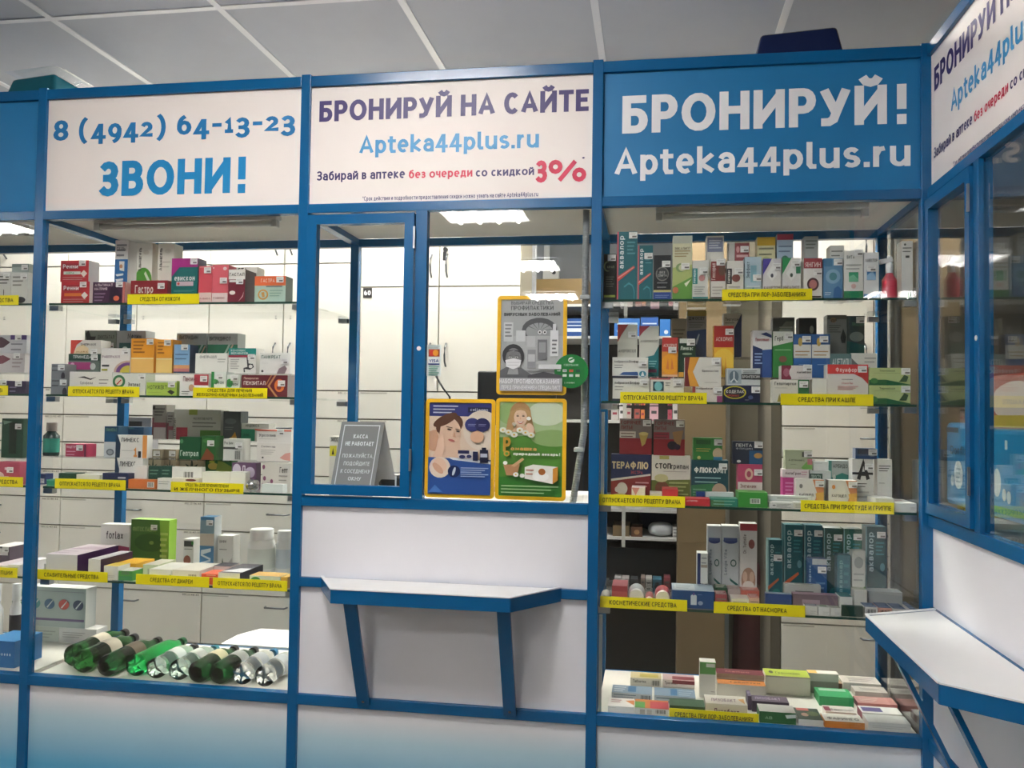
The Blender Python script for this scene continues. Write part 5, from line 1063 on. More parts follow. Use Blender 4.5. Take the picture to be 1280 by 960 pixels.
g.add(A1, [
 (70, 102, 182, 3, 'r', '8a8480', [('r', 0, .38, .12, 1, '5a1f2c'), ('r', .1, .52, 1, .66, '8a3a4c'), ('r', .12, .66, 1, 1, 'b0a8a8'), ('l', .15, .12, .9, .3, 3, '4a4644'), ('r', .02, .04, .2, .14, '1c1a1a')], 'tall grey carton with maroon band', {'pr': None}),
 (186, 160, 238, 3, 'r', '8f8a86', [('r', 0, .4, .3, 1, '6a2434'), ('r', .2, .52, 1, .66, '8a3a4c'), ('l', .15, .15, .9, .35, 3, '4a4644')], 'narrow grey carton with maroon edge', {'pr': None}),
 (242, 140, 618, 3, 'r', 'b9b6ae', [('r', .32, 0, .5, .18, '97a04a'), ('t', 'ФОСФОГЛИВ ФОРТЕ', .42, .26, .82, .34, '4a4844'), ('l', .4, .44, .9, .56, 2, '6a6864'), ('r', .06, .6, .3, 1, 'a83248'), ('v', 'ГЕПАТРИН', .0, .3, .05, .95, '3a3836'), ('r', .57, .68, 1, 1, '5a8a3c')], 'wide grey carton with red square and green block', {'pr': None}),
 (637, 155, 775, 3, 'r', '56595a', [('o', .42, .34, .34, .1, '6e7274'), ('l', .1, .55, .6, .62, 2, '8a8c8c'), ('p', [(.4, .98), (.7, .7), (.85, .98)], 'e0a03c'), ('p', [(.4, .9), (.8, .85), (.8, 1), (.4, 1)], 'd8b070')], 'dark grey carton with amber flame', {'pr': None, 'k': 'dg'}),
 (780, 252, 1000, 3, 'r', 'c9c6be', [('t', 'УРДОКСА', .15, .06, .65, .2, '2c2c2a'), ('r', 0, .32, .5, 1, '2f8a68'), ('r', .5, .3, 1, .4, 'd8604a'), ('t', '250', .08, .6, .3, .72, '204a3c')], 'white carton with green block at the back', {'pr': None}),
 (287, 360, 455, 2, 'r', '1f5a38', [('t', 'Гептрал', .04, .6, .9, .85, 'dfe8dc'), ('o', .1, .2, .08, .1, '5a9a6a')], 'dark green carton with white lettering', {'pr': None}),
 (460, 352, 575, 2, 'r', '2f6a34', [('p', [(0, 1), (.4, .5), (.9, .8), (.9, 1)], '8a4a2c'), ('o', .5, .2, .4, .1, '4a8a44')], 'green carton with brown leaf', {'pr': (.7, .3)}),
 (637, 375, 792, 2, 'r', 'd9d8d0', [('t', 'Росфин', .05, .12, .5, .26, '3c3c38'), ('r', 0, .38, .75, .48, '4a4c48'), ('b', .6, .55, .9, .95, '3a3a3a')], 'greyish white carton with dark stripe', {'pr': (.85, .3)}),
 (905, 408, 1175, 2, 'r', 'e9e2da', [('t', 'Силимар', .13, .14, .55, .25, '5a5450'), ('l', .12, .4, .55, .6, 3, 'b8b0a8'), ('p', [(.68, .8), (.85, .55), (1, .5), (1, .95), (.8, .9)], 'd89a90'), ('o', .18, .8, .03, .05, '3a3a38')], 'white carton with pink hand picture', {'k': 's', 'pr': None}),
 (905, 300, 1180, 2, 's', 'efe9e2', [('r', 0, 0, 1, .14, 'e0705a'), ('t', 'Урсолив', .06, .32, .55, .55, '2c2a28'), ('l', .06, .72, .6, .78, 1, '8a8480')], 'white carton with salmon top edge, upper one', {'pr': (.7, .2)}),
 (12, 458, 150, 'b', 0, 'a89c84', star, 'tan carton with dark star, left of three', {'pr': (.75, .12), 'b': 730, 'd': .03}),
 (152, 460, 270, 'b', 0, 'a4967c', star, 'tan carton with dark star, middle of three', {'pr': (.75, .12), 'b': 730, 'd': .03}),
 (275, 462, 488, 'b', 0, 'a89c84', star, 'tan carton with dark star, right of three', {'pr': (.6, .12), 'b': 730, 'd': .03}),
 (492, 455, 705, 'b', 0, '2f6f38', [('t', 'Фосфо', .2, .12, .6, .24, 'c8dca0'), ('r', .15, .3, .35, .4, 'd0d040'), ('o', .3, .5, .2, .1, 'd8c060'), ('p', [(.5, .3), (1, .5), (1, 1), (.3, 1)], '8aa04a')], 'green carton with yellow tablet', {'pr': (.78, .15), 'b': 735, 'd': .04}),
 (38, 592, 136, .076, 0, '17463a', [('l', .1, .2, .8, .35, 2, '7aa08c')], 'dark green carton behind the front row, left twin', {'pr': None, 'd': .02}),
 (138, 592, 222, .076, 0, '1a4a3c', [('l', .1, .2, .8, .35, 2, '7aa08c')], 'dark green carton behind the front row, right twin', {'pr': None, 'd': .02}),
 (226, 600, 465, .076, 0, 'f1eee6', [('b', .4, .22, .72, .6, '2c2c2c')], 'white carton with large bar code lying flat', {'pr': None, 'top': 'f6efe0', 'd': .02}),
 (468, 640, 690, .060, 0, 'f4f2ea', [], 'plain white carton lying flat', {'pr': None, 'd': .03, 'top': 'faf8f2'}),
 (693, 638, 812, .060, 0, 'efede6', [], 'plain ivory carton lying flat beside the white one', {'pr': None, 'd': .03}),
 (705, 566, 900, .095, 0, '6a4a68', [('o', .2, .26, .17, .22, 'cfc4d2'), ('t', 'Л', .42, .1, .55, .35, 'f0e8f0'), ('o', .75, .35, .2, .2, 'b8a8bc'), ('o', .9, .7, .12, .14, '8a5a70')], 'purple carton with pale circles', {'pr': None, 'd': .03}),
 (912, 568, 1175, .085, 0, 'd9d2c8', [('t', 'Гепт', .62, .14, .9, .34, '3a3430')]+[('o', x, y, .05, .08, '8a4a6a') for x, y in ((.06, .15), (.1, .55), (.35, .65), (.02, .8))]+[('o', .25, .8, .08, .12, 'b0a4b0'), ('l', .6, .45, .9, .6, 2, '9a948c')], 'white carton with purple berries', {'pr': None, 'd': .04}),
 (108, 690, 215, .045, 0, 'ece8e0', [('l', .1, .3, .9, .5, 2, 'a8a49c')], 'flat white carton left of the two-line label', {'pr': None, 'd': .03}),
 (225, 690, 440, .045, 0, 'e6ded2', [('o', .7, .15, .2, .1, '6a2a30')], 'flat cream carton behind the two-line label', {'pr': None, 'd': .03}),
 (800, 700, 925, .045, 0, 'd0d2d4', [], 'silver foil sachet lying', {'kind': 'pouch'}),
 (942, 738, 1112, .045, 0, 'e6ece6', [], 'small white carton at right end', {'pr': None, 'd': .03, 'top': 'f4f4ee'}),
]); g.build()
shelf_label(68.8, 601, 157, SHELF[2], [RX_], 'yellow prescription label on the third shelf of the left case')
shelf_label(213.6, 607, 304.2, SHELF[2], ['СРЕДСТВА ДЛЯ ЛЕЧЕНИЯ ПЕЧЕНИ', 'И ЖЕЛЧНОГО ПУЗЫРЯ'], 'yellow two-line label on the third shelf of the left case')

# ---------------------------------------------------------------- left case, shelf 4
pl = ', fourth shelf, left case'
g = Goods(SHELF[3], pl, 0, 0, 1)
A0 = (0, 620, 6.4); A1 = (180, 620, 6.4)
jarp = {'pr': None}
g.add(A0, [
 (270, 540, 365, .05, 0, '3a3440', [('r', 0, 0, 1, .5, 'd0ccd0')], 'dark grey carton behind the post', {'pr': None, 'd': .14, 'top': 'cfcad2'}),
 (370, 468, 620, .05, 0, 'efebe6', [('l', .6, .8, .9, .9, 2, 'b8c8b8')], 'white carton with purple side lying flat, larger one', {'pr': None, 'd': .2, 'side': '4a2058', 'top': 'cdbcc6', 'tart': [('p', [(.0, .5), (.4, .2), (1, .3), (1, .5)], 'b49aac'), ('l', .1, .7, .6, .85, 2, 'a890a0')]}),
 (708, 507, 828, .05, 0, 'ece8e2', [], 'white carton with dark side lying flat, smaller one', {'pr': None, 'd': .16, 'side': '3c2048', 'top': 'b8b0b8'}),
 (808, 228, 1040, .28, 0, 'ece8e4', [('t', 'forlax', .2, .17, .78, .36, '3a3436'), ('p', [(0, .55), (.3, .62), (.65, .52), (1, .56), (1, 1), (.6, 1), (.5, .75), (0, .6)], 'a83a66'), ('p', [(.75, .9), (1, .7), (1, 1), (.8, 1)], 'c8a8b0')], 'white carton with magenta wave', {'pr': None}),
 (1052, 190, 1355, .285, 0, '4a7a2c', [('t', 'ФИТОСЛАБИЛ', .04, .16, .66, .26, 'a8c070'), ('o', .5, .5, .4, .2, '386422'), ('o', .55, .5, .06, .04, '8aa850'), ('p', [(.75, .0), (1, .0), (1, 1), (.85, 1)], '8ab43c'), ('l', .78, .3, .98, .9, 6, 'b8d070')], 'large green leafy carton', {'pr': (.62, .16), 'top': '9ac45a', 'side': '8ab43c'}),
 (832, 560, 945, .048, 0, 'efece6', [('l', .1, .7, .8, .8, 2, 'c8c4c0')], 'small white carton between two labels', {'pr': None, 'd': .06, 'top': 'e8c84a'}),
 (950, 600, 1085, .048, 0, '5aa84a', [('r', 0, .55, 1, 1, '4a9a5a'), ('b', .2, .05, .8, .4, '7a7a70')], 'small green carton with bar code between two labels', {'pr': None, 'd': .06, 'top': 'd9d8cc'}),
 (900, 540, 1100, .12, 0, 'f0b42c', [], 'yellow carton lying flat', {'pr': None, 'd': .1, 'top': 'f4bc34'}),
 (1120, 550, 1270, .10, 0, 'd8e0b8', [('b', .3, .3, .9, .9, '8a8a80')], 'pale green carton with bar code lying flat', {'pr': None, 'd': .1, 'top': 'd8d4c0'}),
])
g.add(A1, [
 (318, 345, 398, .24, 0, 'e4e2de', [('r', .05, .06, .95, .24, '4a4a48'), ('o', .4, .68, .36, .16, '9a5a48'), ('l', .1, .32, .9, .38, 1, '4a4a48'), ('o', .9, .12, .14, .06, '3a8a3a')], 'small white carton with brown picture', {'pr': None, 'side': 'cfcdc8'}),
 (453, 168, 565, .22, 0, '4a84b0', [('r', 0, .06, 1, .52, '7f9aa8'), ('r', 0, .3, 1, .52, 'c8bcae'), ('p', [(.1, .6), (.8, .56), (.8, .62), (.2, .68), (.8, .74), (.8, .8), (.2, .84), (.6, .9), (.6, .93), (.1, .88), (.1, .82), (.7, .77), (.1, .7)], 'dfe8ee')], 'tall blue carton with white winding snake', {'pr': (.7, .1), 'side': 'd8dcde'}),
 (592, 318, 715, .24, 0, 'e9e7e2', [('t', 'БИФИ', .12, .12, .55, .2, '5a5854'), ('l', .12, .38, .6, .44, 1, '6a6864'), ('p', [(.28, .8), (.34, .6), (.4, .8)], '3a5a44'), ('o', .34, .88, .13, .06, '2f6a4a'), ('p', [(.55, .85), (.95, .6), (1, .75), (.6, .95)], 'c0bcb8')], 'white carton with green pipette mark', {'pr': None, 'side': 'cfcdc8'}),
 (795, 275, 1000, .22, 0, 'f3f3f0', [], 'white plastic jar, left and larger', {'kind': 'jar', 'lab': 'e0e4dc'}),
 (1035, 285, 1165, .25, 0, 'efefee', [], 'white plastic jar with blue line at the post', {'kind': 'jar', 'lab': 'd4dce4'}),
 (-15, 560, 32, .16, 0, 'e6ddd0', [], 'cream carton lying flat behind', {'pr': None, 'd': .04, 'top': 'ded4c0'}),
 (36, 588, 222, .055, 0, 'eceae4', [('p', [(.9, .4), (1, .4), (.95, .9)], '3a2a2a'), ('o', .6, .9, .1, .2, '2a2a2a')], 'white carton lying behind the label, left one', {'pr': None, 'd': .12, 'top': 'e8e4dc'}),
 (228, 595, 455, .055, 0, 'ece6de', [('b', .6, .3, .9, .8, '3a3a3a')], 'white carton with bar code lying behind the label', {'pr': None, 'd': .13, 'top': 'e0d8cc'}),
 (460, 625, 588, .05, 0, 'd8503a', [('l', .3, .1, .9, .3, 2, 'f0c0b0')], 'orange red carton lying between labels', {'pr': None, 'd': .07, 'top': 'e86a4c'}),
 (594, 615, 768, .05, 0, 'efece6', [('l', .15, .45, .5, .6, 2, 'c8c0c0')], 'white carton with black side lying flat', {'pr': None, 'd': .15, 'side': '2c2a34', 'top': '55505e', 'tart': [('p', [(.0, .9), (.5, .5), (1, .5), (1, .9)], 'e4e0e4')]}),
 (845, 640, 1090, .045, 0, 'dfe4d8', [('o', .2, .4, .16, .3, '4a9a4a'), ('l', .4, .5, .9, .8, 2, 'a8a8a0')], 'white carton with green leaf lying flat', {'pr': None, 'd': .06, 'top': 'd8a85a'}),
 (1095, 650, 1150, .045, 0, 'd8a84a', [], 'small ochre carton at the post', {'pr': None, 'd': .06}),
 (545, 560, 690, .135, 0, 'd9ccc8', [], 'pale carton with dark top lying behind', {'pr': None, 'd': .06, 'top': '3a3444'}),
]); g.build()
shelf_label(46.9, 715, 134.4, SHELF[3], ['СЛАБИТЕЛЬНЫЕ СРЕДСТВА'], 'yellow label about laxatives on the fourth shelf of the left case', (.1, .88))
shelf_label(170, 722, 261.3, SHELF[3], ['СРЕДСТВА ОТ ДИАРЕИ'], 'yellow label about diarrhoea on the fourth shelf of the left case', (.2, .78))
shelf_label(266, 730, 359, SHELF[3], [RX_], 'yellow prescription label on the fourth shelf of the left case')

# ---------------------------------------------------------------- left case floor
pl = ', floor, left case'
g = Goods(SHELF[4], pl, 0, 0, 1)
pix = [('r', .02, .78, .98, .84, '7a6a90'), ('l', .03, .1, .97, .16, 1, '9aa4a8')]
for k, c in enumerate(('5a9a9a', '5a7a9a', 'c8605a', '4a5470')): pix += [('o', .13+.25*k, .42, .09, .13, c), ('p', [(.08+.25*k, .5), (.18+.25*k, .32), (.19+.25*k, .34), (.1+.25*k, .52)], 'dfe6e6')]
g.add((0, 730, 6.4), [
 (228, 340, 470, .36, 0, 'c4ccc2', [('l', .1, .3, .9, .7, 3, 'a4aca2')], 'pale green slab imitating reflected boxes under the four-circle carton, left', {'pr': None, 'd': .06, 'k': 'q'}),  # two pale slabs added to imitate the faint reflected boxes
 (474, 340, 780, .36, 0, 'dcdcd8', [('l', .1, .3, .7, .6, 3, 'b0b0ac')], 'white slab imitating reflected boxes under the four-circle carton, right', {'zt': 'q', 'pr': None, 'd': .06}),
 (228, 28, 690, .36, 'q', 'b6c4c0', pix, 'wide pale carton with four coloured circles', {'pr': None, 'd': .055, 'side': 'd0d4d0', 'top': 'e4e8e4'}),
]); g.build()
PET = {'dg': dielectric('green_pet', '2a7a34', .04, 1.3), 'bg': dielectric('bright_green_pet', '1fae58', .05, 1.3), 'ct': dielectric('teal_pet', 'cfe8e0', .04, 1.3), 'gl': dielectric('dark_glass', '1a5a2c', .03, 1.35), 'cl': dielectric('clear_pet', 'eef3f4', .04, 1.3)}
LYING = [(0, 'dg', .033, '2a2420', 'd2c8b4', 'dark green plastic bottle with cream label, first from the left'),
         (1, 'dg', .033, '1c1a1c', 'd6ccb8', 'dark green plastic bottle with black cap, second from the left'),
         (2, 'gl', .031, '22201e', '6a5a48', 'very dark bottle squeezed between green ones, third from the left'),
         (3, 'bg', .031, '0f5a34', None, 'bright emerald green plastic bottle with dark green cap'),
         (4, 'ct', .030, '2a2a30', 'dfe4e0', 'clear teal tinted bottle with black cap, left of two'),
         (5, 'ct', .030, '3a8a98', 'dfe4e0', 'clear teal tinted bottle with turquoise cap, right of two'),
         (6, 'gl', .031, '22201c', 'e2d8b0', 'dark green glass bottle with cream label, left of two'),
         (7, 'gl', .031, '1c1c1c', 'cfd2cc', 'dark green glass bottle with black cap, right of two'),
         (8, 'cl', .030, '2f84b4', 'd8dce0', 'clear plastic bottle with blue cap'),
         (9, 'cl', .030, '8a9aa4', 'd8dce0', 'clear plastic bottle nearest to the post')]
BX = [-1.735, -1.668, -1.577, -1.496, -1.425, -1.354, -1.288, -1.222, -1.156, -1.086]
BY = [.11, .06, .05, .06, .05, .05, .05, .05, .05, .045]
for i, pk, r, cap, lab, d in LYING:
    x, y = BX[i], BY[i]; L = .30 if i < 4 else .25; zf = SHELF[4]+r+.0005
    ax = Vector((-.03, 1, 0)).normalized(); m = MB()
    glass = pk == 'gl'
    if glass: prof = [(0, r*.5), (.002, r*.92), (.008, r), (L*.55, r), (L*.66, r*.85), (L*.78, r*.45), (L*.9, r*.38), (L*.93, r*.38)]
    else: prof = [(.010, r*.25), (.001, r*.6), (.004, r*.85), (.014, r*.98), (.03, r), (L*.3, r*.96), (L*.34, r), (L*.58, r*.98), (L*.68, r*.9), (L*.8, r*.55), (L*.88, r*.38), (L*.93, r*.38)]
    seg = 25
    m.lathe((x, y, zf), ax, prof, PET[pk], seg)
    if not glass:      # petaloid foot: five lobes
        vs = m.v
        for q in range(seg*4):
            rr, kk = divmod(q, seg); lob = .5+.5*math.cos(5*2*math.pi*kk/seg); p = Vector(vs[q]); vs[q] = tuple(p+ax*((.012*(1-lob)) if rr in (1, 2) else 0))
    o = m.build('water_bottle'); tag(o, d+', lying on the case floor', 'bottle')
    c = MB(); c.lathe(Vector((x, y, zf))+ax*(L*.91), ax, [(0, r*.46), (.018, r*.46), (.02, r*.4)], mat(cap, .35), 18); c.build('bottle_cap', o)
    if lab:
        c = MB(); c.lathe(Vector((x, y, zf))+ax*(L*.36), ax, [(0, r*1.012), (L*.2, r*1.006)], mat(lab, .45), 24, cap=False); c.build('paper_label', o)

# ---------------------------------------------------------------- right case, shelf 1
pl = ', top shelf, right case'
g = Goods(SHELF[0], pl, 0, 0, 1, {2: .075})
A0 = (740, 260, 6.095); A1 = (940, 260, 5.818)
def aqua(slash='e0524a', edge='d05a6a', w=.16):
    return [('r', 0, 0, .08, 1, edge), ('v', 'аквалор', .08, .06, .08+w*1.6, .54, 'e8f0f0'), ('p', [(.02, .66), (.85, .5), (.9, .53), (.05, .73)], slash), ('p', [(.05, .67), (.82, .52), (.84, .53), (.06, .69)], 'f6a8a0'), ('l', .5, .16, .9, .32, 4, '5a9aa4'), ('p', [(.35, .8), (.6, .74), (.8, .78), (.9, .88), (.88, .98), (.85, .98), (.86, .88), (.78, .8), (.6, .77), (.38, .82)], '4a9aa8')]
g.add(A0, [
 (80, 350, 185, 1, 0, '25261f', [('o', .3, .27, .3, .11, '8a9a6a'), ('o', .38, .27, .26, .095, '25261f'), ('t', 'КРАП', .3, .26, .85, .31, 'a4b08a'), ('l', .2, .5, .85, .7, 5, '6a6c60'), ('r', .05, .89, .95, .94, 'b0c04a')], 'black carton with pale green crescent', {'pr': (.65, .09)}),
 (193, 180, 345, 1, 0, '1a6a74', aqua(), 'tall teal nose spray carton with red slash, larger of two', {'pr': (.8, .06)}),
 (352, 285, 465, 1, 0, '1a6a74', aqua(), 'teal nose spray carton with red slash, smaller of two', {'pr': (.7, .2)}),
 (471, 360, 603, 1, 0, '1f2026', [('o', .5, .42, .38, .16, '8a8884'), ('o', .5, .42, .32, .135, '4a4a4c'), ('p', [(.2, .34), (.26, .31), (.8, .5), (.75, .53)], '1f2026'), ('t', 'БЕЗ', .35, .36, .65, .41, 'd8d6d2'), ('t', 'СПИРТА', .25, .43, .75, .48, 'd8d6d2'), ('r', 0, .78, 1, .83, 'd8c88a'), ('r', 0, .83, 1, 1, '2a4a9a'), ('l', .2, .62, .8, .72, 2, '8a8a8c'), ('l', .1, .9, .9, .94, 2, '9ab0e0')], 'black carton with crossed-out circle and blue foot', {'pr': (.72, .2)}),
 (617, 212, 765, 1, 0, 'dcd8b8', [('r', 0, 0, 1, .12, 'b8bcb0'), ('p', [(0, .75), (1, .6), (1, 1), (0, 1)], '6aa048'), ('p', [(0, .5), (1, .45), (1, .64), (0, .8)], 'b8c47a'), ('l', .1, .24, .9, .32, 3, 'a08a5a'), ('t', 'ЭВКАЛИПТ', .1, .18, .9, .22, '6a5a44'), ('o', .42, .5, .26, .07, '8aa46a'), ('o', .5, .5, .2, .055, 'd8d8b0'), ('o', .15, .85, .15, .05, 'd8805a'), ('p', [(.6, .75), (.95, .68), (.7, .8)], 'f0f0e0')], 'tall cream and green carton with red flower', {'pr': (.65, .48)}),
 (767, 400, 885, 1, 0, 'dfdcd6', [('r', 0, .2, .32, .6, '2f8a8a'), ('v', 'Ангидак', .02, .22, .2, .58, 'e8f0f0'), ('o', .6, .45, .2, .08, 'c88a8a'), ('l', .1, .68, .8, .85, 4, 'a8a8a4'), ('r', 0, .93, 1, .97, '3a9a94')], 'white carton with teal side strip', {'pr': (.72, .27)}),
 (872, 212, 1005, 2, 'r', 'e4e0d8', [('r', .06, .04, .94, .4, '8a90ac'), ('l', .15, .12, .85, .3, 4, 'd8dce8'), ('o', .7, .6, .2, .05, 'f4f0e8')], 'tall white carton with lilac panel', {'pr': None}),
 (907, 385, 1020, 1, 0, 'e2ded8', [('r', 0, .07, .95, .55, '8a3430'), ('v', 'Гексорал', .04, .12, .3, .52, 'f0e0dc'), ('o', .75, .3, .25, .12, '6a4a3c'), ('l', .1, .7, .8, .85, 3, 'b8b0ac'), ('r', 0, .94, 1, .97, '4a2a2a')], 'white carton with brick red panel', {'pr': (.65, .1)}),
 (1028, 402, 1155, 1, 0, 'e6e2dc', [('r', 0, .2, .3, .6, '2a2426'), ('v', 'Ангидак', .02, .24, .2, .58, 'e8e4e0'), ('o', .55, .45, .25, .1, '8a5048'), ('l', .1, .68, .8, .85, 3, 'b8b0ac')], 'white carton with black side strip', {'pr': (.72, .28)}),
 (1044, 264, 1088, 2, 'r', 'c8c4be', [], 'narrow pale grey carton at back', {'pr': None}),
 (1090, 266, 1200, 2, 'r', '9a4a50', [('l', .1, .4, .9, .8, 3, 'd8b0b0'), ('o', .2, .2, .12, .1, 'd8a0a0')], 'dusky red carton at back', {'pr': (.65, .2)}),
 (1165, 372, 1292, 1, 0, 'b8ccd8', [('v', 'Зиффект', .08, .12, .28, .5, '4a5a6a'), ('r', .35, .2, .7, .6, '8ab8c8'), ('p', [(.3, .9), (.5, .7), (.7, .9)], '6aa4bc'), ('l', .1, .7, .9, .9, 3, 'e4eef2')], 'pale blue carton right of the black strip carton', {'pr': (.8, .5)}),
])
g.add(A1, [
 (38, 212, 170, 2, 'r', 'd8d2a8', [('r', 0, 0, 1, .22, 'e0b83a'), ('o', .5, .7, .3, .2, 'b8c48a'), ('l', .1, .3, .9, .45, 2, '8a8a70')], 'cream carton with yellow top at back', {'pr': None}),
 (182, 190, 300, 2, 'r', 'a8bcd0', [('r', 0, 0, 1, .14, 'b8405a'), ('o', .5, .68, .28, .16, '4a7a6a'), ('l', .1, .3, .9, .42, 2, '6a7a94')], 'grey blue carton with crimson top at back', {'pr': None}),
 (382, 206, 482, 2, 'r', 'a4a8a6', [('l', .1, .12, .9, .3, 3, '6a706a'), ('r', .1, .55, .9, .85, '8a98a8')], 'rounded grey carton standing alone at back', {'pr': None}),
 (567, 272, 670, 2, 'r', 'd8d6d0', [('l', .1, .2, .9, .35, 2, '7a7a74'), ('p', [(.2, .6), (.8, .5), (.6, .8)], '4a4a44')], 'white carton behind the blue head carton', {'pr': None}),
 (80, 368, 212, 1, 0, 'e6e2e0', [('p', [(0, 0), (.5, 0), (0, .4)], '4a3f9a'), ('p', [(.5, 0), (1, 0), (1, .4)], 'd4d0d4'), ('p', [(.5, .18), (.8, .38), (.5, .56), (.2, .38)], 'f4f2f0'), ('o', .5, .42, .08, .05, '4a4a5a'), ('t', 'КАМЕТОН', .06, .68, .94, .76, '8a7a74'), ('p', [(.4, 1), (.5, .92), (.6, 1)], '8a7a74')], 'white carton with violet corner', {'pr': (.75, .2)}),
 (221, 363, 353, 1, 0, 'e6e2e0', [('p', [(0, 0), (.5, 0), (0, .4)], '2f9a5a'), ('p', [(.5, .18), (.8, .38), (.5, .56), (.2, .38)], 'f4f2f0'), ('o', .5, .42, .08, .05, '4a5a4a'), ('t', 'ИНГАЛИПТ', .06, .68, .94, .76, '8a7a74'), ('r', .75, .2, 1, .38, '3a8a64'), ('p', [(.4, 1), (.5, .92), (.6, 1)], '8a7a74')], 'white carton with green corner', {'pr': (.72, .14)}),
 (377, 365, 510, 1, 0, 'ece8e4', [('r', 0, 0, 1, .25, 'a03a40'), ('t', 'ЯНГИН', .08, .1, .92, .22, 'f0dcd8'), ('o', .5, .64, .32, .16, '5a3a3c'), ('o', .5, .64, .22, .11, 'c07a78'), ('r', .05, .93, .95, .96, '4a3a3a')], 'white carton with maroon top and dark disc', {'pr': (.75, .35)}),
 (519, 366, 660, 1, 0, '5f90b8', [('r', 0, 0, .45, .2, '3a7aa4'), ('o', .5, .45, .38, .18, '88b0cc'), ('o', .5, .45, .2, .1, '4a8a94'), ('p', [(.5, .98), (.55, .75), (.75, .68), (.95, .78), (.92, .98)], '2f6aa4'), ('l', .08, .85, .4, .9, 2, 'dfe8f0')], 'blue carton with head outline', {'pr': (.75, .1)}),
 (669, 310, 808, 1, 0, 'ebe8e2', [('t', 'ВИТА', .15, .1, .55, .17, '3a4a40'), ('r', 0, .84, 1, 1, '1f8a54'), ('r', .25, .45, .75, .65, '3aa070'), ('p', [(.25, .55), (.5, .5), (.75, .6), (.75, .65), (.25, .65)], '7ac49a'), ('o', .5, .74, .13, .05, 'e8c0b8'), ('l', .1, .3, .9, .38, 2, 'a8a8a0')], 'white carton with green square and foot', {'pr': (.75, .05)}),
 (813, 323, 922, 1, 0, 'e6e6e6', [('t', 'ХАВЕСТОР', .1, .14, .9, .21, '3a3c40'), ('r', .2, .38, .8, .6, '4a8ac4'), ('p', [(.2, .5), (.6, .4), (.8, .55), (.8, .6), (.2, .6)], '9ac0e0'), ('r', 0, .9, 1, 1, '5a94c8'), ('l', .2, .28, .8, .33, 1, '8a8a90')], 'white carton with blue square', {'pr': (.5, .35)}),
 (948, 340, 1078, 1, 0, 'd85a68', [], 'pink spray bottle with white pump', {'kind': 'spray', 'lab': 'd83a50'}),
 (1088, 240, 1203, .075, 0, 'e6e4e0', [('l', .1, .12, .9, .18, 2, '6a6a68'), ('r', .35, .25, .7, .29, '4a4a48'), ('o', .3, .06, .1, .02, '4a4a48'), ('p', [(.5, 1), (.6, .85), (.7, .98), (.8, .86), (.95, 1)], '3a7a5a')], 'tall white carton with small green plant', {'pr': None, 'side': 'd0ccc6'}),
]); g.build()
shelf_label(902.5, 365, 1015.2, SHELF[0], ['СРЕДСТВА ПРИ ЛОР-ЗАБОЛЕВАНИЯХ'], 'yellow label on the top shelf of the right case', (.07, .93))

# ---------------------------------------------------------------- right case, shelf 2
pl = ', second shelf, right case'
g = Goods(SHELF[1], pl, 0, 0, 1, {2: .07, 3: .13})
A0 = (740, 380, 6.095); A1 = (940, 380, 5.818)
amb = [('p', [(0, 0), (.55, 0), (.2, .2), (0, .35)], 'c0443c'), ('p', [(1, .62), (1, 1), (.3, 1), (.75, .85)], '1f8a90'), ('t', 'АМБРОКСОЛ', .06, .48, .94, .54, '5a5c58'), ('t', '100', .08, .86, .3, .9, '6a6c68'), ('l', .55, .17, .95, .22, 2, '8a8c88')]
ambv = [('t', 'Амброксол Велфарм', .05, .14, .78, .26, '2a2a2c'), ('l', .06, .38, .3, .5, 2, '8a8a88'), ('p', [(.2, .85), (.3, .72), (.7, .7), (.75, .88)], '2f5a9a'), ('r', 0, .9, .72, 1, '2a2c44'), ('o', .85, .8, .13, .18, 'dfe8ec'), ('o', .85, .8, .1, .14, '3a8aa0'), ('p', [(.8, .9), (.84, .7), (.86, .7), (.9, .9)], 'eef4f4')]
asc = [('r', 0, 0, 1, .36, 'c03a34'), ('t', 'АСКОРИЛ', .08, .16, .92, .24, 'f4e4d8'), ('o', .5, .68, .55, .26, 'f2a52a'), ('p', [(.25, .8), (.38, .52), (.45, .82)], 'e0823a'), ('p', [(.75, .8), (.62, .52), (.55, .82)], 'e0823a'), ('r', 0, .95, 1, 1, 'd8b090')]
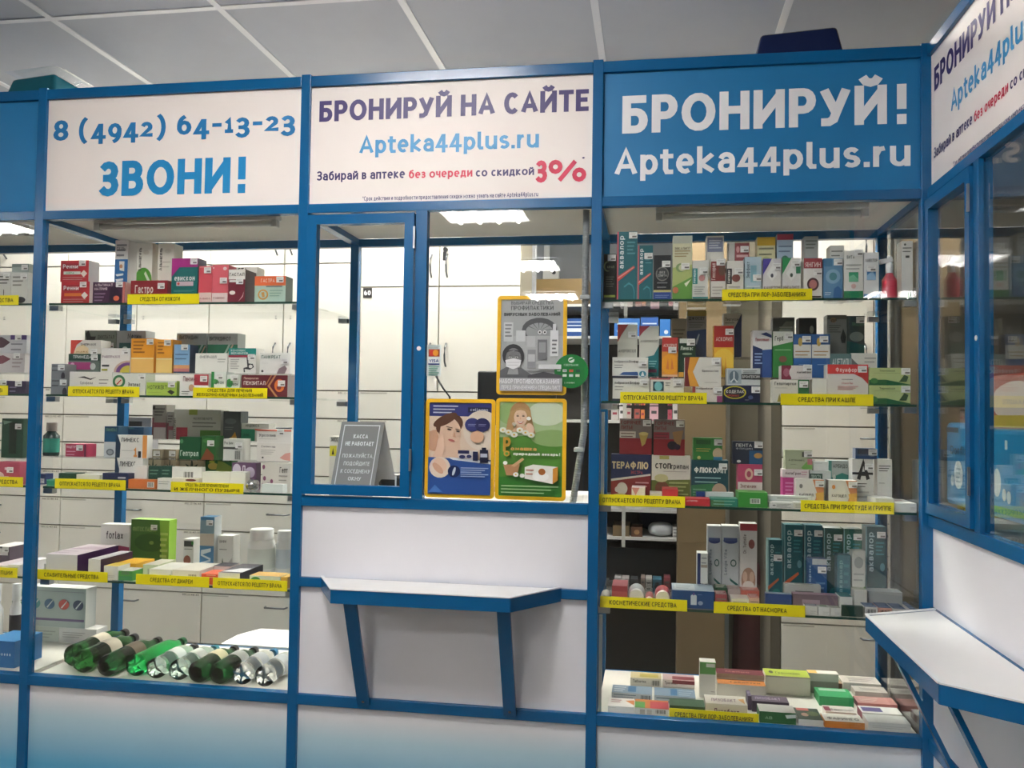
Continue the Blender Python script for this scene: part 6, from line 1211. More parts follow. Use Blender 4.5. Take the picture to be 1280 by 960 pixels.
g.add(A0, [
 (158, 565, 438, 1, 0, 'e8e5de', ambv, 'white lung tablet carton, lower of two', {'k': 'a', 'pr': (.85, .2)}),
 (156, 406, 428, 1, 'a', 'e8e5de', ambv, 'white lung tablet carton, upper of two', {'pr': (.85, .3)}),
 (196, 156, 345, 2, 'r', 'd8d6cc', amb, 'pale syrup carton with red corner, left of two', {'pr': (.75, .2)}),
 (361, 166, 510, 2, 'r', 'd8d6cc', [('p', [(0, 0), (.55, 0), (.2, .12), (0, .22)], 'a83a48'), ('p', [(1, .4), (1, 1), (.1, 1), (.1, .64), (.75, .58)], '16757c'), ('t', 'АМБРОКСОЛ', .06, .28, .94, .33, '5a5c58'), ('l', .5, .7, .9, .8, 3, '8ac0c4'), ('r', .4, .86, .9, .92, '8a4a6a')], 'pale syrup carton with red corner, right of two', {'pr': None}),
 (535, 256, 655, 2, 'r', 'e89a3a', asc, 'orange and red syrup carton, left and shorter', {'pr': (.65, .32)}),
 (662, 264, 790, 2, 'r', '1f3f2c', [('r', .05, .0, .95, .12, 'd8dcd4'), ('t', 'Линкас', .1, .2, .85, .3, 'e0ead8'), ('o', .5, .4, .3, .03, '8aa084'), ('r', .0, .88, .3, 1, 'd8a03a')], 'dark green syrup carton', {'pr': (.72, .1)}),
 (607, 110, 720, 3, 'r', '8a887c', [('l', .1, .3, .9, .5, 3, '5a5a50'), ('o', .5, .7, .3, .1, 'b0b0a4')], 'grey beige carton behind the orange one', {'pr': None}),
 (726, 50, 873, 3, 'r', '8f9094', [('r', 0, 0, 1, .12, '9a8a48'), ('t', 'ДЖОСЕТ', .08, .14, .9, .2, '3a3c40'), ('p', [(0, .45), (1, .4), (1, 1), (0, 1)], '344a7c'), ('p', [(.4, .7), (.6, .5), (.65, .52), (.5, .74)], 'a0b0d0'), ('l', .1, .26, .9, .36, 3, '6a6c70')], 'tall grey and blue carton at back', {'pr': None}),
 (930, 166, 1080, 2, 'r', 'f0b63a', [('r', 0, 0, 1, .42, 'b8302c'), ('t', 'АСКОРИЛ', .1, .22, .92, .3, 'f4e4d8'), ('o', .5, .78, .6, .34, 'f4ca4a'), ('p', [(.3, .95), (.42, .6), (.48, .95)], 'eaa83a'), ('p', [(.7, .95), (.58, .6), (.52, .95)], 'eaa83a')], 'orange and red syrup carton, right and taller', {'pr': (.78, .12)}),
 (1002, 72, 1140, 3, 'r', 'b8b6b0', [('t', 'Пертуссин', .1, .1, .88, .17, '4a4a48'), ('p', [(1, 0), (1, 1), (.6, 1), (.6, .35)], '26345c'), ('l', .1, .22, .6, .28, 1, '6a6a68')], 'grey carton with navy curve at back', {'pr': None}),
 (445, 566, 700, 1, 0, 'e6e2da', [('r', 0, 0, .6, .06, 'c86a6a'), ('r', .08, .14, .4, .55, '1f4a54'), ('o', .24, .35, .12, .2, '7ac0c8'), ('l', .45, .2, .6, .3, 2, '6a6a68')], 'white carton with dark lung square', {'pr': (.8, .2)}),
 (765, 630, 993, 1, 0, 'e4dcd4', [('t', 'Амбробене', .12, .06, .68, .18, '4a3a3a'), ('r', .82, .6, 1, 1, 'a04a78'), ('r', 0, 0, .1, 1, 'b04a4a')], 'white carton with magenta corner under the amber carton', {'k': 'b', 'pr': (.85, .25)}),
 (708, 406, 985, 1, 'b', 'e4e0d8', [('p', [(0, 0), (.4, 0), (.22, .5), (.4, 1), (0, 1)], 'e8a43a'), ('p', [(0, 0), (.14, 0), (.08, .5), (.14, 1), (0, 1)], '7a2a2c'), ('t', 'Бронхостоп', .48, .43, .92, .5, '5a5450'), ('l', .55, .86, .9, .9, 1, '8a8480')], 'white carton with amber and maroon curve', {'pr': (.85, .15)}),
 (1006, 620, 1280, 1, 0, '1c2548', [('o', .3, .42, .32, .38, 'd8cc3a'), ('o', .3, .42, .28, .32, '1a1c2c'), ('t', 'КОДЕЛАК', .06, .28, .56, .46, 'e4e0d8'), ('t', 'БРОНХО', .08, .54, .42, .66, 'c84a3a'), ('o', .74, .7, .07, .12, '4a5a8a'), ('l', .58, .85, .7, .9, 1, 'c0c4d8')], 'navy carton with yellow ringed oval', {'k': 'c', 'pr': (.9, .25)}),
 (1026, 490, 1282, 1, 'c', 'cfd4d4', [('r', .04, .08, .44, .92, 'a8b4bc'), ('o', .22, .5, .14, .36, '6a7c88'), ('p', [(.2, .2), (.24, .2), (.24, .6), (.34, .8), (.3, .85), (.22, .65), (.14, .85), (.1, .8), (.2, .6)], 'd8dee0'), ('r', .44, .34, 1, .66, '2c2c2e'), ('t', 'БРОМГЕКСИН', .47, .41, .98, .58, 'e8e8e4'), ('l', .48, .15, .9, .26, 2, '6a6a68')], 'pale carton with grey lung drawing on navy carton', {'pr': None}),
])
blu = [('r', 0, .0, 1, .22, '3a6aa8'), ('r', 0, .24, 1, .55, 'e0dcd4'), ('o', .38, .18, .12, .1, 'c8a85a'), ('l', .1, .4, .9, .48, 2, 'b08a5a'), ('l', .3, .7, .9, .74, 1, '9ab8dc')]
g.add(A1, [
 (6, 192, 145, 2, 'r', 'e2e0e0', [('p', [(0, .36), (.5, .42), (1, .4), (1, 1), (0, 1)], '3a5c9c'), ('p', [(0, .32), (.5, .4), (.5, 1), (0, 1)], '2a3a6c'), ('t', 'Лазолван', .12, .16, .84, .23, 'b03a40'), ('p', [(.4, .08), (.7, .04), (.98, .1), (.98, .16)], '2a3a6c'), ('l', .1, .5, .5, .7, 4, '9ab0d8')], 'white and blue syrup carton with arched stripe', {'pr': None}),
 (152, 200, 298, 2, 'r', '3a8a44', [('p', [(0, 0), (1, 0), (1, .22), (0, .32)], 'e6e6de'), ('t', 'Герб', .1, .1, .52, .2, '3a3a38'), ('o', .5, .6, .2, .07, '8a5a4a'), ('l', .1, .4, .9, .46, 1, 'a8d0a0')], 'green syrup carton with white top', {'pr': (.78, .1)}),
 (152, 97, 310, 3, 'r', '5c5a56', [('p', [(.25, 1), (.3, .3), (.6, .1), (1, .1), (1, 1)], '8a8880'), ('l', .3, .25, .9, .4, 3, 'b0aea6')], 'dark grey carton with pale arch at back', {'pr': None}),
 (342, 100, 470, 3, 'r', '3a3a36', [('o', .72, .3, .12, .1, '8a8a80')], 'blackish carton at back', {'pr': None}),
 (302, 219, 431, 2, 'r', '2a62a4', blu, 'blue and cream carton, left of two', {'pr': (.72, .12), 'k': 'b1'}),
 (436, 219, 567, 2, 'r', '2a62a4', blu, 'blue and cream carton, right of two', {'pr': (.65, .12)}),
 (546, 80, 688, 3, 'r', '8a8c86', [('r', 0, 0, 1, .1, '6a665c'), ('o', .32, .12, .16, .06, '9a7a5c'), ('t', 'ДР', .2, .1, .5, .16, '4a4a44'), ('p', [(.82, .32), (.98, .52), (.92, .66), (.75, .66), (.68, .54)], '2a3230'), ('l', .1, .25, .7, .4, 4, '5c5e58')], 'tall grey carton with dark drop', {'pr': None}),
 (690, 87, 818, 3, 'r', '44504a', [('p', [(0, .6), (1, .7), (1, 1), (0, 1)], '1f5a50'), ('o', .55, .5, .4, .12, '8a968c'), ('t', 'ПРОСПАН', .3, .16, .95, .24, '6a9a78')], 'dark green grey carton at back', {'pr': (.75, .1)}),
 (568, 362, 722, 2, 'r', '5f7f80', [('t', 'АЦЕТИЛЦ', .1, .2, .98, .5, 'dfe6e4'), ('r', .15, .65, .9, .9, '7a4a5c')], 'grey teal carton with white lettering', {'pr': None}),
 (724, 358, 910, 2, 'r', 'dcdad4', [('p', [(0, .2), (.35, .55), (.2, 1), (0, 1)], '7a7a78'), ('p', [(.35, .55), (.7, .55), (.85, 1), (.25, 1)], '8a8a88'), ('l', .5, .2, .95, .35, 2, '9a9a98')], 'white carton with grey cross shape', {'pr': None}),
 (152, 550, 414, 1, 0, 'e8e4da', [('t', 'ГелоМиртол', .05, .1, .64, .24, '2c2c2a'), ('r', .7, 0, 1, .7, '3a7a4a'), ('r', .0, .96, 1, 1, 'c8c4ba'), ('p', [(.12, .95), (.18, .6), (.24, .95)], 'b0a048'), ('l', .05, .36, .4, .4, 1, '6a6a66')], 'white carton with green block behind the label', {'k': 'gm', 'pr': (.85, .2)}),
 (214, 447, 457, 1, 'gm', 'e4dcd8', [('r', 0, 0, .32, 1, '8a3048'), ('o', .5, .5, .25, .5, 'e4dcd8'), ('o', .16, .5, .1, .3, 'b0687a'), ('t', 'АнтиСол', .5, .4, .95, .56, '5a4a4a'), ('l', .55, .85, .95, .9, 1, '9a8a8a')], 'white carton with maroon rounded block', {'pr': (.85, .18)}),
 (418, 542, 545, 1, 0, 'eceae4', [], 'plain white carton behind the label', {'pr': None}),
 (549, 440, 845, 1, 0, 'e8e2dc', [('r', 0, 0, 1, .24, 'd83a36'), ('p', [(.65, .24), (1, .24), (1, .5), (.85, .34)], 'c83a36'), ('t', 'Флуифорт', .2, .08, .78, .19, 'f6e4e0'), ('l', .35, .38, .62, .42, 1, '4a3a3a'), ('t', 'ГРАНУЛЫ', .35, .46, .62, .5, 'c83a36'), ('l', .25, .56, .75, .64, 3, 'd88a84')], 'white carton with red top band', {'pr': (.85, .12)}),
 (852, 592, 1152, 1, 0, 'c0cc8a', [('p', [(0, .7), (.4, .68), (1, .95), (1, 1), (0, 1)], '2a6a3a'), ('o', .12, .75, .09, .16, '4a8a4a'), ('t', 'Термопсол', .25, .1, .62, .22, '4a5a34'), ('l', .12, .3, .76, .34, 1, '5a6a3c'), ('p', [(.72, .8), (.85, .4), (.95, .5), (.9, .8)], '3a5a34')], 'pale green herbal carton, lower of two', {'k': 'th', 'pr': (.88, .2)}),
 (852, 465, 1152, 1, 'th', 'c0cc8a', [('p', [(0, .7), (.4, .68), (1, .95), (1, 1), (0, 1)], '2a6a3a'), ('o', .12, .75, .09, .16, '4a8a4a'), ('t', 'Термопсол', .25, .1, .62, .22, '4a5a34'), ('l', .12, .3, .76, .34, 1, '5a6a3c'), ('p', [(.72, .8), (.85, .4), (.95, .5), (.9, .8)], '3a5a34')], 'pale green herbal carton, upper of two', {'pr': (.88, .2)}),
]); g.build()
shelf_label(775.3, 494, 883.5, SHELF[1], [RX_], 'yellow prescription label on the second shelf of the right case', (.04, .96))
shelf_label(975.8, 496, 1091.6, SHELF[1], ['СРЕДСТВА ПРИ КАШЛЕ'], 'yellow label about cough on the second shelf of the right case', (.19, .81))

# ---------------------------------------------------------------- right case, shelf 3
pl = ', third shelf, right case'
g = Goods(SHELF[2], pl, 0, 0, 1)
A0 = (740, 500, 6.095); A1 = (940, 500, 5.818)
gor = lambda c: [('r', 0, 0, 1, .55, '8c7f7c'), ('p', [(0, .55), (1, .55), (1, 1), (0, 1)], 'a02a34'), ('t', 'ГОРЯЧЕЕ', .04, .06, .66, .16, '8a2a30'), ('t', 'ПИТЬЕ', .04, .2, .42, .3, '8a2a30'), ('r', .0, .36, .5, .54, c), ('l', .04, .42, .46, .5, 2, '6a3a3a')]
g.add(A0, [
 (147, 415, 448, .16, 0, '26305c', [('p', [(0, .58), (1, .45), (1, 1), (0, 1)], '8a2a30'), ('p', [(0, .55), (1, .42), (1, .46), (0, .6)], 'd8d4cc'), ('T', 'ТЕРАФЛЮ', .02, .16, .94, .32, 'd8c49a'), ('t', 'ЭКСТРА', .5, .36, .8, .43, 'c85a5a'), ('o', .28, .76, .14, .14, 'dcd4cc'), ('o', .15, .78, .05, .06, 'dcd4cc'), ('o', .22, .93, .2, .06, 'c8b070'), ('l', .62, .62, .95, .78, 3, 'd8a0a0')], 'navy and red hot drink carton', {'k': 'tf', 'pr': None}),
 (456, 425, 750, .16, 0, 'd8d4c8', [('T', 'СТОП', .09, .17, .5, .29, '2c2a26'), ('t', 'грипан', .5, .17, .95, .29, '3a3834'), ('p', [(0, .55), (1, .52), (1, 1), (0, 1)], '6a7434'), ('o', .27, .72, .18, .15, '7a4a34'), ('o', .25, .5, .18, .09, 'c4c08a'), ('r', .2, 0, .45, .08, 'b0a860'), ('l', .45, .6, .95, .85, 4, 'a8b070'), ('l', .3, .35, .9, .38, 1, '8a8478')], 'white and olive flu drink carton', {'k': 'sg', 'pr': None}),
 (757, 460, 1038, .15, 0, '1c4a54', [('T', 'ФЛЮКОМП', .08, .17, .93, .3, 'f0f0ea'), ('l', .1, .42, .8, .52, 2, '9ac0c0'), ('p', [(0, .6), (.6, .55), (1, .8), (1, 1), (0, 1)], '3a7a4c'), ('o', .76, .74, .2, .2, 'b89a84'), ('o', .68, .84, .08, .09, 'dcd0c0'), ('l', .05, .7, .4, .9, 4, '7aac84')], 'dark teal carton with mug picture', {'k': 'fk', 'pr': (.86, .14), 'side': 'c8c4bc', 'd': .06}),
 (772, 288, 993, .16, 'fk', '3a8a3c', [('r', .1, .1, .6, .3, '2f6a34'), ('o', .85, .7, .18, .26, 'd8c0a0'), ('r', .7, .85, 1, 1, '3a8ab0'), ('o', .2, .9, .06, .08, 'd8d080'), ('l', .1, .5, .6, .6, 2, 'd8c860')], 'green carton on the dark teal one', {'pr': (.86, .2)}),
 (212, 142, 456, .17, 'tf', '8c7f7c', gor('dcd0c4')+[('p', [(.6, .4), (.9, .4), (.8, .7), (.7, .78)], 'd0b060'), ('o', .75, .42, .14, .05, 'e0c880')], 'grey and red hot drink carton with lemon glass', {'pr': (.85, .12)}),
 (471, 148, 708, .17, 'sg', '8c7f7c', gor('a03a48')+[('p', [(.6, .35), (.95, .3), (.85, .75), (.7, .75)], 'b0885c'), ('o', .6, .72, .16, .12, '2c2030'), ('o', .76, .76, .1, .08, '3a2440')], 'grey and red hot drink carton with dark berries', {'pr': (.85, .12)}),
 (1112, 490, 1298, .14, 0, 'c0486c', [('r', 0, .45, 1, .65, 'e8d8d4'), ('o', .45, .25, .17, .15, 'e4c0a8'), ('o', .45, .25, .09, .08, 'b04a60'), ('t', 'Энгимин', .1, .5, .75, .6, '8a4a4a'), ('o', .3, .88, .14, .1, 'c88a5a'), ('o', .75, .88, .14, .1, 'a83a50')], 'pink carton with white middle band', {'k': 'pk', 'pr': (.85, .2)}),
 (1074, 316, 1300, .14, 'pk', '2a3042', [('t', 'ПЕНТА', .1, .1, .64, .24, 'e0e0dc'), ('t', 'ФЛУЦИН', .1, .28, .66, .36, 'b0b4bc'), ('r', .55, .4, 1, 1, '2a5a84'), ('o', .85, .62, .14, .12, 'b8864a'), ('o', .2, .88, .07, .06, 'd0d0cc')], 'dark carton with blue corner on the pink one', {'pr': (.88, .14)}),
 (302, 668, 404, .06, 0, 'e8e0dc', [('p', [(0, 0), (.6, 0), (.3, .5)], 'd08a8a')], 'small white box lying behind the prescription label', {'pr': None, 'd': .08, 'top': 'dccac6'}),
 (536, 680, 655, .06, 0, 'c83440', [], 'small red carton lying behind the prescription label', {'pr': None, 'd': .08, 'top': 'd0383e'}),
 (440, 712, 533, .06, 0, 'd8d0c4', [], 'small cream carton lying behind the prescription label', {'pr': None, 'd': .08}),
 (712, 752, 898, .045, 0, 'd0343c', [('t', 'АСПИРИН', .04, .2, .5, .45, 'f0d8d4')], 'flat red carton right of the prescription label', {'pr': None, 'd': .06, 'k': 'fr'}),
 (795, 700, 860, .11, 0, '2a4a8c', [], 'flat blue carton end behind red one', {'pr': None, 'd': .03}),
 (864, 705, 1080, .115, 0, 'dfe4e6', [('l', .6, .4, .9, .7, 2, '6a8a70')], 'flat white carton behind the green ones', {'pr': None, 'd': .03, 'top': 'e4e8ea'}),
 (905, 752, 1110, .045, 0, '2f8a74', [('r', 0, .2, .5, 1, '4a7a4a'), ('l', .1, .3, .9, .7, 2, '8ac0a8')], 'flat teal carton with green end', {'pr': None, 'd': .06}),
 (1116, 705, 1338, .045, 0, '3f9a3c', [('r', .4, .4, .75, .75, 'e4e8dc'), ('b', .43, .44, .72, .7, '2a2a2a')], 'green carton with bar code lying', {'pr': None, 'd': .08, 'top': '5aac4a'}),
])
g.add(A1, [
 (118, 698, 440, .08, 0, 'd4d8d4', [('l', .2, .2, .9, .6, 2, 'a8aca8')], 'pale grey carton lying behind the cold label', {'pr': None, 'd': .03, 'top': 'dfe2de'}),
 (126, 745, 300, .045, 0, 'e6e4de', [('l', .3, .3, .9, .8, 4, '9a9894'), ('p', [(.2, .4), (.28, .5), (.2, .6), (.12, .5)], '2a2a2a')], 'white carton with small print left of the cold label', {'pr': None, 'd': .06}),
 (303, 745, 430, .045, 0, 'dedcd6', [('l', .1, .3, .9, .8, 4, 'b0aeaa')], 'white carton partly behind the cold label', {'pr': None, 'd': .06}),
 (224, 565, 314, .16, 0, 'b83a80', [('l', .2, .2, .9, .6, 4, 'd88ab4')], 'magenta carton beside the white and orange ones', {'pr': None, 'k': 'mg'}),
 (222, 505, 412, .165, 'mg', 'e0d4d4', [('t', 'АнтиГрип', .1, .3, .7, .65, '5a3a44'), ('l', .72, .3, .95, .6, 2, 'c88a9a')], 'pinkish white carton on the magenta one', {'pr': None, 'k': 'ag', 'd': .04}),
 (242, 364, 438, .17, 'ag', 'b4ba9c', [('t', 'Алтемикс', .12, .46, .72, .58, '5a5a4c'), ('p', [(.6, .9), (.8, .6), (1, .75), (1, 1), (.65, 1)], '7ab05a'), ('r', .82, .45, 1, .75, 'c87a84'), ('r', .62, .1, .7, .35, '4a4c44'), ('l', .2, .75, .4, .8, 1, '5a5a4c')], 'grey green carton topmost of its stack', {'pr': (.85, .2), 'd': .035}),
 (320, 578, 522, .115, 0, 'e8e4de', [('p', [(.6, 0), (1, 0), (1, 1), (.62, 1), (.76, .5)], 'e0946a'), ('p', [(.7, .5), (1, .45), (1, .9), (.78, .9)], 'e8b45a'), ('t', 'КАГОЦЕЛ', .12, .52, .62, .62, '2c2a28'), ('o', .18, .25, .06, .08, '8a8884')], 'white carton with orange arrow, left of two', {'pr': (.85, .15), 'd': .04}),
 (556, 585, 763, .115, 0, 'e8e4de', [('p', [(.6, 0), (1, 0), (1, 1), (.62, 1), (.76, .5)], 'd0885c'), ('p', [(.7, .5), (1, .45), (1, .9), (.78, .9)], 'e0a84c'), ('t', 'КАГОЦЕЛ', .12, .52, .62, .62, '2c2a28'), ('o', .18, .25, .06, .08, 'e0944a')], 'white carton with orange arrow, right of two', {'pr': (.85, .15), 'side': '6a5a50', 'd': .04}),
 (421, 516, 574, .17, 0, 'd0d4d0', [('r', .0, .08, .6, .3, '3a5a4c'), ('t', 'ПРОСТУ', .06, .12, .52, .24, 'c8d8cc')], 'grey carton with dark green print behind orange arrows', {'pr': None, 'k': 'ps', 'd': .04}),
 (446, 447, 550, .175, 'ps', 'e9e9e4', [('l', .1, .2, .6, .3, 1, '8a8a84')], 'plain white carton standing on the grey one', {'pr': None, 'd': .03}),
 (556, 442, 722, .215, 0, 'bcc4c2', [('t', 'АРБИДОЛ', .2, .08, .95, .17, '4a504e'), ('p', [(.1, .4), (.6, .28), (1, .35), (1, .6), (.1, .6)], '2f8a80'), ('o', .25, .38, .07, .06, 'dfe8e4'), ('r', 0, 0, .14, 1, '5aa098')], 'grey carton with teal swirl', {'pr': None, 'd': .05}),
 (729, 430, 880, .165, 0, 'dedad4', [('T', 'А', .22, .02, .85, .46, '2c2826'), ('r', 0, .28, 1, .33, '2c2826'), ('l', .1, .52, .7, .58, 2, '4a4642'), ('l', .1, .7, .8, .9, 3, 'b8b4ae')], 'white carton with large black letter', {'pr': (.8, .16), 'k': 'A', 'd': .045}),
 (887, 432, 1018, .165, 0, 'e4e0d8', [('l', .1, .14, .9, .24, 3, '5a5650'), ('o', .5, .92, .42, .14, 'e8c06a'), ('l', .1, .5, .5, .54, 1, '7a766e')], 'white carton with yellow sunrise foot', {'pr': None, 'd': .045}),
 (752, 352, 932, .17, 'A', '5a6a88', [('r', .1, .1, .65, .55, '4a4a58'), ('r', 0, .72, 1, 1, '3a5a8c'), ('l', .68, .3, .95, .7, 3, 'a8b0c0')], 'slate blue carton on the letter carton', {'pr': (.82, .35), 'side': '8a92a4', 'd': .035}),
 (1040, 752, 1228, .045, 0, 'e6e4de', [('l', .7, .5, .95, .7, 2, 'b0aea8')], 'white carton lying right of the cold label', {'pr': None, 'd': .12, 'top': 'dcd8d2', 'tart': [('r', .05, .3, .7, .5, 'b08a84')]}),
 (900, 716, 1035, .048, 0, 'd8d6d0', [], 'grey white carton lying behind the cold label', {'pr': None, 'd': .09}),
]); g.build()
shelf_label(748.6, 623, 856.2, SHELF[2], [RX_], 'yellow prescription label on the third shelf of the right case', (.04, .95))
shelf_label(1001, 632, 1117.4, SHELF[2], ['СРЕДСТВА ПРИ ПРОСТУДЕ И ГРИППЕ'], 'yellow label about colds on the third shelf of the right case', (.04, .97))

# ---------------------------------------------------------------- right case, shelf 4
pl = ', fourth shelf, right case'
g = Goods(SHELF[3], pl, 0, 0, 1)
A0 = (740, 630, 6.095); A1 = (940, 630, 5.818)
tb = [('o', .5, .2, .42, .04, '3a4a84'), ('r', .1, .16, .9, .2, '4a5a90'), ('o', .68, .5, .18, .05, '2f5a54'), ('o', .68, .5, .12, .034, 'c4c8ca'), ('v', 'Longa Vita', .12, .32, .3, .66, '6a7484'), ('p', [(.45, .7), (.95, .78), (.95, .82), (.5, .74)], '2a6a64'), ('l', .5, .82, .9, .92, 3, '7a94a0')]
def aq2(u=.1, sl=True, circ=True):
    return [('r', 0, 0, .06, 1, '8ab0b4'), ('v', 'аквалор', .1, .07, .38, .56, 'b8d0d4')]+([('p', [(.0, .74), (.75, .6), (.8, .63), (.02, .8)], 'd0663c')] if sl else [])+([('o', .82, .5, .12, .05, '6aa4b0'), ('l', .76, .5, .88, .5, 1, '1f5a6c')] if circ else [])+[('l', .5, .2, .9, .34, 4, '3a8a90'), ('o', .6, .85, .3, .08, '1f7a74')]
g.add(A0, [
 (858, 168, 986, .18, 0, 'c4c8cc', tb, 'tall white carton with blue brush stroke, left of two', {'pr': None, 'top': 'ecebe8'}),
 (991, 168, 1120, .18, 0, 'c4c8cc', tb, 'tall white carton with blue brush stroke, right of two', {'pr': None, 'top': 'ecebe8'}),
 (1129, 150, 1258, .165, 0, 'd8d4d0', [('r', 0, 0, 1, .09, 'b83a44'), ('v', 'Dr. Tuttelle', .18, .14, .36, .38, '5a4440'), ('o', .68, .26, .18, .06, '8a4a44'), ('o', .5, .72, .42, .16, 'b08a74'), ('o', .3, .68, .14, .07, 'd8b8a0'), ('o', .7, .68, .14, .07, 'd4b49c'), ('o', .5, .8, .35, .07, 'e4dcd4'), ('p', [(.3, 1), (.5, .9), (.9, .92), (.9, 1)], '4a6a9c')], 'tall white carton with red top and couple photo', {'pr': None, 'top': 'e8e4e0'}),
 (802, 376, 905, .15, 0, 'dcdcd8', [('r', 0, 0, .32, 1, '24386c'), ('t', 'РС 10', .3, .63, .95, .73, '2c2c34'), ('l', .4, .1, .9, .2, 2, 'a0a0a4'), ('r', .36, .24, .95, .3, 'a89a8c')], 'small white carton with navy stripe', {'pr': None}),
 (612, 662, 933, .05, 0, '1f4a80', [('r', .44, .3, .58, .8, 'd4d8dc'), ('o', .51, .3, .07, .1, 'd4d8dc'), ('r', .49, .1, .53, .25, '6a4a8a'), ('o', .67, .68, .06, .12, 'a8b4cc'), ('l', .6, .2, .7, .28, 1, '8a9ac0')], 'blue film-wrapped carton with white bottle picture', {'pr': None, 'd': .10, 'top': '8a98a4', 'tart': [('r', .05, .1, .55, .9, 'a8b0b4'), ('l', .1, .3, .5, .7, 3, '7a868c')]}),
 (152, 625, 268, .06, 0, 'a03c48', [('r', 0, .3, 1, .6, 'b85a60')], 'red box lying behind the cosmetics label', {'pr': None, 'd': .09, 'top': 'a8525a'}),
 (276, 622, 400, .06, 0, 'b0b2b4', [], 'silvery round jar lying on its side', {'kind': 'lyingjar', 'cap': 'e6e2de'}),
 (405, 665, 470, .06, 0, 'a85a5c', [], 'small red tube lying on its side', {'kind': 'lyingjar', 'cap': 'dcc8c0'}),
 (480, 645, 600, .06, 0, '9a3c44', [], 'red round jar with cream lid lying on its side', {'kind': 'lyingjar', 'cap': 'e8e0d4'}),
 (60, 672, 130, .05, 0, 'd8d4cc', [], 'pale round tube end beside the post', {'kind': 'lyingjar', 'cap': 'd0ccc4'}),
])
lie = []
cols = [(940, 1030, 'a8545c', '7a2a34', 'maroon', 690), (1062, 1195, 'e4e0dc', 'b8b0a8', 'white', 722), (1200, 1275, 'd8b0a4', 'a85a54', 'salmon', 715)]
for a, b, c, tp, nm, y in cols: lie.append((a, y, b, .05, 0, c, [('l', .1, .3, .9, .6, 2, '8a8480')], nm+' nose drop carton lying behind the runny nose label', {'pr': None, 'd': .055, 'top': tp, 'tart': [('l', .1, .2, .9, .8, 4, 'c8b0ac')]}))
for a, b, c, tp, nm, y in ((940, 1030, '2f5a40', '3f6a4c', 'dark green', 640), (1035, 1130, 'b8a8a4', 'a89490', 'grey pink', 648), (1135, 1275, 'c86a5c', 'c0685a', 'coral', 660)): lie.append((a, y, b, .115, 0, c, [], nm+' carton lying in the second row behind nose drops', {'pr': None, 'd': .055, 'top': tp, 'tart': [('l', .1, .2, .9, .8, 3, 'd8c8c0')]}))
g.add(A0, lie)
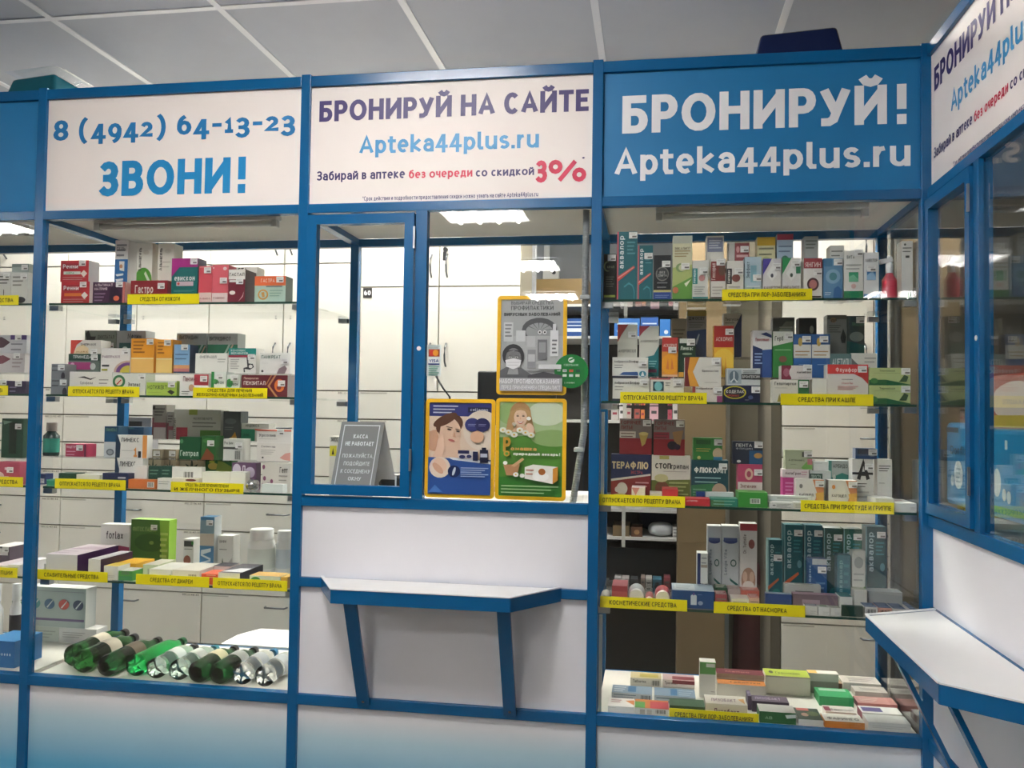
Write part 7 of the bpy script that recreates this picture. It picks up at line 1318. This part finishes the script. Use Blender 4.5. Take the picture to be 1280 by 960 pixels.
g.add(A1, [
 (118, 262, 218, .17, 0, '155862', aq2(circ=False), 'teal sea water carton shortest of the row', {'pr': (.7, .28), 'side': '8ab0b0'}),
 (234, 152, 370, .18, 0, '12606a', aq2(), 'teal sea water carton first tall one from the left', {'pr': (.75, .1)}),
 (380, 155, 513, .18, 0, '145a6c', aq2(sl=False), 'teal sea water carton second tall one from the left', {'pr': (.82, .1)}),
 (522, 176, 655, .18, 0, '14564c', aq2(sl=False, circ=False), 'teal sea water carton third tall one from the left', {'pr': (.78, .12), 'top': 'c8ccca'}),
 (666, 182, 800, .18, 0, '1a5f4c', aq2(sl=False, circ=False), 'teal sea water carton fourth tall one from the left', {'pr': (.75, .1), 'top': 'd0d4d2'}),
 (826, 165, 975, .175, 0, '124f54', aq2(sl=False), 'teal sea water carton tall one nearest the rear post', {'pr': (.75, .1), 'side': 'b0bcba'}),
 (412, 400, 545, .14, 0, '28558c', [('r', .2, 0, 1, .12, 'c0c4c4'), ('v', 'аквамарис', .0, .12, .12, .98, 'b8c8dc'), ('l', .4, .5, .9, .7, 3, '6a90b8')], 'blue carton before the sea water row, wider', {'pr': (.72, .22), 'd': .035}),
 (620, 372, 724, .14, 0, '2a6a78', [('v', 'аквамар', .1, .1, .4, .7, '8ab0b4'), ('l', .5, .2, .9, .5, 3, '4a8a94')], 'blue green carton before the sea water row', {'pr': (.7, .78), 'd': .035}),
 (729, 342, 824, .14, 0, 'ccccc4', [('o', .5, .2, .35, .1, '9a9c98'), ('p', [(0, .75), (1, .6), (1, .95), (0, .95)], '7aa05a'), ('l', .1, .4, .9, .5, 2, 'a0a29c')], 'white carton with green foot before the sea water row', {'pr': None, 'd': .035}),
 (236, 588, 500, .115, 0, 'b8b8b4', [('l', .3, .3, .8, .6, 2, '6a6a68')], 'grey white box lying before the first tall carton', {'pr': None, 'd': .05, 'top': 'c4c4c0', 'tart': [('r', .3, .3, .8, .7, '8a8c88')]}),
 (300, 660, 625, .075, 0, '7a6670', [('r', .2, .3, .6, .7, 'a8949c')], 'grey wine carton lying in the second row', {'pr': None, 'd': .03, 'top': '8a6a78'}),
 (100, 655, 290, .085, 0, '2a4a8c', [], 'navy carton lying in the second row', {'pr': None, 'd': .025, 'top': '6a7484'}),
 (634, 675, 730, .058, 0, 'dcdcd6', [], 'white ended carton lying in the second row', {'pr': None, 'd': .06, 'top': '2f5a5c'}),
 (736, 625, 836, .10, 0, 'd8d6cc', [], 'cream ended carton lying in the second row', {'pr': None, 'd': .05, 'top': 'b4b8a0'}),
 (845, 640, 1100, .11, 0, 'b0b0ac', [], 'grey carton lying in the second row at the right', {'pr': None, 'd': .05, 'top': 'a8acae'}),
 (388, 742, 476, .045, 0, 'e6e4de', [('l', .4, .6, .9, .8, 2, 'c0beb8')], 'white ended carton lying beside the nose label, first', {'pr': None, 'd': .08, 'top': '6a6a72', 'tart': [('r', .1, .1, .9, .9, '8a8c94')]}),
 (482, 750, 566, .045, 0, 'e6e4de', [('l', .4, .6, .9, .8, 2, 'c0beb8')], 'white ended carton lying beside the nose label, second', {'pr': None, 'd': .08, 'top': 'b8bab4', 'tart': [('r', .2, .2, .8, .8, '7a8a70')]}),
 (571, 757, 652, .045, 0, 'e4e2dc', [('l', .4, .6, .9, .8, 2, 'c0beb8')], 'white ended carton lying beside the nose label, third', {'pr': None, 'd': .08, 'top': 'a8aa9c'}),
 (657, 742, 808, .045, 0, '1a3c2c', [], 'dark green carton lying flat', {'pr': None, 'd': .1, 'top': '24442f', 'tart': [('l', .1, .2, .9, .8, 3, '4a6a54')]}),
]+[(a, 750+i*6, b, .045, 0, c, [('b', .15, .2, .9, .85, '2c2c2c')], n+' bar-coded carton end before the blue tops', {'pr': None, 'd': .1, 'top': '4a5a78', 'tart': [('l', .1, .2, .9, .8, 4, '8a98b0')]}) for i, (a, b, c, n) in enumerate(((822, 912, 'dcd8d4', 'first white'), (920, 1016, 'd8a090', 'salmon'), (1028, 1118, 'd8d4d0', 'second white'), (1144, 1225, 'd4d0cc', 'last white')))]
); g.build()
shelf_label(750, 750, 859, SHELF[3], ['КОСМЕТИЧЕСКИЕ СРЕДСТВА'], 'yellow label about cosmetics on the fourth shelf of the right case', (.11, .88))
shelf_label(892.2, 760, 1006.5, SHELF[3], ['СРЕДСТВА ОТ НАСМОРКА'], 'yellow label about runny nose on the fourth shelf of the right case', (.15, .8))

# ---------------------------------------------------------------- right case floor
pl = ', floor, right case'
g = Goods(SHELF[4], pl, 0, 0, 1)
A0 = (740, 770, 6.095); A1 = (940, 770, 5.818)
def T4(c): return [('l', .08, .2, .92, .8, 4, c)]
g.add(A0, [
 (293, 475, 528, 'b', 0, 'e0dcd0', [('t', 'Таблетки', .08, .2, .5, .55, '4a4a44'), ('b', .7, .2, .95, .8, '3a3a38')], 'white carton with yellow top lying in back row', {'pr': None, 'b': 540, 'd': .06, 'top': 'bcae84', 'tart': [('r', .3, .3, .9, .8, 'a8983c')]}),
 (540, 490, 782, 'b', 0, 'dfd8d4', [('t', 'Трахисан', .06, .2, .45, .6, '4a3a3a'), ('r', .3, 0, 1, .5, '7a2a34')], 'white carton with maroon top lying in back row', {'pr': None, 'b': 548, 'd': .06, 'top': 'b49a98', 'tart': [('r', .3, .4, 1, .9, '7a2a34')]}),
 (150, 590, 458, 'b', 0, 'bcc4cc', [('b', .72, .2, .97, .9, '2a2a2c'), ('l', .05, .3, .6, .7, 2, '5a6a7c')], 'grey blue carton lying, left of two', {'pr': None, 'b': 640, 'd': .07, 'top': '8496a8', 'tart': [('r', .4, .1, .6, .8, '2f6a94'), ('l', .05, .3, .35, .8, 3, 'c8d0d8')]}),
 (475, 612, 790, 'b', 0, 'b8c0c8', [('b', .62, .2, .9, .9, '2a2a2c'), ('l', .05, .3, .5, .7, 2, '5a6a7c')], 'grey blue carton lying, right of two', {'pr': None, 'b': 678, 'd': .07, 'top': '7d90a4', 'tart': [('r', .4, .1, .56, .9, '2a6590'), ('l', .6, .3, .95, .8, 3, 'a4b4c4')]}),
 (122, 690, 320, .045, 0, 'e8e4e0', [('l', .05, .2, .3, .3, 1, '8a8480')], 'white carton with orange mark lying at the left front', {'pr': None, 'd': .07, 'top': 'e4dcd8', 'tart': [('p', [(.65, .3), (1, .2), (1, .8)], 'd8803c'), ('l', .1, .3, .5, .5, 2, 'a84a4a')]}),
 (326, 705, 585, .045, 0, 'dcd8d0', [('b', .62, .15, .92, .7, '2a2a2a'), ('r', .15, .2, .3, .9, 'b0a89c'), ('r', .36, .2, .5, .9, 'c0b8ac')], 'white carton with rainbow top lying at the left front', {'pr': None, 'd': .07, 'top': 'c87a3c', 'tart': [('r', 0, .3, .3, 1, '5a9a4a'), ('r', .45, .2, 1, 1, 'b83a44')]}),
 (592, 688, 860, .055, 0, '2a4a34', [], 'dark green carton lying behind the label', {'pr': None, 'd': .06, 'top': '34543c'}),
 (865, 672, 1185, .055, 0, 'd8cfc4', [('t', 'Лизобакт', .2, .3, .8, .7, '6a3a5a')], 'cream carton with purple lettering behind the label', {'pr': None, 'd': .07, 'top': 'd8cfc4', 'tart': [('t', 'ЛИЗОБАКТ', .15, .4, .75, .75, '6a3a60'), ('p', [(.8, .4), (.95, .3), (.95, .9)], 'c8904a')]}),
 (822, 352, 943, 'b', 0, 'e2ded6', [('r', 0, 0, 1, .34, '6aa858'), ('r', .4, .04, .95, .14, 'e8ece0'), ('l', .7, .82, .95, .86, 1, '6a4a4a')], 'upright white carton with green top', {'pr': None, 'b': 625, 'd': .04}),
 (958, 525, 1325, 'b', 0, 'e4ded2', [], 'thick white carton with orange top', {'pr': None, 'b': 640, 'd': .06, 'top': 'd0803c', 'k': 'or', 'tart': [('t', 'Таблетки', .25, .4, .9, .7, '5a3018')]}),
 (1188, 610, 1216, .14, 0, '5a4a64', [], 'grey violet carton lying behind', {'pr': None, 'd': .05, 'top': '6a5c78', 'tart': [('t', 'СЕПТ', .1, .3, .8, .6, 'd0c8d4')]}),
])
g.add(A1, [
 (-258, 425, 90, .27, 0, 'ddd6ca', [('r', 0, 0, 1, .2, 'b8b0a0')], 'carton with maroon top lying in the last row', {'pr': None, 'd': .05, 'top': '6a2430', 'tart': [('t', 'Маммо', .2, .4, .7, .7, 'c88a8a')]}),
 (100, 440, 425, 'b', 0, 'e2dccc', [('r', 0, 0, 1, .08, 'c0b8a4')], 'thick white carton with lime top', {'pr': None, 'b': 575, 'd': .07, 'top': 'a8b83c', 'tart': [('t', 'Граммидин', .25, .4, .8, .7, '4a5a1c'), ('o', .15, .5, .05, .2, '3a3a2c')]}),
 (410, 420, 630, .33, 0, 'd8d4cc', [('r', 0, .4, 1, 1, '9a948c')], 'white carton with yellow corner in the last row', {'pr': None, 'd': .06, 'top': 'e8e2d8', 'tart': [('r', 0, .1, .3, 1, 'e0b45a')]}),
 (440, 485, 655, 'b', 0, '7a4a3c', [], 'brown topped carton lying in third row', {'pr': None, 'b': 540, 'd': .05, 'top': 'a08068', 'side': '8a2a34'}),
 (490, 590, 740, 'b', 0, '2f9a5c', [], 'bright green carton lying', {'pr': None, 'b': 660, 'd': .08, 'top': '2fa060', 'tart': [('r', .1, .1, .9, .35, 'a8c8b0')]}),
 (535, 700, 760, .115, 0, 'dcd4cc', [], 'white carton with maroon corner lying', {'pr': None, 'd': .05, 'top': 'dcd4cc', 'tart': [('r', 0, .2, .2, .9, '8a2a44'), ('t', 'Фарингосепт', .2, .5, .95, .8, '4a4644')]}),
 (530, 770, 820, .045, 0, 'e08a34', [('l', .1, .2, .9, .3, 1, 'f0b878')], 'orange fronted carton lying at the front', {'pr': None, 'd': .06, 'top': 'e0dad0', 'k': 'of', 'tart': [('t', 'ФАРИНГО', .1, .5, .9, .8, '4a4440')]}),
 (338, 755, 520, .045, 0, 'e4e2dc', [], 'white fronted carton with dark green top', {'pr': None, 'd': .09, 'top': '2c4438', 'tart': [('r', .1, .02, .6, .25, 'c86a64'), ('o', .35, .6, .15, .15, 'c89a8a'), ('o', .7, .5, .25, .2, '5a6a44')]}),
 (55, 700, 320, .048, 0, '2a6a38', [('t', 'АВ', .15, .4, .35, .65, 'a8c8a8'), ('p', [(.7, .2), (1, .1), (1, .4), (.75, .5)], 'e4e8e0')], 'dark green carton with white patch at the front', {'pr': None, 'd': .06, 'top': 'b8b4b0'}),
 (0, 625, 270, .13, 0, '4c3c50', [], 'violet carton lying in second row', {'pr': None, 'd': .05, 'top': '5c4c60', 'tart': [('t', 'ЛИЗОБАКТ', .1, .3, .8, .7, 'b8a8bc')]}),
 (660, 490, 940, 'b', 0, 'd4d0c8', [], 'grey white carton in the right back row', {'pr': None, 'b': 530, 'd': .07, 'top': 'c4beb4', 'tart': [('l', .2, .3, .9, .7, 3, '7a7670')]}),
 (750, 555, 1000, 'b', 0, 'ccc6bc', [], 'grey carton lying in the right third row', {'pr': None, 'b': 600, 'd': .055, 'top': 'b8b2a8', 'tart': [('t', 'Тонзипрет', .2, .3, .8, .7, '6a6660')]}),
 (770, 640, 1075, 'b', 0, 'b86a64', [], 'dusty pink carton lying at the right', {'pr': None, 'b': 680, 'd': .06, 'top': 'b8827a', 'side': '8a2a34', 'tart': [('l', .1, .3, .6, .7, 3, 'd8c0b8')]}),
 (800, 710, 1095, 'b', 0, 'dcd8d2', [('r', .0, .55, .5, .9, '8a8484')], 'white carton with violet top patch', {'pr': None, 'b': 768, 'd': .055, 'top': 'dcd8d2', 'side': '8a2a3c', 'tart': [('r', .05, .2, .55, .8, '54447c')]}),
 (845, 780, 1155, .045, 0, 'dedcd6', [('l', .1, .4, .9, .6, 2, 'bcbab4')], 'white carton lying at the right front', {'pr': None, 'd': .06, 'top': 'd4d2cc'}),
]); g.build()
shelf_label(836.8, 886, 948.4, SHELF[4]+.002, ['СРЕДСТВА ПРИ ЛОР-ЗАБОЛЕВАНИЯХ'], 'yellow label on the floor of the right case', (.06, .94))
